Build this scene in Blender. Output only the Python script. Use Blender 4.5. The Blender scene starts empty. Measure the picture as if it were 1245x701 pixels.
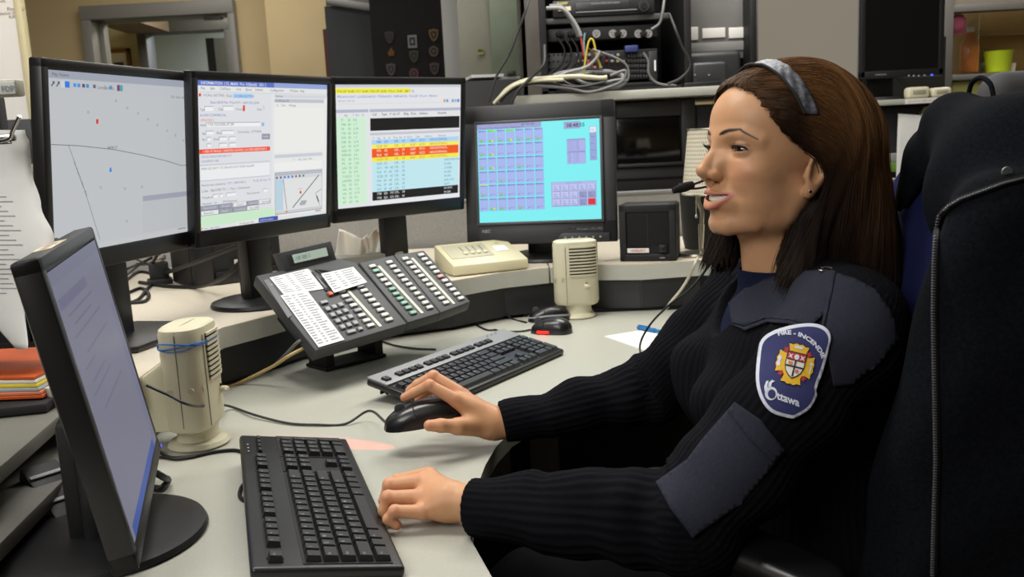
import bpy, bmesh, math, random
import numpy as np
from mathutils import Matrix, Vector
random.seed(7); rng = np.random.default_rng(7)
SC = bpy.context.scene; COL = SC.collection
PI = math.pi

# ------------------------------------------------------------------ camera
F, HOR, ROLL, CZ = 1087.0, 169.3, 0.0509, 1.201        # focal length in px of a 1245x701 frame, horizon row, roll, eye height
_a = math.atan(ROLL); _d = (350.5-HOR)*math.cos(_a); _p = math.atan(_d/F)
cP, sP, cA, sA = math.cos(_p), math.sin(_p), math.cos(_a), math.sin(_a)
cam_d = bpy.data.cameras.new('camera'); cam = bpy.data.objects.new('camera', cam_d); COL.objects.link(cam)
fw = Vector((0, cP, -sP)); upl = Vector((0, sP, cP)); rt0 = Vector((1, 0, 0))
rt = rt0*cA - upl*sA; up = rt0*sA + upl*cA
M = Matrix((rt, up, -fw)).transposed().to_4x4(); M.translation = (0, 0, CZ)
cam.matrix_world = M
cam_d.sensor_width = 36; cam_d.lens = F/1245*36; cam_d.clip_start = .02; cam_d.clip_end = 60
cam_d.dof.use_dof = True; cam_d.dof.focus_distance = 1.22; cam_d.dof.aperture_fstop = 11
SC.camera = cam

def ray(x, y):
    u0 = (x-622.5)/F; v0 = (350.5-y)/F
    u = u0*cA+v0*sA; v = -u0*sA+v0*cA
    return Vector((u, cP+v*sP, -sP+v*cP))
def G(x, y, z):
    """the point of the level z that the photograph shows at x, y"""
    r = ray(x, y); t = (z-CZ)/r.z; return Vector((r.x*t, r.y*t, z))
def D(x, y, Y):
    """the point at distance Y that the photograph shows at x, y"""
    r = ray(x, y); t = Y/r.y; return Vector((r.x*t, Y, r.z*t+CZ))

# ------------------------------------------------------------------ view, world, lamps
SC.view_settings.view_transform = 'Standard'; SC.view_settings.look = 'None'
SC.view_settings.gamma = 1; SC.view_settings.use_curve_mapping = False
SC.view_settings.exposure = -0.1
W = bpy.data.worlds.new('world'); SC.world = W; W.use_nodes = True
W.node_tree.nodes['Background'].inputs[0].default_value = (.9, .93, 1, 1)
W.node_tree.nodes['Background'].inputs[1].default_value = .05
def area(name, loc, target, sx, sy, power, col=(1, .97, .92)):
    l = bpy.data.lights.new(name, 'AREA'); l.shape = 'RECTANGLE'; l.size = sx; l.size_y = sy
    l.energy = power; l.color = col
    o = bpy.data.objects.new(name, l); COL.objects.link(o); o.location = loc
    o.rotation_euler = (Vector(target)-Vector(loc)).to_track_quat('-Z', 'Y').to_euler(); return o
LAMPS = [  # ceiling fluorescents: centre, size, power
    ((-.75, 1.45, 2.70), 1.2, .6, 33), ((.25, 2.25, 2.70), 1.2, .6, 17), ((-1.8, 3.9, 2.70), 1.2, .6, 13),
    ((-1.6, 5.2, 2.70), 1.2, .6, 13), ((2.2, 4.3, 2.70), 1.2, .6, 32), ((.6, 2.95, 2.70), 1.2, .5, 32)]
for i, (lc, a, b, pw) in enumerate(LAMPS):
    area('ceiling_lamp_light', (lc[0], lc[1], 2.66), (lc[0], lc[1], 0), a, b, pw)
area('corridor_light', (-1.9, 7.3, 2.6), (-1.9, 7.3, 0), 1.0, .5, 22)
area('far_room_light', (-2.0, 9.4, 2.6), (-2.0, 9.4, 0), 1.0, .5, 30, (.9, .96, 1))
# the photographer's flash, bounced off the ceiling and front wall
area('bounced_flash', (-1.25, -.45, 2.25), (.1, 2.0, 1.0), 1.3, .9, 29, (1, .98, .96))

# ------------------------------------------------------------------ materials
def lin(c):
    return tuple((x/255/12.92 if x/255 <= .04045 else ((x/255+.055)/1.055)**2.4) for x in c[:3])
_M = {}
def mat(name, rgb, rough=.5, metal=0, noise=0, nscale=30, bump=0, bscale=200, spec=.5, coat=0, sss=0, sheen=0, alpha=1, trans=0, detail=2):
    if name in _M: return _M[name]
    m = bpy.data.materials.new(name); m.use_nodes = True; nt = m.node_tree; n = nt.nodes; b = n['Principled BSDF']
    c = lin(rgb); b.inputs['Base Color'].default_value = (*c, 1); b.inputs['Roughness'].default_value = rough
    b.inputs['Metallic'].default_value = metal; b.inputs['Specular IOR Level'].default_value = spec
    b.inputs['Coat Weight'].default_value = coat; b.inputs['Sheen Weight'].default_value = sheen
    b.inputs['Transmission Weight'].default_value = trans; b.inputs['Alpha'].default_value = alpha
    if sss:
        b.inputs['Subsurface Weight'].default_value = sss; b.inputs['Subsurface Radius'].default_value = (1, .4, .25)
        b.inputs['Subsurface Scale'].default_value = .006
    tc = n.new('ShaderNodeTexCoord')
    if noise:
        t = n.new('ShaderNodeTexNoise'); t.inputs['Scale'].default_value = nscale; t.inputs['Detail'].default_value = detail+2
        nt.links.new(tc.outputs['Object'], t.inputs['Vector'])
        r = n.new('ShaderNodeMix'); r.data_type = 'RGBA'
        r.inputs['A'].default_value = (*[x*(1-noise) for x in c], 1); r.inputs['B'].default_value = (*[min(1, x*(1+noise)) for x in c], 1)
        mr = n.new('ShaderNodeMapRange'); mr.inputs[1].default_value = .3; mr.inputs[2].default_value = .7
        nt.links.new(t.outputs['Fac'], mr.inputs[0]); nt.links.new(mr.outputs[0], r.inputs['Factor']); nt.links.new(r.outputs['Result'], b.inputs['Base Color'])
    if bump:
        t = n.new('ShaderNodeTexNoise'); t.inputs['Scale'].default_value = bscale; t.inputs['Detail'].default_value = detail
        nt.links.new(tc.outputs['Object'], t.inputs['Vector'])
        bp = n.new('ShaderNodeBump'); bp.inputs['Strength'].default_value = bump; bp.inputs['Distance'].default_value = .001
        nt.links.new(t.outputs['Fac'], bp.inputs['Height']); nt.links.new(bp.outputs[0], b.inputs['Normal'])
    _M[name] = m; return m
def emit(rgb, s=1.0):
    k = 'glow_%d_%d_%d_%d' % (*rgb[:3], int(s*100))
    if k in _M: return _M[k]
    m = bpy.data.materials.new(k); m.use_nodes = True; nt = m.node_tree; b = nt.nodes['Principled BSDF']
    b.inputs['Base Color'].default_value = (.01, .01, .01, 1); b.inputs['Roughness'].default_value = .45
    b.inputs['Specular IOR Level'].default_value = .3
    b.inputs['Emission Color'].default_value = (*lin(rgb), 1); b.inputs['Emission Strength'].default_value = s
    _M[k] = m; return m

BLK = mat('black_plastic', (26, 26, 28), .38, bump=.12, bscale=900, noise=.06, nscale=8)
BLK2 = mat('matt_black_plastic', (17, 17, 18), .6, bump=.1, bscale=700)
DKG = mat('charcoal_plastic', (44, 45, 47), .45, bump=.1, bscale=900)
PHG = mat('telephone_grey_plastic', (58, 60, 62), .5, bump=.15, bscale=900)
CREAM = mat('cream_plastic', (214, 208, 180), .42, noise=.03, nscale=12, bump=.06, bscale=900)
BEIGE = mat('beige_plastic', (214, 206, 170), .42, noise=.03, nscale=10)
LAM = mat('grey_laminate', (178, 178, 166), .42, noise=.035, nscale=260, bump=.03, bscale=400)
LAMR = mat('warm_laminate', (205, 196, 178), .45, noise=.05, nscale=120)
EDGE = mat('pale_edge_strip', (192, 192, 182), .5, noise=.02)
EDGE2 = mat('greenish_edge_strip', (150, 155, 143), .35)
SILV = mat('silver_plastic', (146, 148, 150), .4, bump=.05, bscale=900)
METAL = mat('brushed_metal', (190, 185, 170), .3, metal=1)
CHROME = mat('chrome', (210, 210, 210), .15, metal=1)
PAPER = mat('white_paper', (236, 236, 232), .7, noise=.02)
INK = mat('dark_ink', (90, 92, 98), .8)
GREYP = mat('grey_ink', (150, 152, 156), .8)
RUB = mat('black_rubber', (16, 16, 17), .5)

# ------------------------------------------------------------------ mesh builder
_boxcache = {}; _textcache = {}
def _bevbox(sx, sy, sz, r, seg):
    k = (round(sx, 5), round(sy, 5), round(sz, 5), r, seg)
    if k not in _boxcache:
        bm = bmesh.new(); bmesh.ops.create_cube(bm, size=1)
        for v in bm.verts: v.co = Vector((v.co.x*sx, v.co.y*sy, v.co.z*sz))
        if r > 0: bmesh.ops.bevel(bm, geom=bm.edges[:], offset=min(r, min(sx, sy, sz)*.48), segments=seg, profile=.5, affect='EDGES', clamp_overlap=True)
        bm.verts.index_update()
        _boxcache[k] = ([v.co.copy() for v in bm.verts], [[v.index for v in f.verts] for f in bm.faces]); bm.free()
    return _boxcache[k]
class MB:
    def __init__(s, T=None): s.v = []; s.f = []; s.m = []; s.mats = []; s.T = T or Matrix.Identity(4)
    def add(s, vs, fs, m, T=None):
        if m not in s.mats: s.mats.append(m)
        mi = s.mats.index(m); T = s.T @ T if T is not None else s.T; n = len(s.v)
        s.v += [T @ Vector(v) for v in vs]; s.f += [[i+n for i in f] for f in fs]; s.m += [mi]*len(fs); return s
    def box(s, c, d, m, bev=0, seg=2, T=None, rz=0):
        vs, fs = _bevbox(*d, bev, seg)
        L = Matrix.Translation(c) @ Matrix.Rotation(rz, 4, 'Z')
        return s.add(vs, fs, m, (T @ L) if T is not None else L)
    def prism(s, poly, z0, z1, m, T=None, bev=0):
        bm = bmesh.new(); vs = [bm.verts.new((x, y, z0)) for x, y in poly]; f = bm.faces.new(vs)
        r = bmesh.ops.extrude_face_region(bm, geom=[f])
        for v in r['geom']:
            if isinstance(v, bmesh.types.BMVert): v.co.z = z1
        bmesh.ops.recalc_face_normals(bm, faces=bm.faces[:])
        if bev: bmesh.ops.bevel(bm, geom=[e for e in bm.edges if abs(e.verts[0].co.z-e.verts[1].co.z) < 1e-6], offset=bev, segments=2, profile=.5, affect='EDGES', clamp_overlap=True)
        bmesh.ops.triangulate(bm, faces=[f for f in bm.faces if len(f.verts) > 4])
        bm.verts.index_update(); s.add([v.co.copy() for v in bm.verts], [[v.index for v in f.verts] for f in bm.faces], m, T); bm.free(); return s
    def cyl(s, a, b, r0, r1, m, n=24, caps=True):
        a = Vector(a); b = Vector(b); q = (b-a).to_track_quat('Z', 'Y'); vs = []
        for p, r in ((a, r0), (b, r1)):
            for i in range(n):
                t = 2*PI*i/n; vs.append(p + q @ Vector((math.cos(t)*r, math.sin(t)*r, 0)))
        fs = [[i, (i+1) % n, n+(i+1) % n, n+i] for i in range(n)]
        if caps: fs += [list(range(n))[::-1], list(range(n, 2*n))]
        return s.add(vs, fs, m)
    def tube(s, pts, r, m, n=8, smooth=6, taper=None):
        P = [Vector(p) for p in pts]
        if smooth and len(P) > 2:
            Q = []
            E = [P[0]*2-P[1]]+P+[P[-1]*2-P[-2]]
            for i in range(1, len(E)-2):
                for k in range(smooth):
                    t = k/smooth; a, b, c, d = E[i-1], E[i], E[i+1], E[i+2]
                    Q.append(.5*((2*b)+(c-a)*t+(2*a-5*b+4*c-d)*t*t+(3*b-a-3*c+d)*t**3))
            P = Q+[P[-1]]
        vs = []; nrm = None; N = len(P)
        for i, p in enumerate(P):
            t = (P[min(i+1, N-1)]-P[max(i-1, 0)]).normalized()
            if nrm is None:
                nrm = t.orthogonal().normalized()
            nrm = (nrm - t*nrm.dot(t)).normalized(); bn = t.cross(nrm)
            rr = r*(taper(i/(N-1)) if taper else 1)
            for k in range(n):
                a = 2*PI*k/n; vs.append(p+nrm*math.cos(a)*rr+bn*math.sin(a)*rr)
        fs = [[i*n+k, i*n+(k+1) % n, (i+1)*n+(k+1) % n, (i+1)*n+k] for i in range(N-1) for k in range(n)]
        fs += [list(range(n))[::-1], list(range((N-1)*n, N*n))]
        return s.add(vs, fs, m)
    def lathe(s, prof, m, c=(0, 0, 0), n=40, sx=1, sy=1, T=None):
        vs = []; 
        for r, z in prof:
            for i in range(n):
                t = 2*PI*i/n; vs.append((c[0]+math.cos(t)*r*sx, c[1]+math.sin(t)*r*sy, c[2]+z))
        fs = [[j*n+i, j*n+(i+1) % n, (j+1)*n+(i+1) % n, (j+1)*n+i] for j in range(len(prof)-1) for i in range(n)]
        fs += [list(range(n))[::-1], list(range((len(prof)-1)*n, len(prof)*n))]
        return s.add(vs, fs, m, T)
    def quad(s, a, b, c, d, m): return s.add([a, b, c, d], [[0, 1, 2, 3]], m)
    def text(s, txt, size, m, T, align='LEFT', bold=0, sx=1):
        k = (txt, align, bold)
        if k not in _textcache:
            c = bpy.data.curves.new('lettering', 'FONT'); c.body = txt; c.size = 1; c.align_x = align; c.offset = bold; c.resolution_u = 3
            o = bpy.data.objects.new('lettering', c); COL.objects.link(o)
            dg = bpy.context.evaluated_depsgraph_get(); dg.update(); me = o.evaluated_get(dg).to_mesh()
            _textcache[k] = ([v.co.copy() for v in me.vertices], [list(p.vertices) for p in me.polygons])
            o.evaluated_get(dg).to_mesh_clear(); bpy.data.objects.remove(o); bpy.data.curves.remove(c)
        vs, fs = _textcache[k]
        return s.add([(v.x*size*sx, v.y*size, 0) for v in vs], fs, m, T)
    def out(s, name, parent=None, smooth=40, **tags):
        me = bpy.data.meshes.new(name); off = Vector(parent.location) if parent else Vector((0, 0, 0))
        if parent and parent.parent: off = off + Vector(parent.parent.location)
        loc = Vector((0, 0, 0))
        me.from_pydata([tuple(v-off) for v in s.v], [], s.f)
        for m in s.mats: me.materials.append(m)
        me.polygons.foreach_set('material_index', s.m)
        if smooth: me.shade_smooth(); me.set_sharp_from_angle(angle=math.radians(smooth))
        me.update()
        o = bpy.data.objects.new(name, me); COL.objects.link(o)
        if parent: o.parent = parent
        for k, v in tags.items(): o[k] = v
        return o
def thing(name, label, cat, loc, group=None):
    o = bpy.data.objects.new(name, None); COL.objects.link(o); o.location = loc; o.empty_display_size = .02
    o['label'] = label; o['category'] = cat
    if group: o['group'] = group
    return o
def single(b, name, label, cat, group=None, smooth=40):
    """a thing that is one mesh: its origin goes to the middle of its foot"""
    vs = b.v; c = Vector((sum(v.x for v in vs)/len(vs), sum(v.y for v in vs)/len(vs), min(v.z for v in vs)))
    b.v = [v-c for v in vs]; o = b.out(name, None, smooth); o.location = c; o['label'] = label; o['category'] = cat
    if group: o['group'] = group
    return o
def struct(b, name): o = b.out(name, None, 30); o['kind'] = 'structure'; return o
def frame_at(loc, rz=0, rx=0, ry=0):
    return Matrix.Translation(loc) @ Matrix.Rotation(rz, 4, 'Z') @ Matrix.Rotation(rx, 4, 'X') @ Matrix.Rotation(ry, 4, 'Y')
def pb(x0, y0, x1, y1, Y, depth):
    """centre and size of an upright box whose front at distance Y covers that part of the photograph"""
    ym = (y0+y1)/2; xm = (x0+x1)/2
    xa = D(x0, ym, Y).x; xb = D(x1, ym, Y).x; zt = D(xm, y0, Y).z; zb = D(xm, y1, Y).z
    return ((xa+xb)/2, Y+depth/2, (zt+zb)/2), (xb-xa, depth, zt-zb)
# ================================================================== THE ROOM
WALL = mat('beige_wall_paint', (205, 184, 140), .8, noise=.03, nscale=3, bump=.05, bscale=120)
WALLG = mat('cream_wall_paint', (214, 208, 170), .8, noise=.02, nscale=3)
FRAMEG = mat('grey_door_frame_paint', (140, 138, 132), .45)
FRAMED = mat('dark_grey_frame_paint', (92, 92, 90), .45)
b = MB(); b.box((0, 3.4, -.05), (9, 13.4, .1), mat('dark_carpet', (38, 38, 42), .95, noise=.2, nscale=200, bump=.5, bscale=400)); struct(b, 'floor')
b = MB(); b.box((0, 3.4, 2.77), (9, 13.4, .1), mat('ceiling_tile', (225, 224, 218), .9, noise=.03, nscale=40, bump=.2, bscale=150)); struct(b, 'ceiling')
YB = 6.2
dx0, dx1 = D(107, 60, YB).x, D(292, 60, YB).x          # door frame, outer edges
zt = D(205, 6, YB).z
b = MB()
b.box(((-4.5+dx0)/2, YB+.08, 1.36), (dx0+4.5, .16, 2.72), WALL)
b.box(((dx0+dx1)/2, YB+.08, (zt+2.72)/2), (dx1-dx0, .16, 2.72-zt), WALL)
b.box(((dx1+4.5)/2, YB+.08, 1.36), (4.5-dx1, .16, 2.72), WALL)
xp0, xp1 = D(326, 50, 5.95).x, D(400, 50, 5.95).x
b.box(((xp0+xp1)/2, 6.075, 1.36), (xp1-xp0, .25, 2.72), WALL)
struct(b, 'wall_back')
b = MB(); b.box((-4.4, 3.4, 1.36), (.1, 13.4, 2.72), WALL); struct(b, 'wall_left')
b = MB(); b.box((4.4, 3.4, 1.36), (.1, 13.4, 2.72), WALL); struct(b, 'wall_right')
b = MB(); b.box((0, -3.2, 1.36), (9, .1, 2.72), WALL); struct(b, 'wall_front')
# door frame of the near opening
b = MB(); fwid = .065
for x in (dx0+fwid/2, dx1-fwid*.35): b.box((x, YB+.05, zt/2), (fwid if x < -2 else fwid*.7, .236, zt), FRAMEG, .006)
b.box(((dx0+dx1)/2, YB+.046, zt-.035), (dx1-dx0-.004, .24, .09), FRAMEG, .006)
for x in (dx0+fwid+.012, dx1-fwid*.7-.012): b.box((x, YB+.1, zt/2-.04), (.03, .08, zt-.08), FRAMEG, .003)
b.box(((dx0+dx1)/2+.35, YB+.0, zt-.1), (.12, .05, .02), mat('door_closer_grey', (90, 90, 88), .4), .004)
struct(b, 'door_1')
# corridor beyond
YC = 8.1
b = MB(); x0 = D(174, 60, YC).x; x1 = D(290, 60, YC).x; z2 = D(225, 26, YC).z
b.box(((-4.5+x0)/2, YC+.06, 1.36), (x0+4.5, .12, 2.72), WALLG)
b.box(((x0+x1)/2, YC+.06, (z2+2.72)/2), (x1-x0, .12, 2.72-z2), WALLG)
b.box(((x1+.5)/2, YC+.06, 1.36), (.5-x1, .12, 2.72), WALLG)
b.box((-1.65, 7.2, 1.36), (.12, 1.75, 2.72), WALLG)
struct(b, 'wall_corridor')
b = MB()
for x in (x0+.04, x1-.04): b.box((x, YC-.02, z2/2), (.08, .2, z2), FRAMED, .006)
b.box(((x0+x1)/2, YC-.026, z2-.05), (x1-x0-.004, .2, .1), FRAMED, .006)
struct(b, 'door_2')
b = MB(); c, d = pb(118, 14, 171, 29, 7.3, .6); b.box(c, d, mat('brown_grey_soffit', (135, 118, 100), .8)); struct(b, 'trim_1')
b = MB(); b.box((-1.5, 9.98, 1.36), (6, .1, 2.72), mat('pale_far_wall', (196, 200, 196), .8, noise=.05, nscale=2)); struct(b, 'wall_far')
c, d = pb(252, 46, 262, 95, 9.4, .1); b = MB(); b.box(c, d, mat('dark_door_edge', (40, 42, 42), .6)); c, d = pb(262, 46, 277, 95, 9.4, .05); b.box(c, d, FRAMEG); struct(b, 'door_3')
# framed picture in the corridor
t = thing('picture_frame', 'small brown framed picture hanging on the cream corridor wall', 'picture frame', D(143, 80, YC-.03))
c, d = pb(128, 59, 159, 95, YC-.03, .025); b = MB(); WOODF = mat('brown_wood', (140, 96, 40), .5, noise=.1, nscale=30)
fr = .035
b.box((c[0]-d[0]/2+fr/2, c[1], c[2]), (fr, .03, d[2]), WOODF, .004); b.box((c[0]+d[0]/2-fr/2, c[1], c[2]), (fr, .03, d[2]), WOODF, .004)
b.box((c[0], c[1], c[2]+d[2]/2-fr/2), (d[0], .03, fr), WOODF, .004); b.box((c[0], c[1], c[2]-d[2]/2+fr/2), (d[0], .03, fr), WOODF, .004)
b.out('frame', t)
b = MB(); b.box((c[0], c[1]+.008, c[2]), (d[0]-.03, .006, d[2]-.03), PAPER); b.out('mount', t)
b = MB(); b.box((c[0], c[1]+.003, c[2]-.03), (d[0]-.14, .006, d[2]-.17), DKG); b.out('print', t)

# whiteboard at the left, standing nearer than the wall
t = thing('whiteboard', 'bright whiteboard with brown handwriting at the left edge', 'whiteboard', D(10, 140, 2.6))
wx1 = D(33, 70, 2.6).x
b = MB(); b.box((wx1-.62, 2.615, 1.6), (1.2, .02, 1.05), mat('whiteboard_enamel', (246, 243, 236), .25)); b.out('board', t)
b = MB(); b.box((wx1-.008, 2.612, 1.6), (.02, .03, 1.09), mat('cream_frame', (216, 205, 165), .5), .004); b.box((wx1-.62, 2.612, 1.6+.54), (1.24, .03, .02), mat('cream_frame', 0), .004); b.out('frame', t)
b = MB(); PEN = mat('brown_marker', (150, 120, 100), .8)
for k, (x, y, s) in enumerate(((-26, 4, 'on duty 2 units'), (8, 13, 'Fire Dept'), (-2, 18, 'Station list'), (10, 22, '6:30 pm'), (20, 27, 'ok'))):
    p = D(x, y, 2.6); b.text(s, .014 if k == 1 else .012, PEN, frame_at((p.x, 2.6035, p.z), 0, PI/2), 'LEFT')
b.out('handwriting', t, 0)
b = MB(); c, d = pb(2, 145, 40, 200, 2.45, .06); b.box((c[0]-.3, c[1], c[2]), (d[0]+.6, .06, d[2]), DKG, .004)
single(b, 'board_ledge', 'dark grey ledge under the whiteboard behind the clipped papers', 'ledge')

# grey roller screen, badge board, post and window
t = thing('roller_screen', 'dark grey roller screen with pale top rail beside the beige wall', 'screen', D(430, 130, 5.2))
c, d = pb(402, 6, 459, 200, 5.2, .02); b = MB(); b.box(c, d, mat('grey_screen_cloth', (62, 63, 66), .85, noise=.05, nscale=60, bump=.1)); b.out('cloth', t)
b = MB(); a1 = D(398, 1, 5.17); a2 = D(461, 11, 5.15); b.cyl(a1, a2, .022, .022, mat('pale_rail', (150, 150, 148), .4)); b.out('rail', t)
b = MB(); c, d = pb(399, 35, 405, 200, 5.3, .05); b.box(c, d, mat('dark_red_paint', (92, 40, 30), .6)); b.out('edge_strip', t)
c, d = pb(396, -60, 464, 6, 5.5, .04); b = MB(); b.box(c, d, mat('taupe_panel', (120, 116, 106), .8)); struct(b, 'trim_2')
bx, bd = pb(452, -60, 541, 160, 5.0, .03); b = MB(); b.box(bx, bd, mat('dark_board_felt', (20, 18, 17), .9, noise=.1, nscale=30))
board = single(b, 'badge_board', 'very dark board pinned with rows of small fire service badges', 'badge board')
BD = [(473, 45, 'shield', (70, 68, 66)), (501, 50, 'card', (170, 170, 175)), (527, 42, 'shield', (150, 120, 70)), (475, 63, 'flame', (140, 90, 20)),
      (503, 68, 'shield', (80, 85, 60)), (527, 62, 'round', (130, 110, 100)), (475, 84, 'shield', (100, 98, 95)), (503, 89, 'round', (130, 80, 75)), (528, 83, 'shield', (110, 95, 95))]
DARKB = mat('badge_centre_dark', (40, 36, 34), .8)
for i, (x, y, k, col) in enumerate(BD):
    p = D(x, y, 4.975); m = mat('badge_cloth_%d' % i, tuple(int(v*.72) for v in col), .8); b = MB(); s = .026
    T = frame_at((p.x, 4.992, p.z), 0, PI/2)
    if k == 'shield':
        o = [(-s, s), (-s*.9, -s*.2), (-s*.5, -s), (0, -s*1.35), (s*.5, -s), (s*.9, -s*.2), (s, s), (0, s*1.25)]
    elif k == 'card': o = [(-s*.95, -s*1.3), (s*.95, -s*1.3), (s*.95, s*1.3), (-s*.95, s*1.3)]
    elif k == 'flame': o = [(-s*.5, -s*.8), (s*.5, -s*.8), (s*.8, 0), (s*.3, s*.5), (s*.2, s), (-s*.3, s*.4), (-s*.7, 0)]
    else: o = [(math.cos(a)*s, math.sin(a)*s*1.1) for a in [i*PI/8 for i in range(16)]]
    b.prism(o, 0, .004, m, T); b.prism([(u*.62, v*.62) for u, v in o], .0041, .006, DARKB if k != 'flame' else m, T)
    b.prism([(u*.25, v*.3) for u, v in o], .0061, .007, m, T)
    lab = {'shield': 'shield shaped cloth badge', 'card': 'pale rectangular badge', 'flame': 'small orange flame badge', 'round': 'round cloth badge'}[k]
    pos = ['top left of the badge board', 'upper middle of the badge board', 'at the top right of the badge board', 'left side of the badge board, middle row',
           'centre of the badge board', 'right side of the badge board, middle row', 'bottom left of the badge board, above the third monitor', 'low on the badge board, nearest the third monitor', 'bottom right of the badge board by the pale post'][i]
    single(b, 'badge', lab + ' ' + pos, 'badge', 'badges pinned on the dark board')
b = MB(); a1 = D(543, -80, 4.6); a2 = D(556, 140, 4.6); w = (D(556, 50, 4.6).x-D(533, 50, 4.6).x)
b.box(((a1.x+a2.x)/2, 4.62, (a1.z+a2.z)/2), (w, .09, a1.z-a2.z), mat('pale_grey_post', (176, 176, 174), .5), .004); struct(b, 'trim_3')
# window with a sill
c, d = pb(556, -70, 640, 97, 4.3, .03); b = MB()
wm = mat('window_reflection_tone', (118, 117, 98), .25, noise=.15, nscale=2.2, spec=.7); b.box(c, d, wm); struct(b, 'window_1')  # the glass's uneven greenish reflection is painted into its colour
b = MB(); c, d = pb(595, -70, 634, 92, 4.27, .01); b.box(c, d, mat('green_reflection', (112, 122, 104), .2, noise=.25, nscale=3)); struct(b, 'window_2')  # second pane carries the greener part of the painted reflection
b = MB(); c, d = pb(552, 94, 640, 98, 4.1, .3); b.box(c, d, mat('pale_sill', (170, 170, 165), .5), .004); struct(b, 'trim_4')
p = D(584, 62, 4.24); b = MB(); T = frame_at((p.x, 4.262, p.z), 0, PI/2); b.box((0, 0, 0), (.028, .026, .006), mat('yellow_sticker', (150, 140, 40), .6), T=T); b.box((0, .004, .004), (.024, .012, .004), DKG, T=T)
single(b, 'sticker', 'tiny yellow and black sticker on the window glass', 'sticker')
b = MB(); p = D(622, 91, 4.1); b.box((p.x, 4.1, p.z+.008), (.04, .04, .02), DKG, .003); single(b, 'latch', 'tiny dark latch on the pale window sill', 'latch')
# dark cabinet run below the window
c, d = pb(548, 97, 660, 400, 3.9, .5); b = MB(); b.box(c, d, mat('dark_grey_panel', (62, 62, 64), .7, noise=.05, nscale=80), .006)
single(b, 'low_partition', 'dark grey low panel beneath the window sill behind the screens', 'partition')
b = MB(); c, d = pb(566, 91, 606, 96, 3.95, .25); b.box((c[0], c[1], c[2]+.004), (d[0], .25, .012), PAPER, rz=.2)
single(b, 'paper_stack', 'thin stack of white paper lying on the dark low panel', 'paper stack')

# speckled fabric partition behind the rear worktop
FAB = mat('speckled_grey_fabric', (150, 148, 144), .95, noise=.22, nscale=420, bump=.5, bscale=500)
b = MB(); zt_ = 1.0
pl = [(-1.76, 1.2), (-1.56, 2.0), (-1.15, 2.80), (-.5, 3.0), (1.9, 2.92)]
for (xa, ya), (xb, yb) in zip(pl, pl[1:]):
    L = math.hypot(xb-xa, yb-ya); an = math.atan2(yb-ya, xb-xa)
    b.box(((xa+xb)/2, (ya+yb)/2, zt_/2), (L+.02, .05, zt_), FAB, rz=an)
    b.box(((xa+xb)/2, (ya+yb)/2, zt_+.006), (L+.02, .056, .012), mat('grey_capping', (120, 120, 120), .6), .003, rz=an)
single(b, 'fabric_partition', 'low speckled grey fabric partition running behind the rear worktop', 'partition')

# ================================================================== WORKTOPS
ZR, ZF = .86, .73
def g2(x, y, z): p = G(x, y, z); return (p.x, p.y)
front_edge = [(-.60, .55), g2(0, 655, ZR) , g2(75, 545, ZR), g2(165, 462, ZR), g2(215, 425, ZR), g2(270, 398, ZR), g2(330, 383, ZR), g2(400, 364, ZR), g2(470, 351, ZR), g2(545, 342, ZR), g2(610, 331, ZR), g2(667, 325, ZR)]
front_edge[0] = (-1.70, 1.36); front_edge[1] = (-1.1, 1.345); front_edge[2] = (-.70, 1.335)
back_edge = [(.09, 2.93), (-.5, 2.955), (-1.10, 2.755), (-1.5, 1.98), (-1.66, 1.42)]
b = MB(); b.prism(front_edge+back_edge, ZR-.004, ZR, LAMR); b.prism(front_edge+back_edge, ZR-.042, ZR-.004, EDGE, bev=0)
single(b, 'rear_worktop', 'raised warm white worktop carrying the row of tall monitors', 'worktop')
x0, y0 = front_edge[-1]
fe2 = [(x0+.004, y0), g2(700, 322, ZR), g2(780, 321, ZR), g2(850, 316, ZR), (.9, 2.30), (1.5, 2.1)]
be2 = [(1.5, 2.88), (.094, 2.93)]
b = MB(); b.prism(fe2+be2, ZR-.004, ZR, LAMR); b.prism(fe2+be2, ZR-.042, ZR-.004, EDGE)
single(b, 'rear_worktop', 'raised warm white worktop under the black speaker and the lamp', 'worktop')
# metal apron under the rear worktop
b = MB()
fe = [(x+.0, y+.035) for x, y in front_edge[3:]]+[(x, y+.035) for x, y in fe2[1:4]]
fe = [(x-.03 if i < 6 else x, y) for i, (x, y) in enumerate(fe)]
APR = mat('dark_grey_apron', (52, 53, 56), .5)
for (xa, ya), (xb, yb) in zip(fe, fe[1:]):
    L = math.hypot(xb-xa, yb-ya); b.box(((xa+xb)/2, (ya+yb)/2, ZR-.042-.04), (L+.01, .02, .08), APR, rz=math.atan2(yb-ya, xb-xa))
single(b, 'worktop_apron', 'dark grey metal apron under the edge of the rear worktops', 'apron')
b = MB()
for x, y, lb_ in ((-1.4, 1.6, 'black upright panel under the far left end of the rear worktop'), (-.95, 2.4, 'black upright panel under the corner behind the first monitor'), (.0, 2.72, 'black upright panel under the rear worktop by the control box'), (1.2, 2.6, 'black upright panel under the worktop behind her')):
    b = MB(); b.box((x, y, (ZR-.043)/2), (.06, .36, ZR-.043), BLK2, .002); single(b, 'worktop_support', lb_, 'support')
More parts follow.
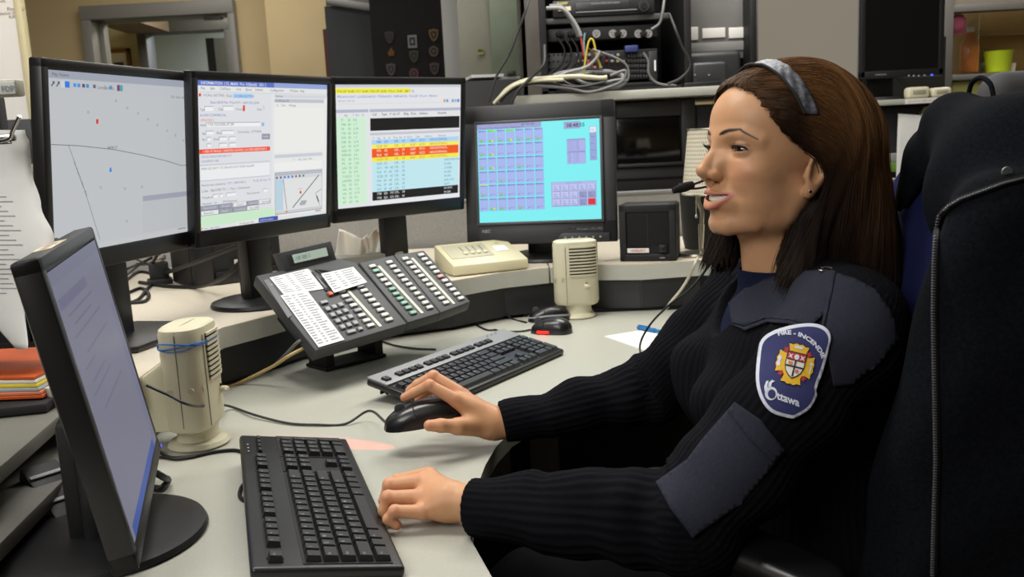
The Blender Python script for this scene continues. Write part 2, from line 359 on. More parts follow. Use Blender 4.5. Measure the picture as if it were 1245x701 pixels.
# lower working desk with the curved cut-out where she sits
e = lambda x, y: g2(x, y, ZF)
sit = [e(596, 701), e(590, 676), e(574, 655)]
arc = [e(577, 600), e(590, 565), e(603, 543), e(622, 523), e(655, 503), e(700, 480), e(770, 453), e(840, 428)]
desk = [(-.63, .55), (-.06, .55), (-.05, .80)]+[e(598, 701)] + [e(572, 655)] + arc + [(.62, 2.02), (.95, 2.05), (1.3, 1.9), (1.3, 2.05), (.95, 2.28), (.62, 2.33), e(845, 375), e(760, 378), e(690, 381), e(600, 388), e(515, 399), e(430, 415), e(370, 433), e(310, 452), e(272, 468), (-.70, 1.70), (-.70, 1.3), (-.66, .9)]
b = MB(); b.prism(desk, ZF-.003, ZF, LAM); b.prism(desk, ZF-.028, ZF-.003, EDGE2)
DESK = single(b, 'working_desk', 'grey laminate lower desk with curved front edge under keyboards and hands', 'desk')
b = MB(); b.box((-.35, 1.25, .35), (.05, .6, .70), BLK2, .004); single(b, 'desk_pedestal', 'black support panel below the grey desk under the near keyboard', 'desk support')
b = MB(); b.box((.35, 2.2, .35), (.5, .04, .70), BLK2, .004); single(b, 'desk_pedestal', 'black support panel below the grey desk under the note paper', 'desk support')
# grey shelves at the lower left
SHG = mat('shelf_grey', (104, 103, 96), .5, noise=.04)
b = MB(); P = [G(-60, 600, .84), G(55, 492, .84), G(150, 452, .84)]
def slab(name, label, px, z, th, cat, depth=.30, col=SHG):
    a = G(*px[0], z); c = G(*px[1], z); dv = (c-a).normalized(); nv = Vector((-dv.y, dv.x, 0)) 
    if nv.x > 0: nv = -nv
    o = [a, c, c+nv*depth, a+nv*depth]
    q = MB(); q.prism([(v.x, v.y) for v in o], z-th, z, col, bev=.004); return single(q, name, label, cat)
slab('tray_shelf', 'grey metal shelf holding the orange folders behind the nearest monitor', ((-40, 601), (130, 455)), .83, .022, 'shelf', .28)
slab('tray_shelf', 'lower grey metal shelf below the shelf with orange folders', ((-40, 700), (160, 500)), .775, .022, 'shelf', .30)
# ================================================================== MONITORS
class Scr(MB):
    """flat contents of a screen: fractions of its width and height, y downwards"""
    def __init__(s, T, W, H, st): super().__init__(T); s.W = W; s.H = H; s.st = st; s.k = 0
    def r(s, x0, y0, x1, y1, col, st=None):
        s.k += 1; z = .0004+s.k*4e-6; W, H = s.W, s.H; f = lambda x, y: (-W/2+x*W, H/2-y*H, z)
        s.add([f(x0, y1), f(x1, y1), f(x1, y0), f(x0, y0)], [[0, 1, 2, 3]], emit(col, st or s.st)); return s
    def t(s, x, y, txt, h, col, bold=.0, sx=1, al='LEFT'):
        s.k += 1; z = .0004+s.k*4e-6
        s.text(txt, h*s.H*1.35, emit(col, s.st), Matrix.Translation((-s.W/2+x*s.W, s.H/2-y*s.H, z)), al, bold, sx); return s
    def line(s, p, q, col, w=.003):
        s.k += 1; z = .0004+s.k*4e-6; W, H = s.W, s.H
        a = Vector((-W/2+p[0]*W, H/2-p[1]*H, z)); c = Vector((-W/2+q[0]*W, H/2-q[1]*H, z)); d = (c-a).normalized(); n = Vector((-d.y, d.x, 0))*w*W/2
        s.add([a-n, c-n, c+n, a+n], [[0, 1, 2, 3]], emit(col, s.st)); return s
def scr_T(c, yaw, tilt):
    r = Vector((math.cos(yaw), math.sin(yaw), 0)); n0 = Vector((math.sin(yaw), -math.cos(yaw), 0))
    u = Vector((0, 0, 1))*math.cos(tilt)-n0*math.sin(tilt); n = r.cross(u)
    T = Matrix((r, u, n)).transposed().to_4x4(); T.translation = c; return T

def s_map(s):
    s.r(0, 0, 1, 1, (200, 203, 206)); s.r(0, 0, 1, .042, (166, 172, 186)); s.r(0, .042, 1, .1, (198, 201, 206)); s.t(.02, .03, 'Map Viewer', .02, (90, 95, 110))
    s.r(.965, .008, .99, .034, (190, 195, 205)); s.line((.97, .012), (.985, .03), (110, 115, 125)); s.line((.985, .012), (.97, .03), (110, 115, 125))
    for i, (x, col) in enumerate(((.015, (90, 100, 120)), (.045, (90, 100, 120)), (.11, (50, 130, 230)), (.155, (80, 150, 230)), (.18, (80, 150, 230)), (.21, (90, 90, 110)), (.235, (60, 150, 210)), (.28, (110, 110, 120)), (.39, (60, 160, 220)))):
        if i < 2: s.line((x, .085), (x+.012, .07), col, .006); s.r(x+.008, .058, x+.02, .072, col)
        elif i < 3:
            s.r(x-.015, .055, x+.014, .088, col)
        else: s.r(x-.008, .062, x+.01, .082, col)
    s.r(.07, .052, .095, .09, (215, 218, 222)); s.t(.3, .085, 'Levels', .022, (120, 124, 132)); s.t(.345, .085, 'Streets', .022, (120, 124, 132))
    s.r(.435, .055, .455, .09, (120, 70, 130)); s.r(.456, .055, .475, .09, (80, 170, 160)); s.t(.85, .115, 'Tile  View  Address', .018, (120, 122, 128))
    G1 = (118, 124, 132)
    pts = [(0, .392), (.16, .402), (.4, .43), (.62, .472), (.8, .513), (.93, .55), (1, .553)]
    for a, c in zip(pts, pts[1:]): s.line(a, c, G1, .0035)
    s.line((.105, .398), (.2, .66), G1, .003); s.line((.2, .66), (.29, .95), G1, .003)
    s.t(.36, .425, 'BANK ST', .016, (70, 74, 84))
    for k, ch in enumerate('RIVERSIDE DR'): s.t(.135+k*.0062, .505+k*.0165, ch, .014, (80, 84, 94))
    s.line((.293, .262), (.293, .282), (225, 45, 40), .014); s.r(.286, .255, .302, .268, (225, 45, 40))
    s.r(.37, .535, .382, .552, (50, 140, 220)); s.r(.367, .55, .385, .56, (50, 140, 220)); s.r(.975, .72-.1, .985, .64, (50, 140, 220))
    for x, y in ((.42, .1+.04), (.5, .18), (.58, .21), (.655, .245), (.73, .28), (.81, .315), (.88, .345), (.95, .38), (.23, .21), (.3, .64), (.47, .66), (.6, .66), (.48, .86), (.72, .74-.0)):
        s.r(x, y, x+.011, y+.014, (150, 154, 160)); s.r(x+.003, y+.003, x+.008, y+.011, (200, 203, 206))
    s.r(.61, .755-.03, .99, .955, (190, 192, 196)); s.r(.612, .76, .988, .95, (196, 199, 202)); s.r(.61, .725, .99, .757, (165, 170, 184))
    s.r(0, .97, 1, 1, (204, 206, 208)); s.r(.03, .978, .12, .986, (150, 152, 158)); s.r(.9, .968, .97, .976, (150, 152, 158))
def s_form(s):
    bg = (231, 233, 234); s.r(0, 0, 1, 1, bg); s.r(0, 0, 1, .034, (92, 116, 196)); s.r(.55, 0, 1, .034, (150, 168, 220)); s.t(.02, .026, 'INFORMATION  [ FL_MAIN  Fire  0.0(build)  1021 ]', .02, (235, 238, 250), .01)
    x = .02
    for w in ('File', 'Edit', 'CallTaker', 'Unit', 'Query', 'Utilities', 'Configuration', 'Window', 'Help'): s.t(x, .06, w, .018, (100, 104, 112)); x += .022+len(w)*.0105
    s.r(0, .072, 1, .076, (205, 207, 212))
    # left pane
    s.r(0, .078, .53, .90, (226, 228, 232)); s.r(.005, .085, .02, .105, (230, 60, 50)); s.t(.03, .104, '1>CALL (ACTIVE)  (Cap)', .018, (110, 110, 130)); s.r(.24, .082, .38, .112, (170, 215, 248)); s.t(.25, .106, '2>CAD (ACTIVE)', .018, (60, 90, 200))
    s.t(.08, .15, 'Status 00:30 Mar 19 by FC71 : BARTON, JEAN', .017, (110, 118, 190)); 
    def field(x0, y0, x1, y1): s.r(x0, y0, x1, y1, (150, 155, 165)); s.r(x0+.003, y0+.004, x1, y1, (244, 245, 247))
    for lab, x, y in (('Type', .01, .198), ('City', .135, .195), ('Priority', .26, .195), ('Zone', .415, .195), ('Addr', .01, .30), ('Apt', .02, .355), ('Bldg', .12, .353), ('Community  OTTAWA', .27, .35), ('Ste', .02, .395), ('Date', .10, .394)): s.t(x, y, lab, .017, (112, 116, 130))
    for f in ((.04, .168, .10, .2), (.165, .165, .24, .195), (.05, .275, .44, .305), (.045, .33, .10, .355), (.155, .33, .24, .355), (.05, .372, .08, .398), (.135, .372, .19, .398), (.205, .372, .255, .398), (.05, .415, .08, .44), (.135, .415, .19, .44), (.205, .415, .255, .44)): field(*f)
    s.r(.31, .16, .325, .2, (232, 60, 48)); s.r(.46, .16, .475, .19, (210, 214, 222)); s.t(.06, .297, '1105 COLONEL BY DR', .017, (90, 90, 96)); s.t(.01, .235, 'ALARM COMMERCIAL', .017, (110, 118, 190)); s.t(.01, .268, 'UPDATED |', .017, (235, 90, 70))
    s.r(.45, .36, .515, .4, (150, 155, 170)); s.t(.458, .387, 'Verify', .017, (225, 225, 232)); s.r(.45, .28, .47, .305, (150, 190, 230))
    s.r(0, .452, .515, .482, (244, 76, 44)); s.t(.02, .475, '1-PER STORAGE CARELESS LEAVING ACCESS RESPONSE 9', .017, (255, 225, 210), .01)
    s.t(.01, .51, 'CROSS MEADOWLARK, N 7', .016, (130, 134, 180)); s.t(.01, .54, 'UNIVERSITY RD', .016, (130, 134, 180))
    s.r(0, .555, .515, .56, (190, 194, 202)); s.r(.005, .568, .51, .66, (240, 241, 243)); s.t(.01, .59, 'PREM SECURITY TO ON SITE NOT GRND ALARM', .016, (120, 122, 130)); s.r(.0, .66, .515, .665, (190, 194, 202))
    s.t(.01, .70, 'Persons last updated by:', .016, (115, 118, 128)); s.t(.19, .70, 'FC71 : BARTON, J', .016, (110, 118, 190)); s.t(.38, .70, '19  03  02  Mar  19', .016, (110, 118, 200))
    s.t(.01, .74, 'Caller   RELATED TO   |  Tmp  |  Comments |', .017, (105, 108, 118))
    s.t(.01, .785, 'Telephone', .017, (115, 118, 128)); s.t(.33, .785, 'Non Received', .016, (125, 128, 138)); s.t(.01, .825, 'Response   1st         EMS Response', .016, (115, 118, 128)); field(.085, .76, .12, .785); field(.13, .76, .155, .785); field(.18, .758, .25, .782); field(.455, .755, .49, .78)
    dk = (160, 164, 178); lt = (236, 237, 240)
    for (x0, x1, y, c, tx) in ((.0, .125, .84, dk, 'Resources(R)'), (.125, .225, .84, dk, 'Alarm(A)'), (.23, .33, .84, lt, 'Clear(C)'), (.33, .42, .84, dk, 'Submit(S)'), (.425, .515, .84, lt, 'Overhead'), (.0, .125, .875, lt, 'Related(T)'), (.125, .225, .875, dk, 'Plan(P)'), (.225, .33, .875, dk, 'Contacts(O)'), (.33, .42, .875, lt, 'Memo(M)'), (.0, .125, .91, lt, 'TLog'), (.125, .225, .91, lt, 'Back(B)'), (.225, .33, .91, dk, 'Dispatch')):
        s.r(x0, y-.008, x1, y+.026, (120, 122, 134)); s.r(x0+.002, y-.006, x1-.003, y+.022, c); s.t(x0+.02, y+.016, tx, .015, (215, 216, 224) if c == dk else (110, 112, 120))
    s.r(0, .93, .54, .968, (236, 238, 244)); s.t(.02, .948, '1> FIRST    1st  2nd  APPARATUS  STREETS', .014, (120, 120, 230)); s.r(.0, .934, .01, .95, (230, 60, 60))
def s_form_low(s):
    s.r(0, .90, .54, .975, (206, 238, 206))
    # right pane
    s.r(.545, .09, 1, 1, (236, 237, 236)); s.r(.55, .082, .99, .105, (214, 217, 224)); s.t(.56, .1, 'Address', .016, (110, 112, 120)); s.r(.55, .112, .97, .138, (196, 199, 208)); s.t(.56, .133, 'Call/Person ID', .017, (100, 104, 120)); s.t(.57, .165, '#     Time      Message', .016, (120, 122, 130))
    s.r(.55, .172, .975, .5, (240, 241, 236)); s.r(.55, .515, .96, .54, (206, 209, 216)); s.t(.7, .566, '1 1      FULL_1BAR  TYPES', .014, (130, 132, 140)); s.r(.55, .575, .96, .635, (242, 243, 241))
    s.r(.55, .645, .96, .96, (150, 154, 162)); s.r(.553, .67, .957, .955, (228, 230, 230)); s.r(.553, .648, .957, .668, (188, 192, 202)); s.r(.553, .67, .957, .70, (214, 217, 222))
    for i, c in enumerate(((90, 100, 120), (90, 100, 120), (60, 130, 220), (60, 130, 220), (60, 130, 220), (200, 90, 60), (90, 100, 120), (60, 150, 90))): s.r(.56+i*.032, .676, .576+i*.032, .692, c)
    s.r(.553, .70, .62, .93, (190, 214, 228)); s.line((.62, .70), (.65, .93), (90, 96, 104), .004); s.line((.70, .92), (.93, .69), (80, 84, 90), .006); s.line((.9, .83), (.955, .80), (120, 124, 130)); s.line((.9, .83), (.94, .93), (120, 124, 130))
    s.line((.91, .85), (.93, .90), (60, 64, 70), .01); s.r(.76, .8, .775, .82, (230, 50, 50)); s.t(.75, .79, 'LOC', .014, (230, 80, 70)); s.r(.76, .89, .81, .91, (170, 174, 180)); s.r(.77, .875, .82, .895, (170, 174, 180))
    s.r(.553, .935, .957, .955, (206, 209, 214)); s.r(.64, .938, .655, .952, (240, 130, 60)); s.r(.56, .938, .57, .952, (230, 200, 50)); s.r(.9, .965, .95, .975, (190, 160, 160))
    s.r(0, .975, 1, 1.0, (228, 230, 232)); s.r(.25, .972, .42, .998, (236, 236, 234)); s.t(.27, .994, 'Info Request CAD', .014, (110, 90, 80)); s.r(.42, .966, .575, .998, (62, 84, 178)); s.t(.43, .99, 'CAD Fire Viewer', .014, (220, 225, 250)); s.r(.0, .98, .012, .994, (220, 190, 60)); s.t(.02, .994, 'Start   Map Viewer', .013, (110, 120, 150))
def s_units(s):
    s.r(0, 0, 1, 1, (232, 233, 236)); s.r(0, 0, 1, .022, (206, 209, 216)); s.r(0, .03, .57, .07, (248, 244, 70)); s.t(.012, .063, 'P14-OP 18:48 / P17 18:48 / P24-OP 18:48 / P24-A 18:48 / 3M17 18.', .02, (150, 130, 50), .008)
    s.t(.012, .105, 'P02-H/A15/AC / LACES/NACES / P28/NACES / P28/NACES / P24-OP / P12-41 / P04-41 /', .02, (96, 104, 214)); s.t(.012, .135, '180 Calls / 180 Calls', .014, (150, 152, 158)); s.r(0, .15, 1, .153, (214, 216, 220))
    for i, c in enumerate(((240, 160, 90), (90, 170, 240), (230, 230, 235), (110, 170, 220), (150, 200, 160), (80, 130, 240))): s.r(.85+i*.024, .125, .868+i*.024, .15, c)
    s.r(0, .198, .24, .222, (184, 188, 204)); s.r(.25, .198, 1, .222, (184, 188, 204)); s.t(.06, .25, 'Ag..      T  Stn    D..', .018, (120, 122, 130))
    s.t(.27, .25, 'Call      Type    P  Gr AT     Bldg   Zone    Address              Remarks', .02, (70, 72, 80), .006)
    s.r(.0, .262, .235, .972, (214, 244, 218)); s.r(.222, .222, .236, .99, (232, 234, 238))
    L = ['P1', 'T46', 'P2', 'T42', 'P24', 'P38', 'Q3', 'N23', 'WR3', 'R2', 'PT..', 'LA3', 'W..', 'T102', 'LAD3', 'P2..', 'HA..', 'H3..', 'R3', 'A7']
    for i, k in enumerate(L):
        y = .29+i*.0352; s.t(.035, y, k, .02, (96, 178, 116), .006); s.t(.085, y, 'ID', .02, (96, 178, 116), .006); s.t(.125, y, '%d.%d' % (i % 3, (i*7) % 25), .02, (96, 178, 116), .006)
    s.r(.253, .272, .992, .375, (26, 25, 26)); s.r(.25, .392, 1, .412, (200, 203, 214)); s.t(.27, .445, 'T     Ag..    St     R     Time  Stn   D  Call #     Type        Address           Remarks', .017, (120, 122, 130))
    rows = [((176, 218, 250), (80, 110, 220), 'P04    OP'), ((250, 240, 110), (200, 170, 40), 'SLSE  DS'), ((246, 92, 32), (255, 235, 220), 'P03    AS'), ((246, 92, 32), (255, 235, 220), 'RL4    AS'), ((250, 238, 80), (206, 170, 40), 'LA39  DS')]
    rows += [((198, 236, 244), (110, 160, 190), k) for k in ('SLSE  AS', 'N12   VB   AE', 'P24   SP   AE', 'SCSE  SP   AE', 'P44   SP   AE', 'P02   SP   AE', 'P07   SP   AE')] + [((24, 24, 26), (225, 225, 225), 'P28   SJA   OS'), ((24, 24, 26), (225, 225, 225), 'P28   SJA   OS')]
    h = .0362; y = .452
    s.r(.262, y-.002, .985, y+h*14, (198, 236, 244))
    for i, (bg, fg, tx) in enumerate(rows):
        s.r(.262, y, .985, y+h+.001, bg); yb = y+h*.74; s.t(.30, yb, tx, .021, fg, .008); s.t(.44, yb, 'OR..   %d' % (10+i*7 % 60), .021, fg, .008)
        if i < 5: s.t(.57, yb, '0%d67     ECO      1001/COUNCIL..' % (i % 4), .021, fg, .008)
        elif i < 14: s.t(.86, yb, ('WEATHER/HAZE', 'IN-SER', 'STORES', 'IN-SER', 'IN-SER', 'FUEL STN', 'QUIT', 'IN-GRN', 'IN-SER')[i-5], .019, fg, .008)
        y += h
    s.r(.25, y, .262, .972, (236, 238, 242)); s.r(.25, .962, 1, 1, (236, 238, 242))
def s_radio(s):
    CY = (128, 246, 250); LV = (170, 186, 244); s.r(0, 0, 1, 1, CY); s.r(0, 0, .53, .055, (160, 164, 214)); s.t(.02, .048, 'Console 1/2op: OperatorTalk  Monitoring 1/2', .018, (80, 80, 150)); s.t(.37, .025, 'SYS  ISW  KEY', .016, (50, 50, 90), .01)
    for r in range(6):
        for c in range(7):
            x = .006+c*.0775; y = .062+r*.1385
            s.r(x, y, x+.0705, y+.128, (150, 162, 226)); s.r(x+.002, y+.016, x+.0685, y+.126, LV)
            hot = r == 0 and c in (1, 3)
            if hot: s.r(x, y, x+.07, y+.018, (120, 240, 80))
            s.t(x+.005, y+.013, ('FIRE %d.%d' % (r+1, c)) if r < 2 else ('TOUR 1.%d' % c if c < 2 else 'MUTUAL %d' % c), .013, (70, 84, 190) if not hot else (60, 150, 60), .008)
            s.line((x+.012, y+.112), (x+.022, y+.1), (70, 90, 150), .004); s.line((x+.022, y+.1), (x+.062, y+.1), (140, 150, 216), .004)
            on = (r == 0) or (r == 1 and c < 2) or (r, c) in ((2, 0), (2, 1), (2, 4), (3, 2), (4, 0), (4, 2), (5, 1), (5, 2), (5, 4))
            if on: s.r(x+.016, y+.098, x+.04, y+.12, (90, 220, 90))
            if on and c in (1, 3): s.r(x+.034, y+.098, x+.05, y+.116, (240, 230, 70))
            if on and (c in (0, 2, 4, 6)): s.t(x+.005, y+.093, 'Prim', .014, (220, 90, 110))
    s.line((.006, .616), (.08, .616), (240, 230, 90), .006)
    s.r(.715, .018, .845, .088, (150, 156, 206)); s.r(.72, .023, .84, .083, (165, 172, 220)); s.t(.735, .072, '08:48:55', .04, (30, 34, 60), .012)
    s.r(.735, .19, .885, .44, (150, 158, 214)); s.r(.737, .205, .882, .31, (176, 184, 240)); s.r(.737, .33, .882, .437, (176, 184, 240))
    for i in range(5):
        s.t(.745, .222+i*.019, 'Fire %d%d   ts  100%d' % (i, i*3 % 7, i), .012, (90, 96, 140)); s.t(.745, .347+i*.019, 'Park      ts  10%d1' % i, .012, (90, 96, 140))
    for i, (tx, c) in enumerate((('Fire', (240, 240, 250)), ('Radio', (160, 170, 226)), ('Aux', (160, 170, 226)), ('Phone', (160, 170, 226)), ('Page', (160, 170, 226)))):
        s.r(.92, .075+i*.068, .975, .139+i*.068, (110, 130, 190)); s.r(.922, .078+i*.068, .973, .135+i*.068, c); s.t(.93, .115+i*.068, tx, .016, (90, 100, 170))
    s.r(.6, .615, .965, .865, (160, 172, 226)); s.r(.605, .62, .96, .86, (182, 190, 240)); s.t(.72, .635, 'Auxiliary Control Panel', .012, (80, 120, 220))
    for r in range(3):
        for c in range(5):
            x = .612+c*.071; y = .645+r*.073; col = (196, 202, 246)
            if (r, c) in ((1, 3), (1, 4), (2, 3)): col = (150, 156, 200)
            if (r, c) == (2, 4): col = (228, 36, 36)
            s.r(x+.002, y+.003, x+.061, y+.065, (120, 130, 186)); s.r(x, y, x+.058, y+.06, col)
            if col[0] != 228: s.t(x+.012, y+.028, 'All', .014, (80, 90, 140)); s.t(x+.01, y+.05, 'Relay', .014, (80, 90, 140))
def s_near(s):
    s.r(0, 0, 1, 1, (128, 128, 150)); s.r(.0, 0, 1, .05, (120, 122, 146)); s.r(.02, .1, .55, .14, (112, 112, 142)); s.r(.04, .955, .9, 1, (56, 88, 170))
    for i, (x, y, w) in enumerate(((.1, .17, .5), (.15, .21, .35), (.1, .25, .55), (.2, .33, .5), (.1, .37, .2), (.15, .43, .3), (.1, .47, .42), (.2, .55, .5))): s.r(x, y, x+w, y+.007, (110, 111, 134))
    s.r(.9, .3, 1, 1, (120, 122, 150))

BLED = emit((70, 70, 255), 2.2); BSTK = mat('light_blue_sticker', (90, 150, 230), .5)
def monitor(label, c, yaw, tilt, W, H, content, st, bez=(.017, .018, .036), base='disc', baseoff=.07, zdesk=ZR, brand='PHILIPS', group=None, deep=.05, colw=.075, plm=None, led=True, baser=.105):
    c = Vector(c); T = scr_T(c, yaw, tilt); n0 = Vector((math.sin(yaw), -math.cos(yaw), 0)); B0 = c-n0*baseoff; B0.z = zdesk
    t = thing('computer_monitor', label, 'monitor', B0, group); m = plm or BLK
    bs, bt, bb = bez; ow, oh = W+2*bs, H+bt+bb; cy = (bt-bb)/2
    q = MB(T); z1 = .010
    q.box((-(W/2+bs/2), cy, -deep/2+z1/2), (bs, oh, deep*.5+z1), m, .004); q.box(((W/2+bs/2), cy, -deep/2+z1/2), (bs, oh, deep*.5+z1), m, .004)
    q.box((0, H/2+bt/2, -deep/2+z1/2), (ow, bt, deep*.5+z1), m, .004); q.box((0, -H/2-bb/2, -deep/2+z1/2), (ow, bb, deep*.5+z1), m, .004)
    q.box((0, cy, -deep*.45), (ow-.006, oh-.006, deep*.5), m, .008); q.box((0, cy-.01, -deep*.85), (ow*.72, oh*.7, deep*.6), m, .02, 3)
    q.out('housing', t)
    s = Scr(T, W, H, st); content(s)
    if content is s_form: s_form_low(s)
    s.out('screen', t, 0)
    if brand:
        q = MB(T); q.text(brand, .0115 if brand == 'PHILIPS' else .012, mat('logo_grey', (150, 150, 150), .4), Matrix.Translation((0 if brand == 'PHILIPS' else -W/2+.005, -H/2-.016 if brand == 'PHILIPS' else -H/2-.028, -.0068)), 'CENTER' if brand == 'PHILIPS' else 'LEFT', .02)
        q.T = T @ Matrix.Translation((0, 0, 0)); q.out('logo', t, 0)
    if led:
        q = MB(T); o = [(math.cos(a)*.034, -H/2-.031+math.sin(a)*.0042*(1 if math.sin(a) > 0 else .25)) for a in [i*PI/12 for i in range(24)]]
        q.prism([(x, y+.002) for x, y in o], -.0072, -.0066, BLED if led is True else led); q.out('light_strip', t, 0)
    for k in range(5):
        q = MB(T); q.box((W/2-.09+k*.018, -H/2-.022, -.0065), (.009, .0035, .002), DKG, .001); q.out('control_button', t)
    # stand
    top = c + T.to_3x3() @ Vector((0, -H*.12, -deep*.9)); foot = B0+Vector((0, 0, .02)); R = Matrix.Rotation(yaw, 4, 'Z')
    q = MB(); TT = Matrix.Translation(B0) @ R; hh = top.z-zdesk
    q.box((0, .0, hh/2), (colw, .032, hh), BLK, .008, T=TT)
    q.box((0, .018, hh*.5), (colw*.72, .03, hh*.9), BLK2, .008, T=TT); q.box((0, -.01, hh), (.09, .05, .09), BLK2, .01, T=TT); q.out('stand_column', t)
    q = MB()
    if base == 'disc': q.lathe([(.001, 0), (baser, 0), (baser+.003, .004), (baser, .010), (baser*.85, .015), (.001, .0185)], BLK, (B0.x, B0.y, zdesk), 64)
    else:
        o = [(-.13, -.06), (-.09, -.115), (.09, -.115), (.13, -.06), (.13, .05), (.08, .10), (-.08, .10), (-.13, .05)]
        q.prism(o, 0, .013, BLK, TT, bev=.004)
    q.out('stand_base', t)
    return t, T
mons = [(( -.689, 1.653, 1.198), 1.314, -.116, s_map, .92), ((-.518, 1.982, 1.198), 1.035, -.122, s_form, 1.0), ((-.265, 2.332, 1.202), .693, -.118, s_units, 1.0)]
labs = ['black monitor at the left of the row, showing a pale street map', 'black monitor second in the row, showing a form with a red bar and green box', 'black monitor third in the row, showing yellow, orange and blue table rows']
for i, ((c, yaw, tilt, fn, st), lb) in enumerate(zip(mons, labs)):
    t, T = monitor(lb, c, yaw, tilt, .376, .301, fn, st, deep=.03, base='plate' if i == 0 else 'disc', group=None, led=(emit((170, 190, 235), 1.1) if i == 0 else True))
    q = MB(T); q.box((.188+.008, .1505+.006, .0005-.003), (.010, .014, .008), BSTK, .001); q.out('corner_sticker', t, label='small light blue corner sticker')
    if i == 1:
        q = MB(T); q.box((-.145, -.1505-.020, -.006), (.045, .017, .001), PAPER); q.text('PCTS', .009, INK, Matrix.Translation((-.145, -.1505-.023, -.0053)), 'CENTER'); q.out('name_label', t, 0, label='white name label on the lower frame')
# radio console monitor, charcoal
t, T = monitor('large charcoal monitor showing a bright cyan radio console screen', (.089, 2.465, 1.111), -.191, .123, .338, .27, s_radio, .97, bez=(.040, .052, .062), base='disc', baseoff=.10, zdesk=ZR, brand='NEC', plm=DKG, led=False, colw=.11, deep=.07, baser=.12)
q = MB(T); q.prism([(-.17+.03, -.19), (.12, -.19), (.15, -.165), (.05, -.165)] if 0 else [(.05, -.194), (.19, -.194), (.19, -.172), (.062, -.170), (.05, -.178)], -.010, .004, DKG, bev=.002)
for k in range(6): q.cyl((.07+k*.019, -.183, .003), (.07+k*.019, -.183, .0055), .0028, .0028, GREYP, 12)
q.out('control_panel', t)
q = MB(T); q.text('MultiSync LCD 1765', .0085, mat('logo_grey', 0), Matrix.Translation((.10, -.163, -.0066)), 'LEFT'); q.out('model_lettering', t, 0)
q = MB(T)
for (x, y, w, h) in ((0, .135+.004, .352, .008), (0, -.135-.004, .352, .008), (-.169-.004, 0, .008, .286), (.169+.004, 0, .008, .286)): q.box((x, y, -.004), (w, h, .012), mat('inner_bezel_grey', (70, 71, 74), .4), .002)
q.out('inner_bezel', t)
# nearest monitor, seen at a steep angle
t, T = monitor('nearest black monitor at the left, seen steeply from its side', (-.496-.002, 1.074, .944), 1.881, .162, .376, .301, s_near, .75, bez=(.017, .018, .024), base='disc', baseoff=.035, zdesk=ZF, brand=None, led=False, baser=.125, deep=.036, colw=.07)
q = MB(T); q.box((-.05, .1505+.0182, -.014), (.11, .0012, .02), mat('cream_label', (215, 205, 180), .6)); q.text('6 MS UPDATED', .012, mat('faded_red_ink', (190, 120, 100), .8), Matrix.Translation((-.10, .1505+.0190, -.010)) @ Matrix.Rotation(-PI/2, 4, 'X'), 'LEFT', .01); q.out('tape_label', t, 0, label='cream tape label with faded red lettering')
q = MB(T); q.box((.18, -.1505-.010, .0055), (.004, .003, .001), BLED); q.out('power_light', t, label='tiny blue power light')
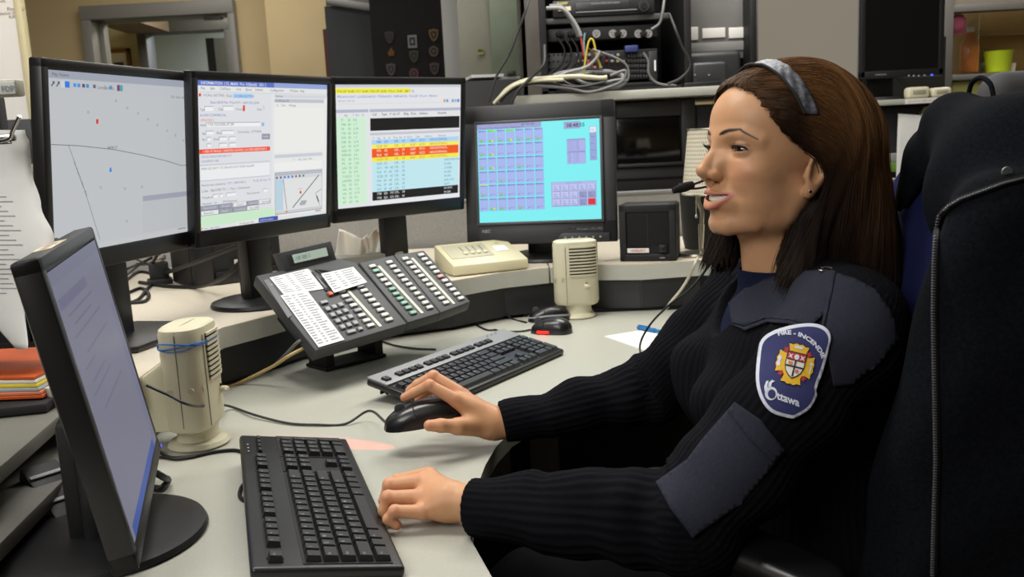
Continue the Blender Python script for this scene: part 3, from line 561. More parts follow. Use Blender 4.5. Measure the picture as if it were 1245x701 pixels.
# ================================================================== KEYBOARDS, MICE
def keyboard(label, cx, cy, yaw, silver):
    z0 = ZF+.0; T = frame_at((cx, cy, z0+.013), yaw, .19)
    t = thing('computer_keyboard', label, 'keyboard', (cx, cy, ZF)); L, Dp = (.455 if silver else .475), .165
    q = MB(T); q.box((0, Dp/2, -.007), (L, Dp, .014), BLK, .005, 3)
    q.out('body', t)
    kb = 6
    if silver:
        q = MB(T); q.box((0, Dp-.0255, .0015), (L-.004, .051, .004), SILV, .0015); q.out('rear_panel', t, label='silver strip behind the keys')
    KEY = mat('keycap_black', (33, 33, 36), .42); KEYB = mat('well_black', (14, 14, 15), .6); LEG = mat('key_lettering', (150, 150, 152), .6)
    q = MB(T); 
    y1 = .108 if not silver else .104
    if not silver:
        for a, c_ in ((-.229, .061), (.069, .130), (.134, .2335)): q.box(((a+c_)/2, .062, .0003), (c_-a, .098, .0012), KEYB)
        q.box((-.02-.06, .139, .0003), (.27, .019, .0012), KEYB); q.box((.097, .139, .0003), (.062, .019, .0012), KEYB)
    else:
        q.box((0, .058, .0004), (L-.012, .100, .0012), mat('key_bed_blue_black', (22, 30, 44), .5))
    q.out('key_bed', t)
    q = MB(T); lg = MB(T)
    def key(x, y, w, h=.0175, ch=''):
        hh = .0075; i = .0022
        v = [(x-w/2, y-h/2, 0), (x+w/2, y-h/2, 0), (x+w/2, y+h/2, 0), (x-w/2, y+h/2, 0)]
        v += [(x-w/2+i, y-h/2+i, hh), (x+w/2-i, y-h/2+i, hh), (x+w/2-i, y+h/2-i*.8, hh+.0006), (x-w/2+i, y+h/2-i*.8, hh+.0006)]
        q.add(v, [[0, 1, 5, 4], [1, 2, 6, 5], [2, 3, 7, 6], [3, 0, 4, 7], [4, 5, 6, 7]], KEY)
        if ch: lg.text(ch, .0062 if len(ch) == 1 else .0036, LEG, Matrix.Translation((x-w/2+i+.0008, y+.0006 if len(ch) == 1 else y+.0012, hh+.0008)), 'LEFT', .015)
    P = .019; X0 = -.218-(0 if silver else .008)
    rows = [('`1234567890-=', ['Back'], 0, 2), (['Tab'], 'QWERTYUIOP[]\\', 1.5, 0), (['Caps'], 'ASDFGHJKL;\'', 1.75, 2.25), (['Shift'], 'ZXCVBNM,./', 2.25, 2.75)]
    yy = [.103-.0, .084, .065, .046, .027] if not silver else [.098, .079, .060, .041, .022]
    yy = [y-.004 for y in yy]
    for i, ch in enumerate('`1234567890-='): key(X0+P*(i+.5), yy[0], P-.0015, ch=ch)
    key(X0+P*14, yy[0], P*2-.0015, ch='Back')
    key(X0+P*.75, yy[1], P*1.5-.0015, ch='Tab')
    for i, ch in enumerate('QWERTYUIOP[]'): key(X0+P*(1.5+i+.5), yy[1], P-.0015, ch=ch)
    key(X0+P*14.25, yy[1], P*1.5-.0015, ch='\\')
    key(X0+P*.875, yy[2], P*1.75-.0015, ch='Caps')
    for i, ch in enumerate("ASDFGHJKL;'"): key(X0+P*(1.75+i+.5), yy[2], P-.0015, ch=ch)
    key(X0+P*13.875, yy[2], P*2.25-.0015, ch='Enter')
    key(X0+P*1.125, yy[3], P*2.25-.0015, ch='Shift')
    for i, ch in enumerate('ZXCVBNM,./'): key(X0+P*(2.25+i+.5), yy[3], P-.0015, ch=ch)
    key(X0+P*13.625, yy[3], P*2.75-.0015, ch='Shift')
    x = X0
    for w, ch in ((1.5, 'Ctrl'), (1.1, ''), (1.4, 'Alt'), (6, ''), (1.4, 'Alt'), (1.1, ''), (1.1, ''), (1.4, 'Ctrl')): key(x+P*w/2, yy[4], P*w-.0015, ch=ch); x += P*w
    XN = X0+15.4*P+(0 if silver else .004)
    for i, ch in enumerate(('Ins', 'Home', 'PgUp', 'Del', 'End', 'PgDn')): key(XN+P*(i % 3+.5), yy[i//3], P-.0015, ch=ch)
    for i, j in ((1, 3), (0, 4), (1, 4), (2, 4)): key(XN+P*(i+.5), yy[j], P-.0015, ch='+')
    XP = XN+3.35*P+(0 if silver else .003); P2 = min(P, (L/2-.006-XP)/4)
    for j, r in enumerate(('N/*-', '789', '456', '123', '0.')):
        for i, ch in enumerate(r):
            if j == 4: key(XP+P2*(1 if i == 0 else 2.5), yy[4], P2*(2 if i == 0 else 1)-.0015, ch=ch)
            else: key(XP+P2*(i+.5), yy[j], P2-.0015, ch=ch)
    for a, j in (('+', 1.5), ('', 3.5)): key(XP+P2*3.5, (yy[int(j)]+yy[int(j)+1])/2, P2-.0015, .0365, ch=a)
    yf = .139 if not silver else .132
    for k, xx in enumerate([0]+[2+i for i in range(4)]+[6.5+i for i in range(4)]+[11+i for i in range(4)]): key(X0+P*(xx+.5), yf, P-.0015, .0165, ch='F%d' % k if k else 'Esc')
    for i in range(3): key(XN+P*(i+.5), yf, P-.0015, .0165, ch='Prt')
    if not silver:
        for i in range(4): key(XP+P2*(i+.5), yf+.0, P2-.002, .008)
    q.out('keys', t); lg.out('key_print', t, 0)
    q = MB(T)
    for i in range(3): q.box((XP+.012+i*.016, .155 if silver else .155, .0022+(.0025 if silver else 0)), (.005, .0025, .001), GREYP, .0004)
    q.out('status_lights', t)
    for sx in (-1, 1):
        q = MB(T); q.box((sx*(L/2-.035), Dp-.016, -.0225), (.02, .004, .022), BLK2, .0015); q.box((sx*(L/2-.044), Dp-.016, -.032), (.003, .007, .014), BLK2, .001); q.out('foot', t)
    return t
k = .471/.471
keyboard('black keyboard in the foreground beside the left hand', -.2125*.975+.003, 1.1889*.975-.010, 1.879, False)
keyboard('keyboard with black keys and a silver rear strip, behind the mouse hand', -.0196*.975, 1.7646*.975, .9746, True)

def mouse(label, loc, yaw, pitch=0, style='plain', L=.114, Wd=.062, H=.037, name='computer_mouse'):
    T = frame_at(loc, yaw, 0, 0) @ Matrix.Rotation(pitch, 4, 'Y'); t = thing(name, label, 'mouse', loc)
    MBK = mat('glossy_black_mouse', (22, 22, 24), .22 if style != 'held' else .32, coat=.3)
    def surf(x0, x1, zlo, m, gap=0, halfs=None, grow=0):
        nu, nv = 40, 24; vs = []; fs = []
        for i in range(nu+1):
            u = x0+(x1-x0)*i/nu; e = max(1e-4, 1-abs(u)**2.6)**(1/2.2); prof = (1-.18*u-.12*u*u) # nose at +x lower
            for j in range(nv+1):
                th = PI*j/nv; cy, cz = math.cos(th), math.sin(th)
                w = Wd/2*e*(1-.10*math.cos(u*2.2)+.02)+grow
                y = w*(abs(cy)**.8)*(1 if cy > 0 else -1); z = (H*e**.8*prof+grow)*(cz**.75 if cz > 0 else 0)
                vs.append((u*L/2, y, max(z, zlo)))
        for i in range(nu):
            for j in range(nv): a = i*(nv+1)+j; fs.append([a, a+1, a+nv+2, a+nv+1])
        base = len(vs)
        for i in range(nu):
            a = i*(nv+1); c_ = (i+1)*(nv+1); fs.append([a, c_, c_+nv, a+nv])
        return vs, fs
    q = MB(T); vs, fs = surf(-1, 1, 0, MBK); q.add(vs, fs, MBK); q.out('shell', t, 60)
    if style == 'silver':
        for s in (-1, 1):
            q = MB(T); q.tube([(-.055, s*.006, .012), (-.036, s*.0275, .016), (0, s*.0312, .017), (.034, s*.0268, .014), (.055, s*.006, .010)], .0026, SILV); q.out('side_strip', t, label='silver side strip')
    q = MB(T); q.tube([(.012, .0285, .018), (.014, .018, .0335), (.014, 0, .0365), (.014, -.018, .0335), (.012, -.0285, .018)], .0007, RUB, 6); q.tube([(.014, .0, .0368), (.035, 0, .0315), (.050, 0, .0215)], .0006, RUB, 6); q.out('button_seam', t)
    q = MB(T); q.cyl((.034, -.003, .029), (.034, .003, .029), .0085, .0085, mat('wheel_grey', (70, 70, 74), .5), 24); q.out('scroll_wheel', t)
    if style in ('red', 'held'):
        RED = emit((255, 30, 20), 6 if style == 'held' else 3); q = MB(T)
        if style == 'red': q.box((.012, .0300, .0065), (.030, .004, .006), RED, .001); 
        else: q.box((.006, 0, -.0005), (.008, .006, .001), RED)
        q.out('red_light', t, label='glowing red sensor light')
    return t, T
m_held, TH = mouse('black optical mouse lifted under the right hand', D(516, 514, 1.338), PI+.12, .08, 'held', L=.126)
l = bpy.data.lights.new('mouse_sensor_light', 'SPOT'); l.energy = 9; l.color = (1, .015, .012); l.spot_size = .42; l.spot_blend = 1; l.shadow_soft_size = .002
o = bpy.data.objects.new('mouse_sensor_light', l); COL.objects.link(o); p = D(508, 528, 1.338); o.location = (p.x, p.y, p.z-.004); tg = G(445, 541, ZF); o.rotation_euler = (tg-o.location).to_track_quat('-Z', 'Y').to_euler()
p = G(671, 405, ZF); mouse('glossy black mouse with a red glow at the end of the silver keyboard', p+Vector((.0, .01, 0)), 2.75, 0, 'red', L=.105, Wd=.062)
p = G(667, 396, ZF); mouse('black mouse with silver side strips, behind the red glowing mouse', (p.x+.005, p.y+.072, ZF), 3.2, 0, 'silver', L=.112, Wd=.062)

# ================================================================== DESK FANS (cream ionisers)
def fan(label, loc, yaw, band=False):
    loc = Vector(loc); T = frame_at(loc, yaw); t = thing('desk_fan_heater', label, 'fan', loc)
    w, d = .118, .074
    def sec(k, sx=1, sy=1, n=44):
        o = []
        for i in range(n):
            a = 2*PI*i/n; c_, s_ = math.cos(a), math.sin(a); o.append((abs(c_)**.62*(1 if c_ > 0 else -1)*w/2*sx*k, abs(s_)**.8*(1 if s_ > 0 else -1)*d/2*sy*k))
        return o
    zs = [(.034, .86), (.037, .95), (.045, 1), (.195, .985), (.2015, .95), (.2045, .86), (.2055, .5)]
    q = MB(T); vs = []; fs = []; n = 44
    for z, k in zs: vs += [(x, y, z) for x, y in sec(k)]
    for j in range(len(zs)-1): fs += [[j*n+i, j*n+(i+1) % n, (j+1)*n+(i+1) % n, (j+1)*n+i] for i in range(n)]
    fs += [list(range(n))[::-1], list(range((len(zs)-1)*n, len(zs)*n))]; q.add(vs, fs, CREAM)
    q.out('casing', t, 35)
    q = MB(T); o = [(.02, .036), (.076, .036), (.076, .10), (.062, .128), (.03, .150), (.02, .150)]
    R = Matrix(((0, 0, 1, 0), (1, 0, 0, 0), (0, 1, 0, 0), (0, 0, 0, 1)))
    q.prism(o, -.048, .048, CREAM, R, bev=.006); q.out('rear_hump', t, 35)
    q = MB(T); q.lathe([(.03, .012), (.036, .014), (.033, .024), (.036, .036)], CREAM, sx=1.15, sy=.95); q.lathe([(.001, 0), (.046, 0), (.050, .004), (.046, .010), (.034, .0145)], CREAM); q.out('foot', t, 35)
    # grille
    q = MB(T); gx0, gx1 = -.020, .052
    yf = lambda x: -d/2*(max(0, 1-(abs(x)/(w/2))**(2/.62)))**(.8/2)
    def strip(z0, z1, off, m, x0=gx0, x1=gx1, n=14):
        vs = []; 
        for i in range(n+1):
            x = x0+(x1-x0)*i/n; y = yf(x); vs += [(x, y-off, z0), (x, y-off, z1), (x, y+.004, z0), (x, y+.004, z1)]
        fs = []
        for i in range(n): a = 4*i; fs += [[a, a+4, a+5, a+1], [a+1, a+5, a+7, a+3], [a+2, a, a+1, a+3][::1] if i == 0 else [a, a+2, a+6, a+4]]
        q.add(vs, fs, m)
    strip(.112, .190, .0006, mat('grille_shadow_black', (22, 22, 20), .8)); q.out('grille_opening', t)  # dark patch on the solid casing, painted shade behind the slats
    q = MB(T)
    for i in range(10): strip(.1125+i*.0082, .1125+i*.0082+.0042, .0030, CREAM)
    q.out('grille_slats', t, 30)
    q = MB(T); y = yf(.02); q.box((.022, y-.0012, .088), (.0022, .003, .016), mat('slot_dark', (60, 58, 50), .6)); q.lathe([(.001, 0), (.006, 0), (.0055, .010), (.003, .013), (.001, .0132)], CREAM, T=Matrix.Translation((.022, y, .086)) @ Matrix.Rotation(PI/2, 4, 'X')); q.box((.022, y-.010, .086), (.018, .004, .0045), CREAM, .0018); q.out('control_knob', t, 40)
    q = MB(T); q.tube([(-w/2*.5, yf(-w/4)-.0003, z) for z in (.04, .1, .19)], .0006, mat('seam_grey', (120, 118, 104), .7), 6)
    for sx in (-1, 1): q.tube([(sx*w/2*1.0, -.002, z) for z in (.045, .1, .195)], .0007, mat('seam_grey', 0), 6)
    q.tube([(-w/2*.98, -.002, .2), (-.03, -.002, .2052), (.03, -.002, .2052), (w/2*.98, -.002, .2)], .0006, mat('seam_grey', 0), 6); q.out('casing_seam', t)
    q = MB(T); DMP = mat('dimple_cream', (186, 181, 155), .5)
    for x in (-.037,): q.cyl((x, yf(x)+.001, .105), (x, yf(x)-.0006, .105), .0055, .0055, DMP, 20)
    q.out('dimple', t)
    for y_ in (-.02, .014): q = MB(T); q.cyl((-w/2*.97, y_, .105), (-w/2*1.005, y_, .105), .005, .005, DMP, 20); q.out('dimple', t)
    return t, T
fan('cream desk fan with a dark slatted grille, standing behind the two spare mice', G(703, 387, ZF)+Vector((0, .03, 0)), .06)
pf = G(231, 548, ZF)
tf, TF = fan('cream desk fan with a blue rubber band, beside the nearest monitor', Vector((pf.x+.004, pf.y+.035, ZF)), PI/2-.04)
q = MB(TF)
for dz, r_ in ((0, .0011), (.003, .001), (-.002, .0009)):
    pts = []
    for i in range(49):
        a = 2*PI*i/48; c_, s_ = math.cos(a), math.sin(a)
        pts.append((abs(c_)**.62*(1 if c_ > 0 else -1)*.0602, abs(s_)**.8*(1 if s_ > 0 else -1)*.0382, .176+dz+.004*math.sin(a*2+dz*700)))
    q.tube(pts, r_, mat('blue_rubber', (50, 120, 205), .5), 6, 1)
single(q, 'rubber_band', 'blue rubber band stretched round the cream desk fan by the nearest monitor', 'rubber band')

# ================================================================== TELEPHONE CONSOLE
pc = Vector((-.302, 1.897, .892)); RZ, RX, RY = .781, .6, -.033
PR = (Matrix.Rotation(RZ, 4, 'Z') @ Matrix.Rotation(RX, 4, 'X') @ Matrix.Rotation(RY, 4, 'Y')); TP = Matrix.Translation(pc) @ PR; TPi = TP.inverted()
pn = PR.to_3x3() @ Vector((0, 0, 1)); CAMP = Vector((0, 0, CZ))
def uv(X, Y, h=0):       # a point of the enlarged view, on the console's face -> local (x, y)
    r = ray(290+X/3.69, 260+Y/3.69); t_ = (pc+pn*h-CAMP).dot(pn)/r.dot(pn); return (TPi @ (CAMP+r*t_)).xy
def up3(X, Y, h=0): u = uv(X, Y, h); return Vector((u.x, u.y, h))
tel = thing('telephone_console', 'dark grey telephone console tilted up, with rows of pale buttons and paper cards', 'telephone', (pc.x, pc.y, ZF))
A, Bq, Cq, Dq = (uv(78, 275), uv(830, 165), uv(1040, 395), uv(345, 612))
m1, m2 = uv(537, 222), uv(757, 490); n1, n2 = uv(694, 186), uv(905, 445)
def module(poly, th, name, inset=.004, raise_=.0):
    q = MB(TP); q.prism([(v.x, v.y) for v in poly], -th, raise_, PHG, bev=.0035); q.out(name, tel)
module([Dq, m2, m1+Vector((-.002, .004)), uv(440, 196), A], .030, 'main_body')
module([m2+Vector((.0012, 0)), n2+Vector((-.0006, 0)), n1+Vector((-.0006, 0)), m1+Vector((.0012, 0))], .026, 'button_module', raise_=.0025)
module([n2+Vector((.0006, 0)), Cq, Bq, n1+Vector((.0006, 0))], .026, 'button_module', raise_=.0025)
q = MB(TP); o = [Dq*.93+A*.07, Cq*.93+Bq*.07, Cq*.35+Bq*.65, Dq*.35+A*.65]; o = [v*.94 for v in o]; q.prism([(v.x, v.y) for v in o], -.055, -.02, BLK2, bev=.004); q.out('underside', tel)
# stand
q = MB(); T0 = frame_at((pc.x, pc.y, ZF), RZ); q.prism([(-.10, .045), (.06, .045), (.06, .125), (-.10, .125)], 0, .010, BLK2, T0, bev=.004)
for x in (-.085, .045):
    q.add([(x-.01, .05, .01), (x+.01, .05, .01), (x+.01, .12, .01), (x-.01, .12, .01), (x-.01, .05, .150), (x+.01, .05, .150), (x+.01, .12, .195), (x-.01, .12, .195)], [[3, 2, 1, 0], [4, 5, 6, 7], [0, 1, 5, 4], [1, 2, 6, 5], [2, 3, 7, 6], [3, 0, 4, 7]], BLK2, T0)
q.out('stand', tel)
# raised border bars of the keys
KW = mat('pale_button', (212, 213, 206), .45); KG = mat('green_button', (134, 176, 158), .45); KP = mat('pink_button', (214, 160, 145), .45); KR = mat('orange_button', (204, 84, 44), .4); KY = mat('grey_button', (150, 153, 155), .45)
WELL = mat('button_well', (36, 37, 38), .6)
nb = [0]
def button(X, Y, w, h, m, base=.0025, hh=.005):
    p = up3(X, Y, base); q = MB(TP); q.box((p.x, p.y, base+.0002), (w+.003, h+.003, .0012), WELL, .0004); q.box((p.x, p.y, base+hh/2), (w, h, hh), m, .0012, 2)
    o = q.out('button', tel)
    if m in (KG, KP, KR): o['label'] = {KG: 'pale green button', KP: 'pale pink button', KR: 'small orange button'}[m]
L1 = [(600, 238), (616, 258), (634, 279), (651, 299), (671, 319), (689, 340), (706, 362), (724, 383), (742, 402), (761, 424), (782, 446)]
R1 = [(676, 220), (692, 239), (710, 260), (728, 280), (745, 300), (764, 319), (782, 339), (801, 360), (819, 380), (837, 401), (856, 422)]
L2 = [(747, 204), (765, 223), (783, 243), (801, 263), (819, 281), (837, 301), (855, 320), (873, 341), (891, 361), (910, 381), (930, 401)]
R2 = [(818, 187), (834, 206), (853, 225), (871, 244), (887, 263), (905, 283), (925, 302), (942, 322), (960, 342), (978, 362), (997, 381)]
for col, g in ((L1, (5, 6, 7, 8, 9, 10, 1)), (R1, ()), (L2, ()), (R2, ())):
    for i, (X, Y) in enumerate(col): button(X, Y, .0155, .0085, KG if i in g else (KP if (col is R2 and i == 5) else KW))
for i, (X, Y) in enumerate([(462, 350), (478, 372), (495, 392), (515, 413), (534, 435), (552, 458), (573, 481), (592, 503)]): button(X, Y, .0165, .0085, KW if i in (1, 3) else KY if i < 5 else KW, 0)
for i, (X, Y) in enumerate([(545, 328), (563, 347), (580, 368), (598, 390), (617, 411), (636, 433), (656, 455), (674, 477)]): button(X, Y, .0165, .0085, KW if i else KY, 0)
for r in range(4):
    for c_ in range(3): button(400+c_*28.5+r*22, 430-c_*9.5+r*27, .0105, .0105, KY, 0)
button(383, 400, .016, .008, KY, 0); button(411, 363, .0105, .0095, KR, 0, .006); button(505, 531, .02, .008, KY, 0); button(545, 519, .01, .008, KY, 0)
def card(pts, name, mat_, h=.0012, par=tel, **k):
    q = MB(TP); q.prism([tuple(uv(X, Y, h)) for X, Y in pts][::-1], h-.0006, h, mat_); o = q.out(name, par, 0)
    if k.get('rows'):
        P4 = [up3(X, Y, h) for X, Y in pts]; rows, lo, hi = k['rows']; g = MB(TP); rr = random.Random(len(pts)+rows)
        for i in range(rows):
            f = (i+.8)/(rows+1)
            for a_, b_ in ((.05, .3), (.36, .5), (.56, .95)):
                b2 = a_+(b_-a_)*rr.uniform(.5, 1)
                def bl(s, tt): return (P4[0]*(1-s)+P4[1]*s)*(1-tt)+(P4[3]*(1-s)+P4[2]*s)*tt+Vector((0, 0, .0002))
                dt = .28/(rows+1); g.add([bl(a_, f-dt), bl(b2, f-dt), bl(b2, f+dt), bl(a_, f+dt)], [[3, 2, 1, 0]], mat('faint_print', (158, 160, 166), .8))
        g.out('printed_lines', par, 0)
CLR = mat('clear_grey_sleeve', (112, 115, 118), .25)
card([(140, 288), (318, 246), (402, 330), (208, 368)], 'card_sleeve', CLR, .0008)
card([(140, 285), (310, 245), (383, 335), (205, 362)], 'paper_card', PAPER, .0016, rows=(9, 0, 1))
card([(188, 365), (310, 345), (475, 563), (360, 597)], 'paper_card', PAPER, .0022, rows=(20, 0, 1))
card([(370, 268), (515, 237), (577, 305), (430, 352)], 'paper_card', PAPER, .0075, rows=(7, 0, 1))
STR = mat('label_strip', (196, 196, 176), .4)
for (a_, b_, hh) in (((490, 340), (638, 503), .001), ((629, 232), (826, 444), .0036), ((779, 197), (968, 402), .0036)):
    p, r_ = up3(*a_, hh), up3(*b_, hh); dv = (r_-p).normalized(); nv = Vector((-dv.y, dv.x, 0))*.0035
    q = MB(TP); q.prism([(v.x, v.y) for v in (p-nv, r_-nv, r_+nv, p+nv)], hh-.001, hh, STR); q.out('label_strip', tel, 0)
q = MB(TP); q.prism([tuple(uv(*v)) for v in ((112, 300), (135, 292), (240, 455), (222, 468))][::-1], 0, .0015, mat('name_slot_grey', (78, 80, 82), .4)); q.text('M', .008, KY, Matrix.Translation(up3(145, 322, .0017)), 'LEFT'); q.out('name_slot', tel)
q = MB(TP)
for a_, b_ in (((330, 262), (395, 345)), ((345, 250), (420, 300)), ((355, 252), (460, 262))): q.tube([up3(*a_, .001), up3(*b_, .001)], .0025, WELL, 8, 0)
q.out('cradle_groove', tel)
# display hood
pb0 = TP @ up3(215, 262, 0.0); pb1 = TP @ up3(442, 205, 0.0)
rx_ = (pb1-pb0).normalized(); tilt_ = (pn*.72+(PR.to_3x3() @ Vector((0, 1, 0)))*.69); tilt_ = (tilt_-rx_*tilt_.dot(rx_)).normalized(); nz_ = rx_.cross(tilt_)
TD = Matrix((rx_, tilt_, nz_)).transposed().to_4x4(); TD.translation = pb0; TDi = TD.inverted()
def dv2(X, Y, h=0):
    r = ray(290+X/3.69, 260+Y/3.69); t_ = (pb0+nz_*h-CAMP).dot(nz_)/r.dot(nz_); return (TDi @ (CAMP+r*t_)).xy
q = MB(TD); q.prism([tuple(dv2(*v)) for v in ((215, 258), (442, 205), (416, 121), (182, 175))], -.028, 0, PHG, bev=.003); q.out('display_hood', tel)
q = MB(TD); q.prism([tuple(dv2(*v)) for v in ((232, 236), (418, 194), (398, 139), (214, 183))], 0, .0012, DKG, bev=.001); q.out('display_frame', tel)
q = MB(TD); q.prism([tuple(dv2(*v)) for v in ((250, 221), (401, 187), (391, 150), (238, 184))], .0012, .0018, mat('lcd_green_grey', (196, 218, 208), .2)); 
o4 = [Vector((*dv2(*v), .0019)) for v in ((250, 221), (401, 187), (391, 150), (238, 184))]
for k_ in (.62, .38): 
    a_ = o4[0]*(1-k_)+o4[3]*k_; b_ = o4[1]*(1-k_)+o4[2]*k_; q.text('12:48   MAR 19', .006, mat('lcd_ink', (120, 140, 134), .4), Matrix.Translation(a_+Vector((.004, -.002, .0002))) @ Matrix.Rotation(math.atan2((b_-a_).y, (b_-a_).x), 4, 'Z'))
q.out('lcd_window', tel, 0)

# ================================================================== MIXER BOX, SPEAKER, LAMP, TISSUE
p0 = G(552, 337, ZR); p1 = G(643, 327, ZR); mx = (p0+p1)/2; mz = math.atan2(p1.y-p0.y, p1.x-p0.x); w = (p1-p0).length
t = thing('desk_control_box', 'beige sloping control box with four sliders beside the telephone console', 'control box', (mx.x, mx.y, ZR)); T = frame_at((mx.x, mx.y, ZR), mz)
R = Matrix(((0, 0, 1, 0), (1, 0, 0, 0), (0, 1, 0, 0), (0, 0, 0, 1)))
q = MB(T); q.prism([(0, .006), (.004, .002), (.155, .002), (.16, .006), (.16, .062), (.154, .068), (.003, .030), (0, .026)], -w/2, w/2, BEIGE, R, bev=.004); q.out('casing', t)
TS = T @ Matrix.Translation((0, .003, .030)) @ Matrix.Rotation(math.atan2(.038, .151), 4, 'X')
q = MB(TS); q.box((-.032, .092, .0008), (.118, .098, .0016), mat('pale_panel', (188, 184, 158), .5), .001); q.out('slider_panel', t)
for i in range(4):
    q = MB(TS); x = -.052+i*.0185+.006; q.box((x, .095, .0018), (.0018, .055, .0006), mat('slot_dark', 0)); q.out('slider_slot', t)
    q = MB(TS); q.box((x, .072-.003*(i % 2), .004), (.012, .008, .006), CREAM, .002); q.lathe([(.001, 0), (.007, 0), (.006, .0045), (.001, .005)], CREAM, (x, .066, .0016)); q.out('slider_knob', t)
q = MB(TS); q.box((.062, .088, .0008), (.036, .04, .0012), PAPER); q.out('white_label', t)
q = MB(TS); q.box((.066, .131, .0008), (.012, .004, .0012), mat('green_mark', (140, 190, 60), .5)); q.out('green_mark', t)
sx0, sx1 = G(752, 318, ZR), G(825, 317, ZR); sw = .152; sc_ = (sx0+sx1)/2; sz = math.atan2(sx1.y-sx0.y, sx1.x-sx0.x)-.02
t = thing('desk_speaker', 'square black desk speaker between the cyan screen and the lamp', 'speaker', (sc_.x, sc_.y, ZR)); T = frame_at((sc_.x, sc_.y, ZR), sz)
zh = D(788, 248, sc_.y).z-ZR
q = MB(T)
q.box((0, .055, zh/2), (sw, .10, zh), BLK2, .008, 3)
for x, z, a, b_ in ((0, zh-.011, sw, .022), (0, .010, sw, .020), (-sw/2+.010, zh/2, .020, zh), (sw/2-.010, zh/2, .020, zh)): q.box((x, .006, z), (a, .016, b_), BLK2, .004, 3)
q.out('cabinet', t)
q = MB(T); GR = mat('grille_black', (24, 23, 23), .7)
for i in range(22): q.box((0, .004, .04+i*.0040), (sw-.044, .003, .0018), GR)
q.box((0, .0065, .03+.05), (sw-.042, .002, .10), mat('grille_deep', (8, 8, 8), .9)); q.box((.0, .003, .085), (.003, .002, .09), GR); q.out('grille', t)
q = MB(T); q.box((-.026, -.0025, .030), (.058, .002, .012), PAPER); q.text('UNSELECT', .0085, mat('red_ink', (200, 60, 50), .7), T=Matrix.Translation((-.026, -.0037, .0268)) @ Matrix.Rotation(PI/2, 4, 'X'), align='CENTER', bold=.02); q.out('name_label', t, 0, label='white label with red UNSELECT lettering')
q = MB(T); q.box((.040, -.003, .034), (.020, .004, .020), BLK, .001); q.cyl((.040, -.004, .032), (.040, -.014, .032), .004, .0035, BLK, 16); q.out('volume_knob', t)
q = MB(T); q.box((.038, -.0025, .0095), (.014, .001, .0025), GREYP); q.out('logo', t)
# lamp
lb = G(851, 312, ZR); lb.y += .03; t = thing('table_lamp', 'small metal table lamp with perforated white shade behind her chin', 'lamp', (lb.x, lb.y, ZR))
q = MB(); q.lathe([(.001, 0), (.052, 0), (.054, .004), (.052, .009), (.02, .012), (.001, .0125)], METAL, (lb.x, lb.y, ZR), 48); q.out('base', t)
q = MB(); tp = D(866, 222, lb.y); q.cyl((lb.x+.01, lb.y, ZR+.01), (lb.x+.012, lb.y, ZR+.085), .0055, .0085, METAL); q.tube([(lb.x+.012, lb.y, ZR+.083), (lb.x+.014, lb.y, ZR+.12), (lb.x+.004, lb.y, ZR+.16), (lb.x+.03, lb.y, tp.z+.02)], .006, METAL, 12); q.out('stem', t)
z0_, z1_ = D(850, 235, lb.y).z, D(850, 157, lb.y).z; cx = D(875, 195, lb.y).x
SH = mat('pale_lamp_shade', (214, 208, 188), .6); q = MB(); n = 48; vs = []
q.cyl((cx, lb.y, z0_), (cx, lb.y, z1_), .102, .084, SH, 48, caps=False); q.cyl((cx, lb.y, z1_), (cx, lb.y, z0_), .082, .100, SH, 48, caps=False); q.out('shade', t)
q = MB()
for z_, r_ in ((z0_, .103), (z1_, .085)): q.tube([(cx+math.cos(a)*r_, lb.y+math.sin(a)*r_, z_) for a in [2*PI*i/32 for i in range(33)]], .0022, METAL, 8, 1)
q.out('shade_rim', t)
q = MB(); HOLE = mat('perforation_dark', (140, 128, 96), .8)
for r_ in range(15):
    f = (r_+.8)/16; z_ = z0_+(z1_-z0_)*f; rad = .1024-.018*f
    for i in range(40):
        a = PI+(i+.5*(r_ % 2))*PI/40; d_ = .0013; ca_, sa_ = math.cos(a), math.sin(a)
        q.add([(cx+ca_*rad-sa_*s*d_, lb.y+sa_*rad+ca_*s*d_, z_+u*d_*1.6) for s, u in ((-1, -1), (1, -1), (1, 1), (-1, 1))], [[0, 1, 2, 3]], HOLE)
q.out('perforations', t, 0)
q = MB(); pch = D(846, 236, lb.y-.06)
for i in range(16): q.lathe([(.0002, -.0014), (.0014, 0), (.0002, .0014)], METAL, (pch.x, pch.y, pch.z-i*.0033), 8)
q.lathe([(.0005, 0), (.0045, .003), (.0045, .006), (.001, .011)], METAL, (pch.x, pch.y, pch.z-.064), 12); q.out('pull_chain', t)
# black cup behind the lamp
pcup = D(852, 302, 2.6); q = MB(); q.lathe([(.001, 0), (.045, 0), (.052, .03), (.058, .16), (.061, .19), (.058, .19), (.05, .03), (.001, .03)], BLK2, (pcup.x, 2.6, ZR), 32); single(q, 'pen_cup', 'tall black plastic cup standing behind the metal lamp stem', 'cup')
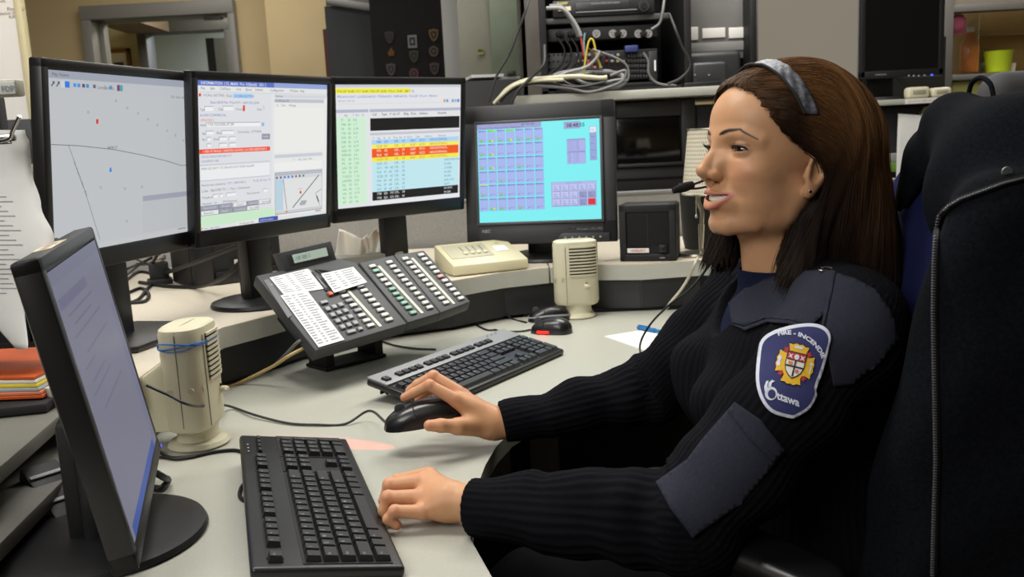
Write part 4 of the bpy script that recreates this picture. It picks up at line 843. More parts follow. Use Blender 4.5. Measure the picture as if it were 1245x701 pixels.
# tissue
ptb = D(436, 318, 2.33); t = thing('tissue_box', 'white tissues pulled up from a low box behind the telephone console', 'tissue box', (ptb.x, 2.38, ZR))
q = MB(); q.box((ptb.x, 2.38, ZR+.03), (.20, .11, .06), mat('tissue_box_card', (150, 150, 140), .7), .003, rz=.5); q.out('box', t)
TIS = mat('tissue', (244, 238, 226), .9, sss=.3)
for k_, pts in enumerate([[(405, 330), (412, 278), (442, 290), (436, 330)], [(425, 330), (432, 296), (446, 285), (452, 332)], [(436, 332), (445, 290), (458, 276), (465, 296), (450, 330)]]):
    P3 = [D(x, y, 2.36+.02*k_) for x, y in pts]; q = MB(); nn = 14; cen = sum(P3, Vector())/len(P3); vs = []; fs = []
    for i in range(nn+1):
        for j in range(nn+1):
            u, v = i/nn, j/nn; a_ = P3[0].lerp(P3[-1], u); b_ = (P3[1].lerp(P3[2], u)) if len(P3) == 4 else (P3[1].lerp(P3[2], u*2) if u < .5 else P3[2].lerp(P3[3], u*2-1))
            p = a_.lerp(b_, v); p.y += .009*math.sin(u*5+k_*2)*v+.003*math.sin(u*13+v*6); vs.append(p)
    fs = [[i*(nn+1)+j, i*(nn+1)+j+1, (i+1)*(nn+1)+j+1, (i+1)*(nn+1)+j] for i in range(nn) for j in range(nn)]
    q.add(vs, fs, TIS); o = q.out('tissue_sheet', t, 80); sm = o.modifiers.new('thickness', 'SOLIDIFY'); sm.thickness = .0006

# computer and small things behind the monitors
bl, br = G(232, 351, ZR), G(345, 336, ZR); bz = math.atan2(br.y-bl.y, br.x-bl.x); bw = (br-bl).length
t = thing('small_computer', 'black small computer case standing behind the second monitor', 'computer', (bl.x, bl.y, ZR)); T = frame_at(bl, bz)
q = MB(T); q.box((bw/2, .09, .10), (bw, .17, .20), BLK2, .006, 3); q.out('case', t)
q = MB(T); q.box((.035, -.0, .10), (.055, .006, .196), BLK, .003); q.box((bw*.62, -.002, .018), (bw*.72, .012, .034), BLK, .006); q.out('front_panel', t)
q = MB(T); q.box((bw*.62, -.0035, .052), (.075, .002, .022), mat('dim_label', (190, 188, 180), .7)); q.out('label_plate', t, label='pale label plate')
q = MB(T); q.box((bw*.88, -.009, .018), (.018, .002, .003), GREYP); q.out('badge_plate', t)
pa = G(195, 345, ZR); T = frame_at(pa, .4); t = thing('plug_adapter', 'small black cable adapter box between the first two monitors', 'adapter', pa)
q = MB(T); q.box((0, 0, .035), (.05, .035, .05), BLK2, .004); q.box((0, 0, .008), (.065, .05, .016), BLK2, .004); q.out('body', t)
q = MB(T); q.box((.005, 0, .066), (.024, .014, .012), METAL, .001); q.cyl((-.008, 0, .066), (-.008, 0, .078), .004, .004, METAL, 12); q.cyl((.018, 0, .066), (.018, 0, .078), .004, .004, METAL, 12); q.out('connector', t, label='bright metal connector')
def cable(name, label, pts, r, m=RUB, cat='cable', group=None, n=8): q = MB(); q.tube(pts, r, m, n, 8); return single(q, name, label, cat, group, 60)
gz = lambda x, y, dz=.004: G(x, y, ZR)+Vector((0, 0, dz))
cable('monitor_cable', 'thick black cable rising from the small adapter to the second monitor', [pa+Vector((.02, -.01, .03)), D(240, 318, 2.2), D(285, 300, 2.1), D(325, 285, 2.08)], .006)
cable('monitor_cable', 'thick black cable looping low in front of the small black computer', [gz(170, 345), gz(205, 350), gz(240, 352, .008), D(270, 338, 2.1), D(300, 312, 2.05), D(330, 300, 2.05)], .0055)
cable('desk_cable', 'thin black cable looping on the worktop right of the first monitor stand', [gz(150, 330), D(175, 318, 2.5), D(205, 300, 2.5), D(198, 285, 2.5), D(186, 318, 2.4), gz(160, 322)], .004)
cable('desk_cable', 'black cable crossing the worktop to the small adapter', [gz(150, 345), gz(170, 332), gz(192, 338), gz(180, 352), gz(168, 366), gz(150, 372)], .0045)
cable('desk_cable', 'black cable lying flat by the first monitor column', [gz(155, 358), gz(172, 352), gz(181, 360), gz(176, 368), gz(156, 370)], .0045)
for k_, (pts, lb_) in enumerate([([(150, 340), (175, 318), (210, 300), (240, 296)], 'thin black wire rising behind the second monitor from the adapter'), ([(158, 312), (185, 322), (225, 330), (240, 326)], 'thin black wire crossing behind the small adapter')]):
    cable('thin_wire', lb_, [D(x, y, 2.45) if y < 335 else gz(x, y) for x, y in pts], .0028)
cable('mains_cord', 'grey cord dropping from the left end of the telephone console', [TP @ Vector((A.x+.02, -.06, -.03)), D(362, 416, 1.72), D(346, 432, 1.80), G(333, 447, ZF)+Vector((0, 0, .004))], .0035, mat('grey_cord', (120, 120, 118), .5))
cable('mains_cord', 'tan cord curving from the telephone console down over the grey desk', [TP @ Vector((A.x+.025, -.075, -.03)), D(352, 432, 1.70), D(330, 446, 1.76), G(290, 468, ZF)+Vector((0, 0, .004)), G(266, 476, ZF)+Vector((0, 0, .003)), G(240, 500, ZF)+Vector((0, 0, .003))], .0035, mat('tan_cord', (190, 165, 110), .5))
gf = lambda x, y, dz=.003: G(x, y, ZF)+Vector((0, 0, dz))
cable('thin_cable', 'thin black cord lying on the grey desk behind the silver keyboard', [gf(458, 414), gf(480, 421), gf(505, 425), gf(530, 426)], .0022)
cable('mouse_cord', 'thin black cord of the rear mice trailing towards the cream fan', [gf(601, 402), gf(612, 404), gf(632, 404), gf(645, 402)], .0022)
cable('mouse_cord', 'dark cord hanging from the beige control box behind the desk to the rear mouse', [D(598, 337, 2.36), D(603, 352, 2.33), D(608, 372, 2.34), gf(622, 388), gf(640, 393)], .0025)
cable('keyboard_cord', 'thin black cord coming out at the top corner of the silver keyboard', [gf(572, 388), gf(580, 396), gf(592, 402), gf(604, 402)], .0022)
cable('mouse_cord', 'grey black mouse cord snaking from the held mouse past the cream fan', [D(470, 514, 1.325), gf(450, 514, .022), gf(420, 517), gf(385, 518), gf(350, 516), gf(310, 508, .006), gf(275, 500, .012), D(235, 493, 1.30), D(205, 480, 1.28), D(178, 468, 1.28)], .0022, mat('grey_black_cord', (50, 50, 50), .5))
cable('keyboard_cord', 'black cord running from the near keyboard to behind the nearest monitor', [gf(299, 552), gf(285, 549), gf(262, 551), gf(232, 557), gf(205, 557), gf(190, 552, .01)], .0028)
cable('keyboard_cord', 'thin black cord along the foot of the cream fan beside the near monitor', [gf(238, 557), gf(215, 560), gf(200, 558), gf(180, 556)], .0022)
cable('monitor_cable', 'thick black cable end looping out behind the nearest monitor', [D(185, 572, 1.18), D(199, 580, 1.2), gf(205, 590, .008), gf(196, 598, .006), gf(180, 596, .006)], .005)
cable('keyboard_cord', 'short black cord loop beside the left edge of the near keyboard', [gf(303, 588, .006), gf(294, 594), gf(292, 606), gf(303, 612)], .0028)
cable('headset_cord', 'thin black headset cord hanging from her neck over the desk paper', [D(876, 298, 1.18), D(860, 325, 1.25), D(838, 352, 1.4), D(812, 372, 1.5), D(790, 395, 1.6), D(778, 420, 1.62), D(784, 444, 1.55)], .0019)
cable('lamp_cord', 'pale cord hanging from the lamp over the edge of the rear worktop', [gz(848, 316), gz(845, 322, .003), D(838, 336, 2.33), D(828, 352, 2.34), D(812, 372, 2.35), D(808, 385, 2.40)], .004, mat('pale_cord', (200, 196, 175), .5))
# note and pen
P4 = [G(x, y, ZF) for x, y in ((735, 408), (778, 402), (830, 412), (800, 430), )]
P4 = [G(735, 409, ZF), G(783, 401, ZF), G(838, 414, ZF), G(792, 429, ZF)]
q = MB(); q.prism([(v.x, v.y) for v in P4], ZF, ZF+.0012, PAPER); single(q, 'note_paper', 'blank white note paper on the grey desk under the pen', 'paper')
a_, b_ = G(776, 401, ZF), G(830, 411, ZF); dv = (b_-a_).normalized(); z5 = Vector((0, 0, .0065)); PENB = mat('blue_pen', (30, 110, 170), .35)
t = thing('pen', 'blue capped pen lying on the white note paper', 'pen', (a_.x, a_.y, ZF))
q = MB(); q.cyl(a_+z5, a_+dv*.055+z5, .0052, .0052, PENB, 16); q.box(a_+dv*.02+z5+Vector((0, 0, .0065)), (.038, .003, .0016), PENB, .0006, rz=math.atan2(dv.y, dv.x)); q.out('cap', t)
q = MB(); q.cyl(a_+dv*.055+z5, a_+dv*.135+z5, .0040, .0040, PENB, 16); q.cyl(a_+dv*.135+z5, a_+dv*.145+z5, .0040, .001, PENB, 16); q.out('barrel', t)
# ================================================================== EQUIPMENT BEHIND
YS = 3.2
def topslab(name, label, xl, xr, yt, yb, Y, depth, m, xw0=None, xw1=None):
    a, c = D(xl[0], xl[1], Y), D(xr[0], xr[1], Y); th = a.z-D(xl[0], yb, Y).z; z = (a.z+c.z)/2
    q = MB(); q.box(((a.x+c.x)/2, Y+depth/2, z-th/2), (c.x-a.x, depth, th), m, .004); return single(q, name, label, 'worktop'), z, th
sh, ZSH, thS = topslab('rear_counter', 'pale grey counter holding the equipment rack behind the cyan screen', (626, 113), (925, 105), 0, 124, YS, .75, mat('counter_pale', (176, 176, 166), .5))
YR = 3.62
sh2, ZS2, th2 = topslab('rear_counter', 'pale grey counter on the right carrying the dark upper monitor', (905, 122), (1300, 118), 0, 129, YR, .7, mat('counter_pale', 0))
q = MB(); p = D(1120, 123.5, YR); T = frame_at((p.x, YR-.0012, ZS2-th2*.5), 0, PI/2); q.box((0, 0, 0), (.13, .018, .001), PAPER, T=T); q.text('XX-4 911-FIRE-XXX', .012, mat('pink_ink', (205, 140, 120), .7), T @ Matrix.Translation((0, -.004, .001)), 'CENTER')
single(q, 'edge_label', 'white strip label with faded red print on the right counter edge', 'label')
# dark cabinets below the counters
q = MB(); c, d = pb(845, 125, 935, 330, YS+.12, .5); q.box(c, d, mat('cabinet_black', (20, 20, 21), .6), .005)
single(q, 'under_counter_cabinet', 'black cabinet under the left counter just behind her face', 'cabinet')
t = thing('under_counter_cabinet', 'black cabinet below the right counter behind the hanging white papers', 'cabinet', (1.9, YR+.3, 0))
q = MB(); q.box((2.3, YR+.33, (ZS2-th2)/2), (2.6, .55, ZS2-th2), mat('cabinet_black', 0), .005); q.out('body', t)
q = MB(); c, d = pb(1080, 186, 1100, 197, YR+.04, .02); q.box(c, d, mat('pale_rail', 0), .003); c, d = pb(1080, 197, 1100, 209, YR+.04, .02); q.box(c, d, mat('green_tab', (110, 150, 60), .5), .003); q.out('shelf_rail', t)
# tube television under the counter
YT = 3.3
t = thing('television', 'old black tube television under the counter behind the cyan screen', 'television', D(800, 233, YT))
c, d = pb(716, 124, 846, 203, YT, .42); q = MB()
cx, cy, cz = c; w, dd, h = d; fx0, fx1 = D(750, 170, YT).x, D(829, 170, YT).x; fz0, fz1 = D(790, 198, YT).z, D(790, 142, YT).z
q.box((cx, cy+.03, cz), (w*.96, dd-.06, h*.94), BLK2, .02, 3)
L_, R_ = cx-w/2, cx+w/2; B_, T_ = cz-h/2, cz+h/2
BZ = mat('television_bezel', (50, 49, 48), .5)
for a, b_, e_, f in ((L_, fx0, B_, T_), (fx1, R_, B_, T_), (fx0, fx1, fz1, T_), (fx0, fx1, B_, fz0)): q.box(((a+b_)/2, YT+.02, (e_+f)/2), (b_-a, .045, f-e_), BZ, .004)
q.out('cabinet', t)
q = MB(); q.box(((fx0+fx1)/2, YT+.02, (fz0+fz1)/2), (fx1-fx0, .02, fz1-fz0), mat('dark_tube_glass', (9, 9, 10), .12, spec=.8), .002); q.out('screen', t)
q = MB(); c, d = pb(716, 203, 836, 234, YT+.01, .40); q.box(c, d, BZ, .005); c2, d2 = pb(716, 216, 836, 217.5, YT+.004, .02); q.box(c2, d2, BLK2); q.out('lower_panel', t)
q = MB(); c, d = pb(710, 234.5, 845, 330, YT-.02, .5); q.box(c, d, mat('cabinet_black', 0)); single(q, 'television_stand', 'black low cabinet carrying the tube television behind the partition', 'stand')
# ---- rack
x0, x1 = D(657, 60, YS+.1).x, D(841, 60, YS+.1).x; RY0 = YS+.10; zt = 2.05
t = thing('equipment_rack', 'open black equipment rack full of devices and tangled cables on the counter', 'rack', ((x0+x1)/2, RY0, ZSH))
RK = mat('rack_side_grey_brown', (84, 79, 74), .55, noise=.05); RKB = mat('rack_black', (22, 22, 23), .6)
xs = D(634, 60, RY0).x
q = MB(); q.box(((x0+xs)/2, RY0+.01, (zt+ZSH-.0)/2), (x0-xs, .02, zt-ZSH), RK, .003); q.box((xs+.01, RY0+.25, (zt+ZSH)/2), (.02, .5, zt-ZSH), RK, .003); q.out('side_panel', t, label='brownish grey side panel')
q = MB(); q.box((x0+.012, RY0+.25, (zt+ZSH)/2), (.024, .5, zt-ZSH), RKB, .002); q.out('inner_side', t)
q = MB(); xr = D(832, 60, RY0).x; q.box(((x1+xr)/2, RY0+.25, (zt+ZSH)/2), (x1-xr, .5, zt-ZSH), RKB, .003); q.out('side_panel', t)
q = MB(); q.box(((x0+x1)/2, RY0+.49, (zt+ZSH)/2), (x1-x0, .02, zt-ZSH), mat('rack_deep_black', (10, 10, 11), .8)); q.box(((x0+x1)/2, RY0+.25, zt), (x1-x0, .5, .02), RKB); q.box(((x0+x1)/2, RY0+.25, ZSH+.008), (x1-x0, .5, .014), RKB); q.out('back_panel', t)
q = MB(); c, d = pb(663, 19, 815, 26, RY0+.03, .4); q.box(c, d, mat('rack_shelf_grey', (74, 74, 74), .5), .003); q.out('shelf', t)
yv = RY0+.02
t = thing('video_recorder', 'dark video recorder with a round dial on the rack shelf', 'video recorder', D(730, 19, yv))
c, d = pb(672, -2, 796, 18.5, yv, .3); q = MB(); q.box(c, d, mat('recorder_black', (34, 34, 35), .4), .004); q.out('case', t)
c, d = pb(700, 2, 765, 12, yv-.003, .01); q = MB(); q.box(c, d, mat('recorder_flap', (48, 48, 50), .35), .002); q.out('cassette_flap', t)
c, d = pb(700, 12.5, 775, 14, yv-.004, .01); q = MB(); q.box(c, d, mat('recorder_trim', (120, 120, 122), .3), .001); q.out('trim_line', t)
p = D(782, 8, yv); q = MB(); q.cyl((p.x, yv, p.z), (p.x, yv-.02, p.z), .021, .019, DKG, 28); q.cyl((p.x, yv-.02, p.z), (p.x, yv-.024, p.z), .012, .011, BLK, 24); q.out('dial', t)
c, d = pb(679, 8, 694, 13, yv-.004, .006); q = MB(); q.box(c, d, mat('cream_label', (215, 205, 180), .6)); q.out('sticker', t, label='cream sticker')
p = D(677, 6, yv-.002); q = MB(); q.text('SHARP', .013, mat('yellow_ink', (210, 200, 110), .5), frame_at((p.x, yv-.0025, p.z), 0, PI/2), 'LEFT', .02); q.out('logo', t, 0, label='pale yellow logo')
p = D(718, 6, yv-.002); q = MB(); q.text('VCR PLUS VIDEO RECORDER', .008, GREYP, frame_at((p.x, yv-.0085, p.z), 0, PI/2), 'LEFT'); q.out('front_lettering', t, 0)
# power strip
yp = RY0+.05; t = thing('power_strip', 'black power strip with a row of grey sockets inside the rack', 'power strip', D(740, 48, yp))
c, d = pb(665, 32, 800, 48, yp, .06); q = MB(); q.box(c, d, mat('strip_black', (28, 28, 29), .5), .004); q.out('body', t)
for i, x in enumerate((725, 745, 757, 776, 788)):
    p = D(x, 41, yp); q = MB(); q.cyl((p.x, yp-.001, p.z), (p.x, yp-.006, p.z), .015, .0145, mat('socket_grey', (150, 148, 145), .5), 24)
    for sx in (-.005, .005): q.box((p.x+sx, yp-.007, p.z+.003), (.002, .002, .006), BLK2)
    q.box((p.x, yp-.007, p.z-.006), (.004, .002, .004), BLK2); q.out('socket', t)
for i, (x, lb_) in enumerate(((751, 'black plug in the second socket of the rack power strip'), (782, 'black plug in the fourth socket of the rack power strip'), (680, 'black plug at the far left end of the rack power strip'), (694, 'black plug beside the leftmost plug on the rack power strip'))):
    p = D(x, 42, yp); q = MB(); q.cyl((p.x, yp-.002, p.z), (p.x, yp-.03, p.z), .013, .010, RUB, 20); q.cyl((p.x, yp-.03, p.z), (p.x, yp-.045, p.z-.005), .005, .004, RUB, 12); single(q, 'power_plug', lb_, 'plug', 'plugs in the rack power strip')
# amplifier and connector unit
ya = RY0+.03; t = thing('audio_unit', 'black unit with a ribbed front and coloured sockets at the bottom of the rack', 'audio unit', D(740, 99, ya))
c, d = pb(664, 62, 800, 99, ya+.02, .35); q = MB(); q.box(c, d, mat('unit_black', (26, 26, 27), .45), .003); q.out('case', t)
q = MB()
for r in range(5):
    for k in range(7): p = D(765+k*3.6, 68+r*6.2, ya+.017); q.box((p.x, ya+.017, p.z), (.0085, .006, .012), mat('vent_block', (44, 44, 46), .5), .002)
q.out('ribbed_front', t)
c, d = pb(789, 62, 799, 98, ya, .02); q = MB(); q.box(c, d, DKG, .003); q.out('bracket', t)
c, d = pb(795.5, 73, 797.5, 86, ya-.004, .006); q = MB(); q.box(c, d, PAPER); q.out('white_strip', t)
c, d = pb(760, 55, 776, 63, ya, .04); q = MB(); q.box(c, d, mat('blue_plug', (44, 56, 110), .5), .003); single(q, 'blue_connector', 'dark blue connector block on top of the black audio unit', 'connector')
JC = [(190, 190, 180), (170, 60, 50), (190, 190, 180), (200, 190, 120), (120, 120, 120), (170, 50, 45), (60, 90, 150)]
for r in range(3):
    for k in range(9 if r < 2 else 6):
        if (r*9+k) % 5 == 3: continue
        p = D(702+k*7.0, 67+r*7.5, ya+.02); q = MB(); q.cyl((p.x, ya+.02, p.z), (p.x, ya+.004, p.z), .0052, .0046, mat('jack_%d' % ((r*3+k) % 7), JC[(r*3+k) % 7], .4), 14); q.cyl((p.x, ya+.004, p.z), (p.x, ya-.002, p.z), .0025, .0022, METAL, 10)
        q.out('socket', t)
q = MB()
for r in range(4):
    for k in range(6): p = D(668+k*5, 66+r*8, ya+.018); q.box((p.x, ya+.018, p.z), (.008, .004, .008), mat('vent_block', 0), .001)
q.out('side_vents', t)
c, d = pb(735, 100.5, 800, 107, ya-.01, .3); q = MB(); q.box(c, d, mat('unit_black', 0), .003); single(q, 'flat_unit', 'flat black unit under the ribbed audio unit in the rack', 'unit')
# cables of the rack
def rc_(name, label, pts, Y, r, m, gap=0, group='cables spilling out of the rack'):
    P = [D(p_[0], p_[1], Y+(p_[2] if len(p_) > 2 else 0)) for p_ in pts]; q = MB(); q.tube(P, r, m, 8, 8); return single(q, name, label, 'cable', group, 60)
GC = mat('grey_cable', (112, 112, 112), .5); WC = mat('cream_cable', (190, 186, 160), .5); DC = mat('dark_cable', (42, 42, 42), .5)
rc_('rack_cable', 'thick grey cable dropping from the video recorder towards the coloured wires', [(668, 8, .0), (682, 9), (692, 20), (700, 35), (704, 44)], YS+.07, .009, GC)
rc_('rack_cable', 'second thick grey cable hugging the one dropping from the video recorder', [(664, 10, .0), (684, 11), (696, 24), (703, 36), (706, 44)], YS+.06, .007, mat('light_grey_cable', (140, 140, 140), .5))
rc_('rack_cable', 'red wire hanging between the grey cable and the sockets', [(706, 44), (708, 56), (712, 72), (722, 83)], YS+.06, .004, mat('red_cable', (170, 60, 48), .5))
rc_('rack_cable', 'light blue wire hanging beside the red wire', [(711, 40), (710, 52), (711, 66), (716, 80)], YS+.06, .0035, mat('blue_cable', (110, 155, 165), .5))
rc_('rack_cable', 'yellow wire arching in front of the rack sockets', [(710, 90), (712, 70), (716, 50), (721, 49), (725, 66), (730, 80)], YS+.05, .0035, mat('yellow_cable', (200, 180, 60), .5))
rc_('rack_cable', 'brown wire curving across the rack sockets', [(713, 56), (722, 66), (728, 82), (733, 90)], YS+.06, .003, mat('brown_cable', (110, 70, 45), .5))
rc_('rack_cable', 'light grey cable rising from the coil to the coloured sockets', [(668, 97), (690, 88), (712, 82), (724, 72), (730, 62)], YS+.03, .0058, mat('light_grey_cable', 0))
rc_('rack_cable', 'cream cable lying along the front of the coil', [(604, 124), (618, 108), (640, 98), (670, 95), (700, 93), (730, 95), (738, 94)], YS-.01, .009, WC)
rc_('rack_cable', 'cream cable curving down at the left end of the counter', [(600, 126, .0), (610, 116), (628, 103), (655, 98), (685, 97)], YS-.03, .006, WC)
for i, (rx_, ry_, cx_, cy_, r_, lb_) in enumerate(((44, 11, 716, 97, .0070, 'widest grey loop of the cable coil'), (38, 9, 722, 96, .0062, 'middle grey loop of the cable coil'), (30, 7, 728, 94, .0055, 'innermost grey loop of the cable coil'), (50, 13, 710, 98, .0045, 'dark outermost loop of the cable coil'))):
    pts = [(cx_+rx_*math.cos(a), cy_+ry_*math.sin(a)+1.5*math.sin(3*a+i), -.03+.06*(.5-.5*math.sin(a))) for a in [2*PI*k/20+.3*i for k in range(21)]]
    rc_('rack_cable', lb_+' on the counter', pts, YS+.03, r_, (GC, DC, mat('light_grey_cable', 0), DC)[i])
rc_('rack_cable', 'dark cable running left off the counter edge', [(735, 100), (700, 106), (660, 100), (635, 104), (618, 112), (608, 124)], YS-.02, .0055, DC)
rc_('rack_cable', 'grey cable sagging over the front edge of the counter', [(742, 92), (760, 86), (757, 98), (740, 106), (715, 112), (690, 107), (650, 104)], YS-.02, .0055, GC)
rc_('rack_cable', 'grey cable bent up at the right end of the coil', [(720, 60), (748, 70), (762, 80), (764, 95), (755, 103)], YS+.04, .004, GC)
rc_('rack_cable', 'black cable falling from the rack past the window to the worktop', [(644, -10, .05), (640, 10), (630, 38), (618, 68), (604, 92), (594, 124)], YS-.05, .0045, DC, group=None)
rc_('rack_cable', 'black cable slanting from the rack side down behind the cyan screen', [(662, 55, .05), (661, 78), (648, 92), (630, 110), (622, 124)], YS-.04, .0055, DC, group=None)
rc_('rack_cable', 'pale grey cable hanging inside the top right of the rack', [(808, -5, .02), (806, 12), (802, 28), (792, 36)], YS+.06, .005, GC, group=None)
rc_('rack_cable', 'grey cable running down the right side of the rack and looping back', [(814, 17, .03), (822, 38), (830, 58), (838, 72), (838, 84), (826, 96), (812, 102)], YS+.04, .005, DC, group=None)
rc_('rack_cable', 'grey cable hanging down the right end of the audio unit', [(782, 64), (788, 74), (789, 90), (800, 101), (822, 104)], YS+.06, .0038, GC, group=None)
for i, (x, lb_) in enumerate(((678, 'leftmost'), (686, 'middle'), (694, 'rightmost'))):
    rc_('power_lead', 'black lead hanging from the plugs at the left of the rack strip, %s of three' % lb_, [(x, 46), (x+8, 60), (x+6, 76), (x-10, 90)], YS+.10, .004, RUB, group='leads below the rack strip')

# glossy panel and grey office machine right of the rack
YM = 3.45; t = thing('glossy_panel', 'silver grey glossy panel reflecting lights between rack and pale screen', 'panel', D(873, 70, YM))
c, d = pb(833, -30, 914, 72, YM, .03); q = MB(); q.box(c, d, mat('glossy_grey', (128, 126, 124), .25, metal=.2, noise=.12, nscale=5), .003); q.out('sheet', t)
q = MB(); REF = mat('painted_reflection', (225, 222, 216), .25)  # pale patches stand in for reflections, painted onto the glossy sheet
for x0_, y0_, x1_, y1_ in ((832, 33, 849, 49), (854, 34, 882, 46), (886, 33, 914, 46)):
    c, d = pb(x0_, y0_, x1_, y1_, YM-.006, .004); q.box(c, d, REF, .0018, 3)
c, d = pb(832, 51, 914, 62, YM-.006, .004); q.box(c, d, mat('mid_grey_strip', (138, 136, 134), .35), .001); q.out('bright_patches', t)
a, c_ = D(917, -30, YM-.1), D(921, 80, YM-.1); q = MB(); c, d = pb(912, -30, 920, 82, YM-.1, .3); q.box(c, d, BLK2, .003); single(q, 'divider', 'narrow black divider left of the pale upper screen', 'divider')
YO = 3.28; t = thing('office_printer', 'dark grey office printer on the counter behind her forehead', 'printer', D(865, 106, YO))
q = MB(); c, d = pb(830, 62, 902, 106, YO+.1, .3); q.box(c, d, DKG, .02, 3); c, d = pb(842, 75, 884, 105, YO+.02, .12); q.box(c, d, mat('printer_front', (54, 54, 56), .4), .012, 3); q.out('case', t)
q = MB(); c, d = pb(832, 99, 885, 106, YO-.03, .12); q.box(c, d, BLK, .006); q.out('paper_tray', t)
for i, x in enumerate((845, 862)): p = D(x, 91, YO+.018); q = MB(); q.cyl((p.x, YO+.021, p.z), (p.x, YO+.016, p.z), .003, .003, GREYP, 10); q.out('indicator', t)
# upper monitors on the right
YU = 3.75
def upper(label, px, m, scr, fr, Y, lights):
    x0_, y0_, x1_, y1_ = px; c, d = pb(x0_, y0_, x1_, y1_, Y, .05); t = thing('wall_monitor', label, 'monitor', (c[0], Y, c[2]-d[2]/2)); q = MB(); q.box((c[0], c[1]+.01, c[2]), (d[0], .05, d[2]), fr, .006)
    b_ = .022
    for a in ((-1, 0), (1, 0), (0, -1), (0, 1)):
        q.box((c[0]+a[0]*(d[0]/2-b_/2), Y, c[2]+a[1]*(d[2]/2-b_/2)), (b_ if a[0] else d[0], .03, d[2] if a[0] else b_*1.4), fr, .004)
    q.out('housing', t); q = MB(); q.box((c[0], Y-.0102+.005, c[2]), (d[0]-2*b_, .012, d[2]-2*b_), scr, .0); q.out('screen', t, 0)
    for x, y, mm in lights: p = D(x, y, Y-.016); q = MB(); q.box((p.x, Y-.016, p.z), (.010 if mm is BL2 else .007, .003, .006), mm, .001); q.out('power_light' if mm is BL2 else 'control_button', t)
    return t, c, d
BL2 = emit((70, 90, 255), 2.0)
upper('pale beige flat screen standing on the counter above her head', (914, -70, 1048, 106), 0, emit((150, 142, 126), .78), mat('bezel_mid_grey', (110, 110, 108), .4), YU, ((1042, 103, BL2),))
t, c, d = upper('switched off black flat screen on the right counter', (1045, -60, 1147, 93), 0, mat('off_screen', (12, 12, 14), .3), BLK2, YU-.02, ((1133, 91, BL2), (1105, 92, GREYP), (1111, 92, GREYP), (1117, 92, GREYP), (1124, 91.5, GREYP)))
q = MB(); ps = D(1075, 118, YU+.0); cc, dd_ = pb(1054, 93, 1086, 118, YU+.05, .05); q.box(cc, dd_, BLK2, .004); q.cyl((ps.x, YU+.04, ZS2), (ps.x, YU+.04, ZS2+.014), .12, .11, BLK2, 32); q.out('stand', t)
p = D(1064, 92, YU-.036); q = MB(); q.text('SAMSUNG', .010, GREYP, frame_at((p.x, YU-.0365, p.z), 0, PI/2), 'LEFT', .01); q.out('logo', t, 0)
# cream telephone cradles
for i, (x, w_, lb_) in enumerate(((1118, 27, 'cream handset cradle on the right counter under the black screen'), (1146, 24, 'cream handset cradle half hidden behind the jacket'))):
    Yc = YR+.02; t = thing('handset_cradle', lb_, 'telephone', D(x, 118, Yc), 'cream handset cradles'); c, d = pb(x-w_/2, 104+i*2, x+w_/2, 118, Yc, .05); q = MB(); q.box((c[0], c[1], ZS2+d[2]/2), (d[0], .05, d[2]), CREAM, .012, 3); q.out('body', t)
    q = MB(); q.box((c[0], c[1]-.022, ZS2+d[2]*.52), (d[0]*.62, .01, d[2]*.45), mat('cradle_shade', (160, 156, 135), .5), .006); q.out('recess', t)  # raised block in darker cream; the hollow's shade is painted
rc_('thin_cable', 'thin dark cable behind the cradles under the black screen', [(1090, 95), (1100, 105), (1112, 112), (1120, 116)], YU-.0, .003, DC, group=None)
q = MB(); c, d = pb(925, 50, 1149, 135, YR+.72, .03); q.box(c, d, mat('cabinet_black', 0)); single(q, 'counter_backboard', 'dark board standing behind the upper monitors on the right counter', 'board')
# papers on a clip below the right counter
Yq = YR+.03; t = thing('clipped_papers', 'white papers hanging from a brass clip below the right counter', 'papers', D(1105, 220, Yq))
pts = [D(x, y, Yq) for x, y in ((1092, 138), (1146, 142), (1146, 330), (1089, 330))]; q = MB()
for k in range(3):
    o = Vector((.004*k, -.003*k, -.004*k)); n_ = 10; vs = []; 
    for i in range(n_+1):
        for j in range(n_+1):
            a = pts[0].lerp(pts[1], i/n_); b_ = pts[3].lerp(pts[2], i/n_); p = a.lerp(b_, j/n_)+o; p.y -= .02*math.sin(j/n_*2.5)*(1-i/n_); p.x -= .012*math.sin(j/n_*PI)*(1-i/n_); vs.append(p)
    q.add(vs, [[i*(n_+1)+j, i*(n_+1)+j+1, (i+1)*(n_+1)+j+1, (i+1)*(n_+1)+j] for i in range(n_) for j in range(n_)], PAPER)
q.out('sheets', t, 60)
pc2 = D(1129, 136, Yq-.02); q = MB(); q.box((pc2.x, Yq-.012, pc2.z-.025), (.05, .012, .02), METAL, .003); q.cyl((pc2.x-.005, Yq-.02, pc2.z), (pc2.x-.005, Yq+.01, pc2.z), .022, .022, METAL, 24); q.cyl((pc2.x+.02, Yq-.01, pc2.z-.02), (pc2.x+.005, Yq-.01, pc2.z+.01), .006, .005, METAL, 12); q.out('clip', t)

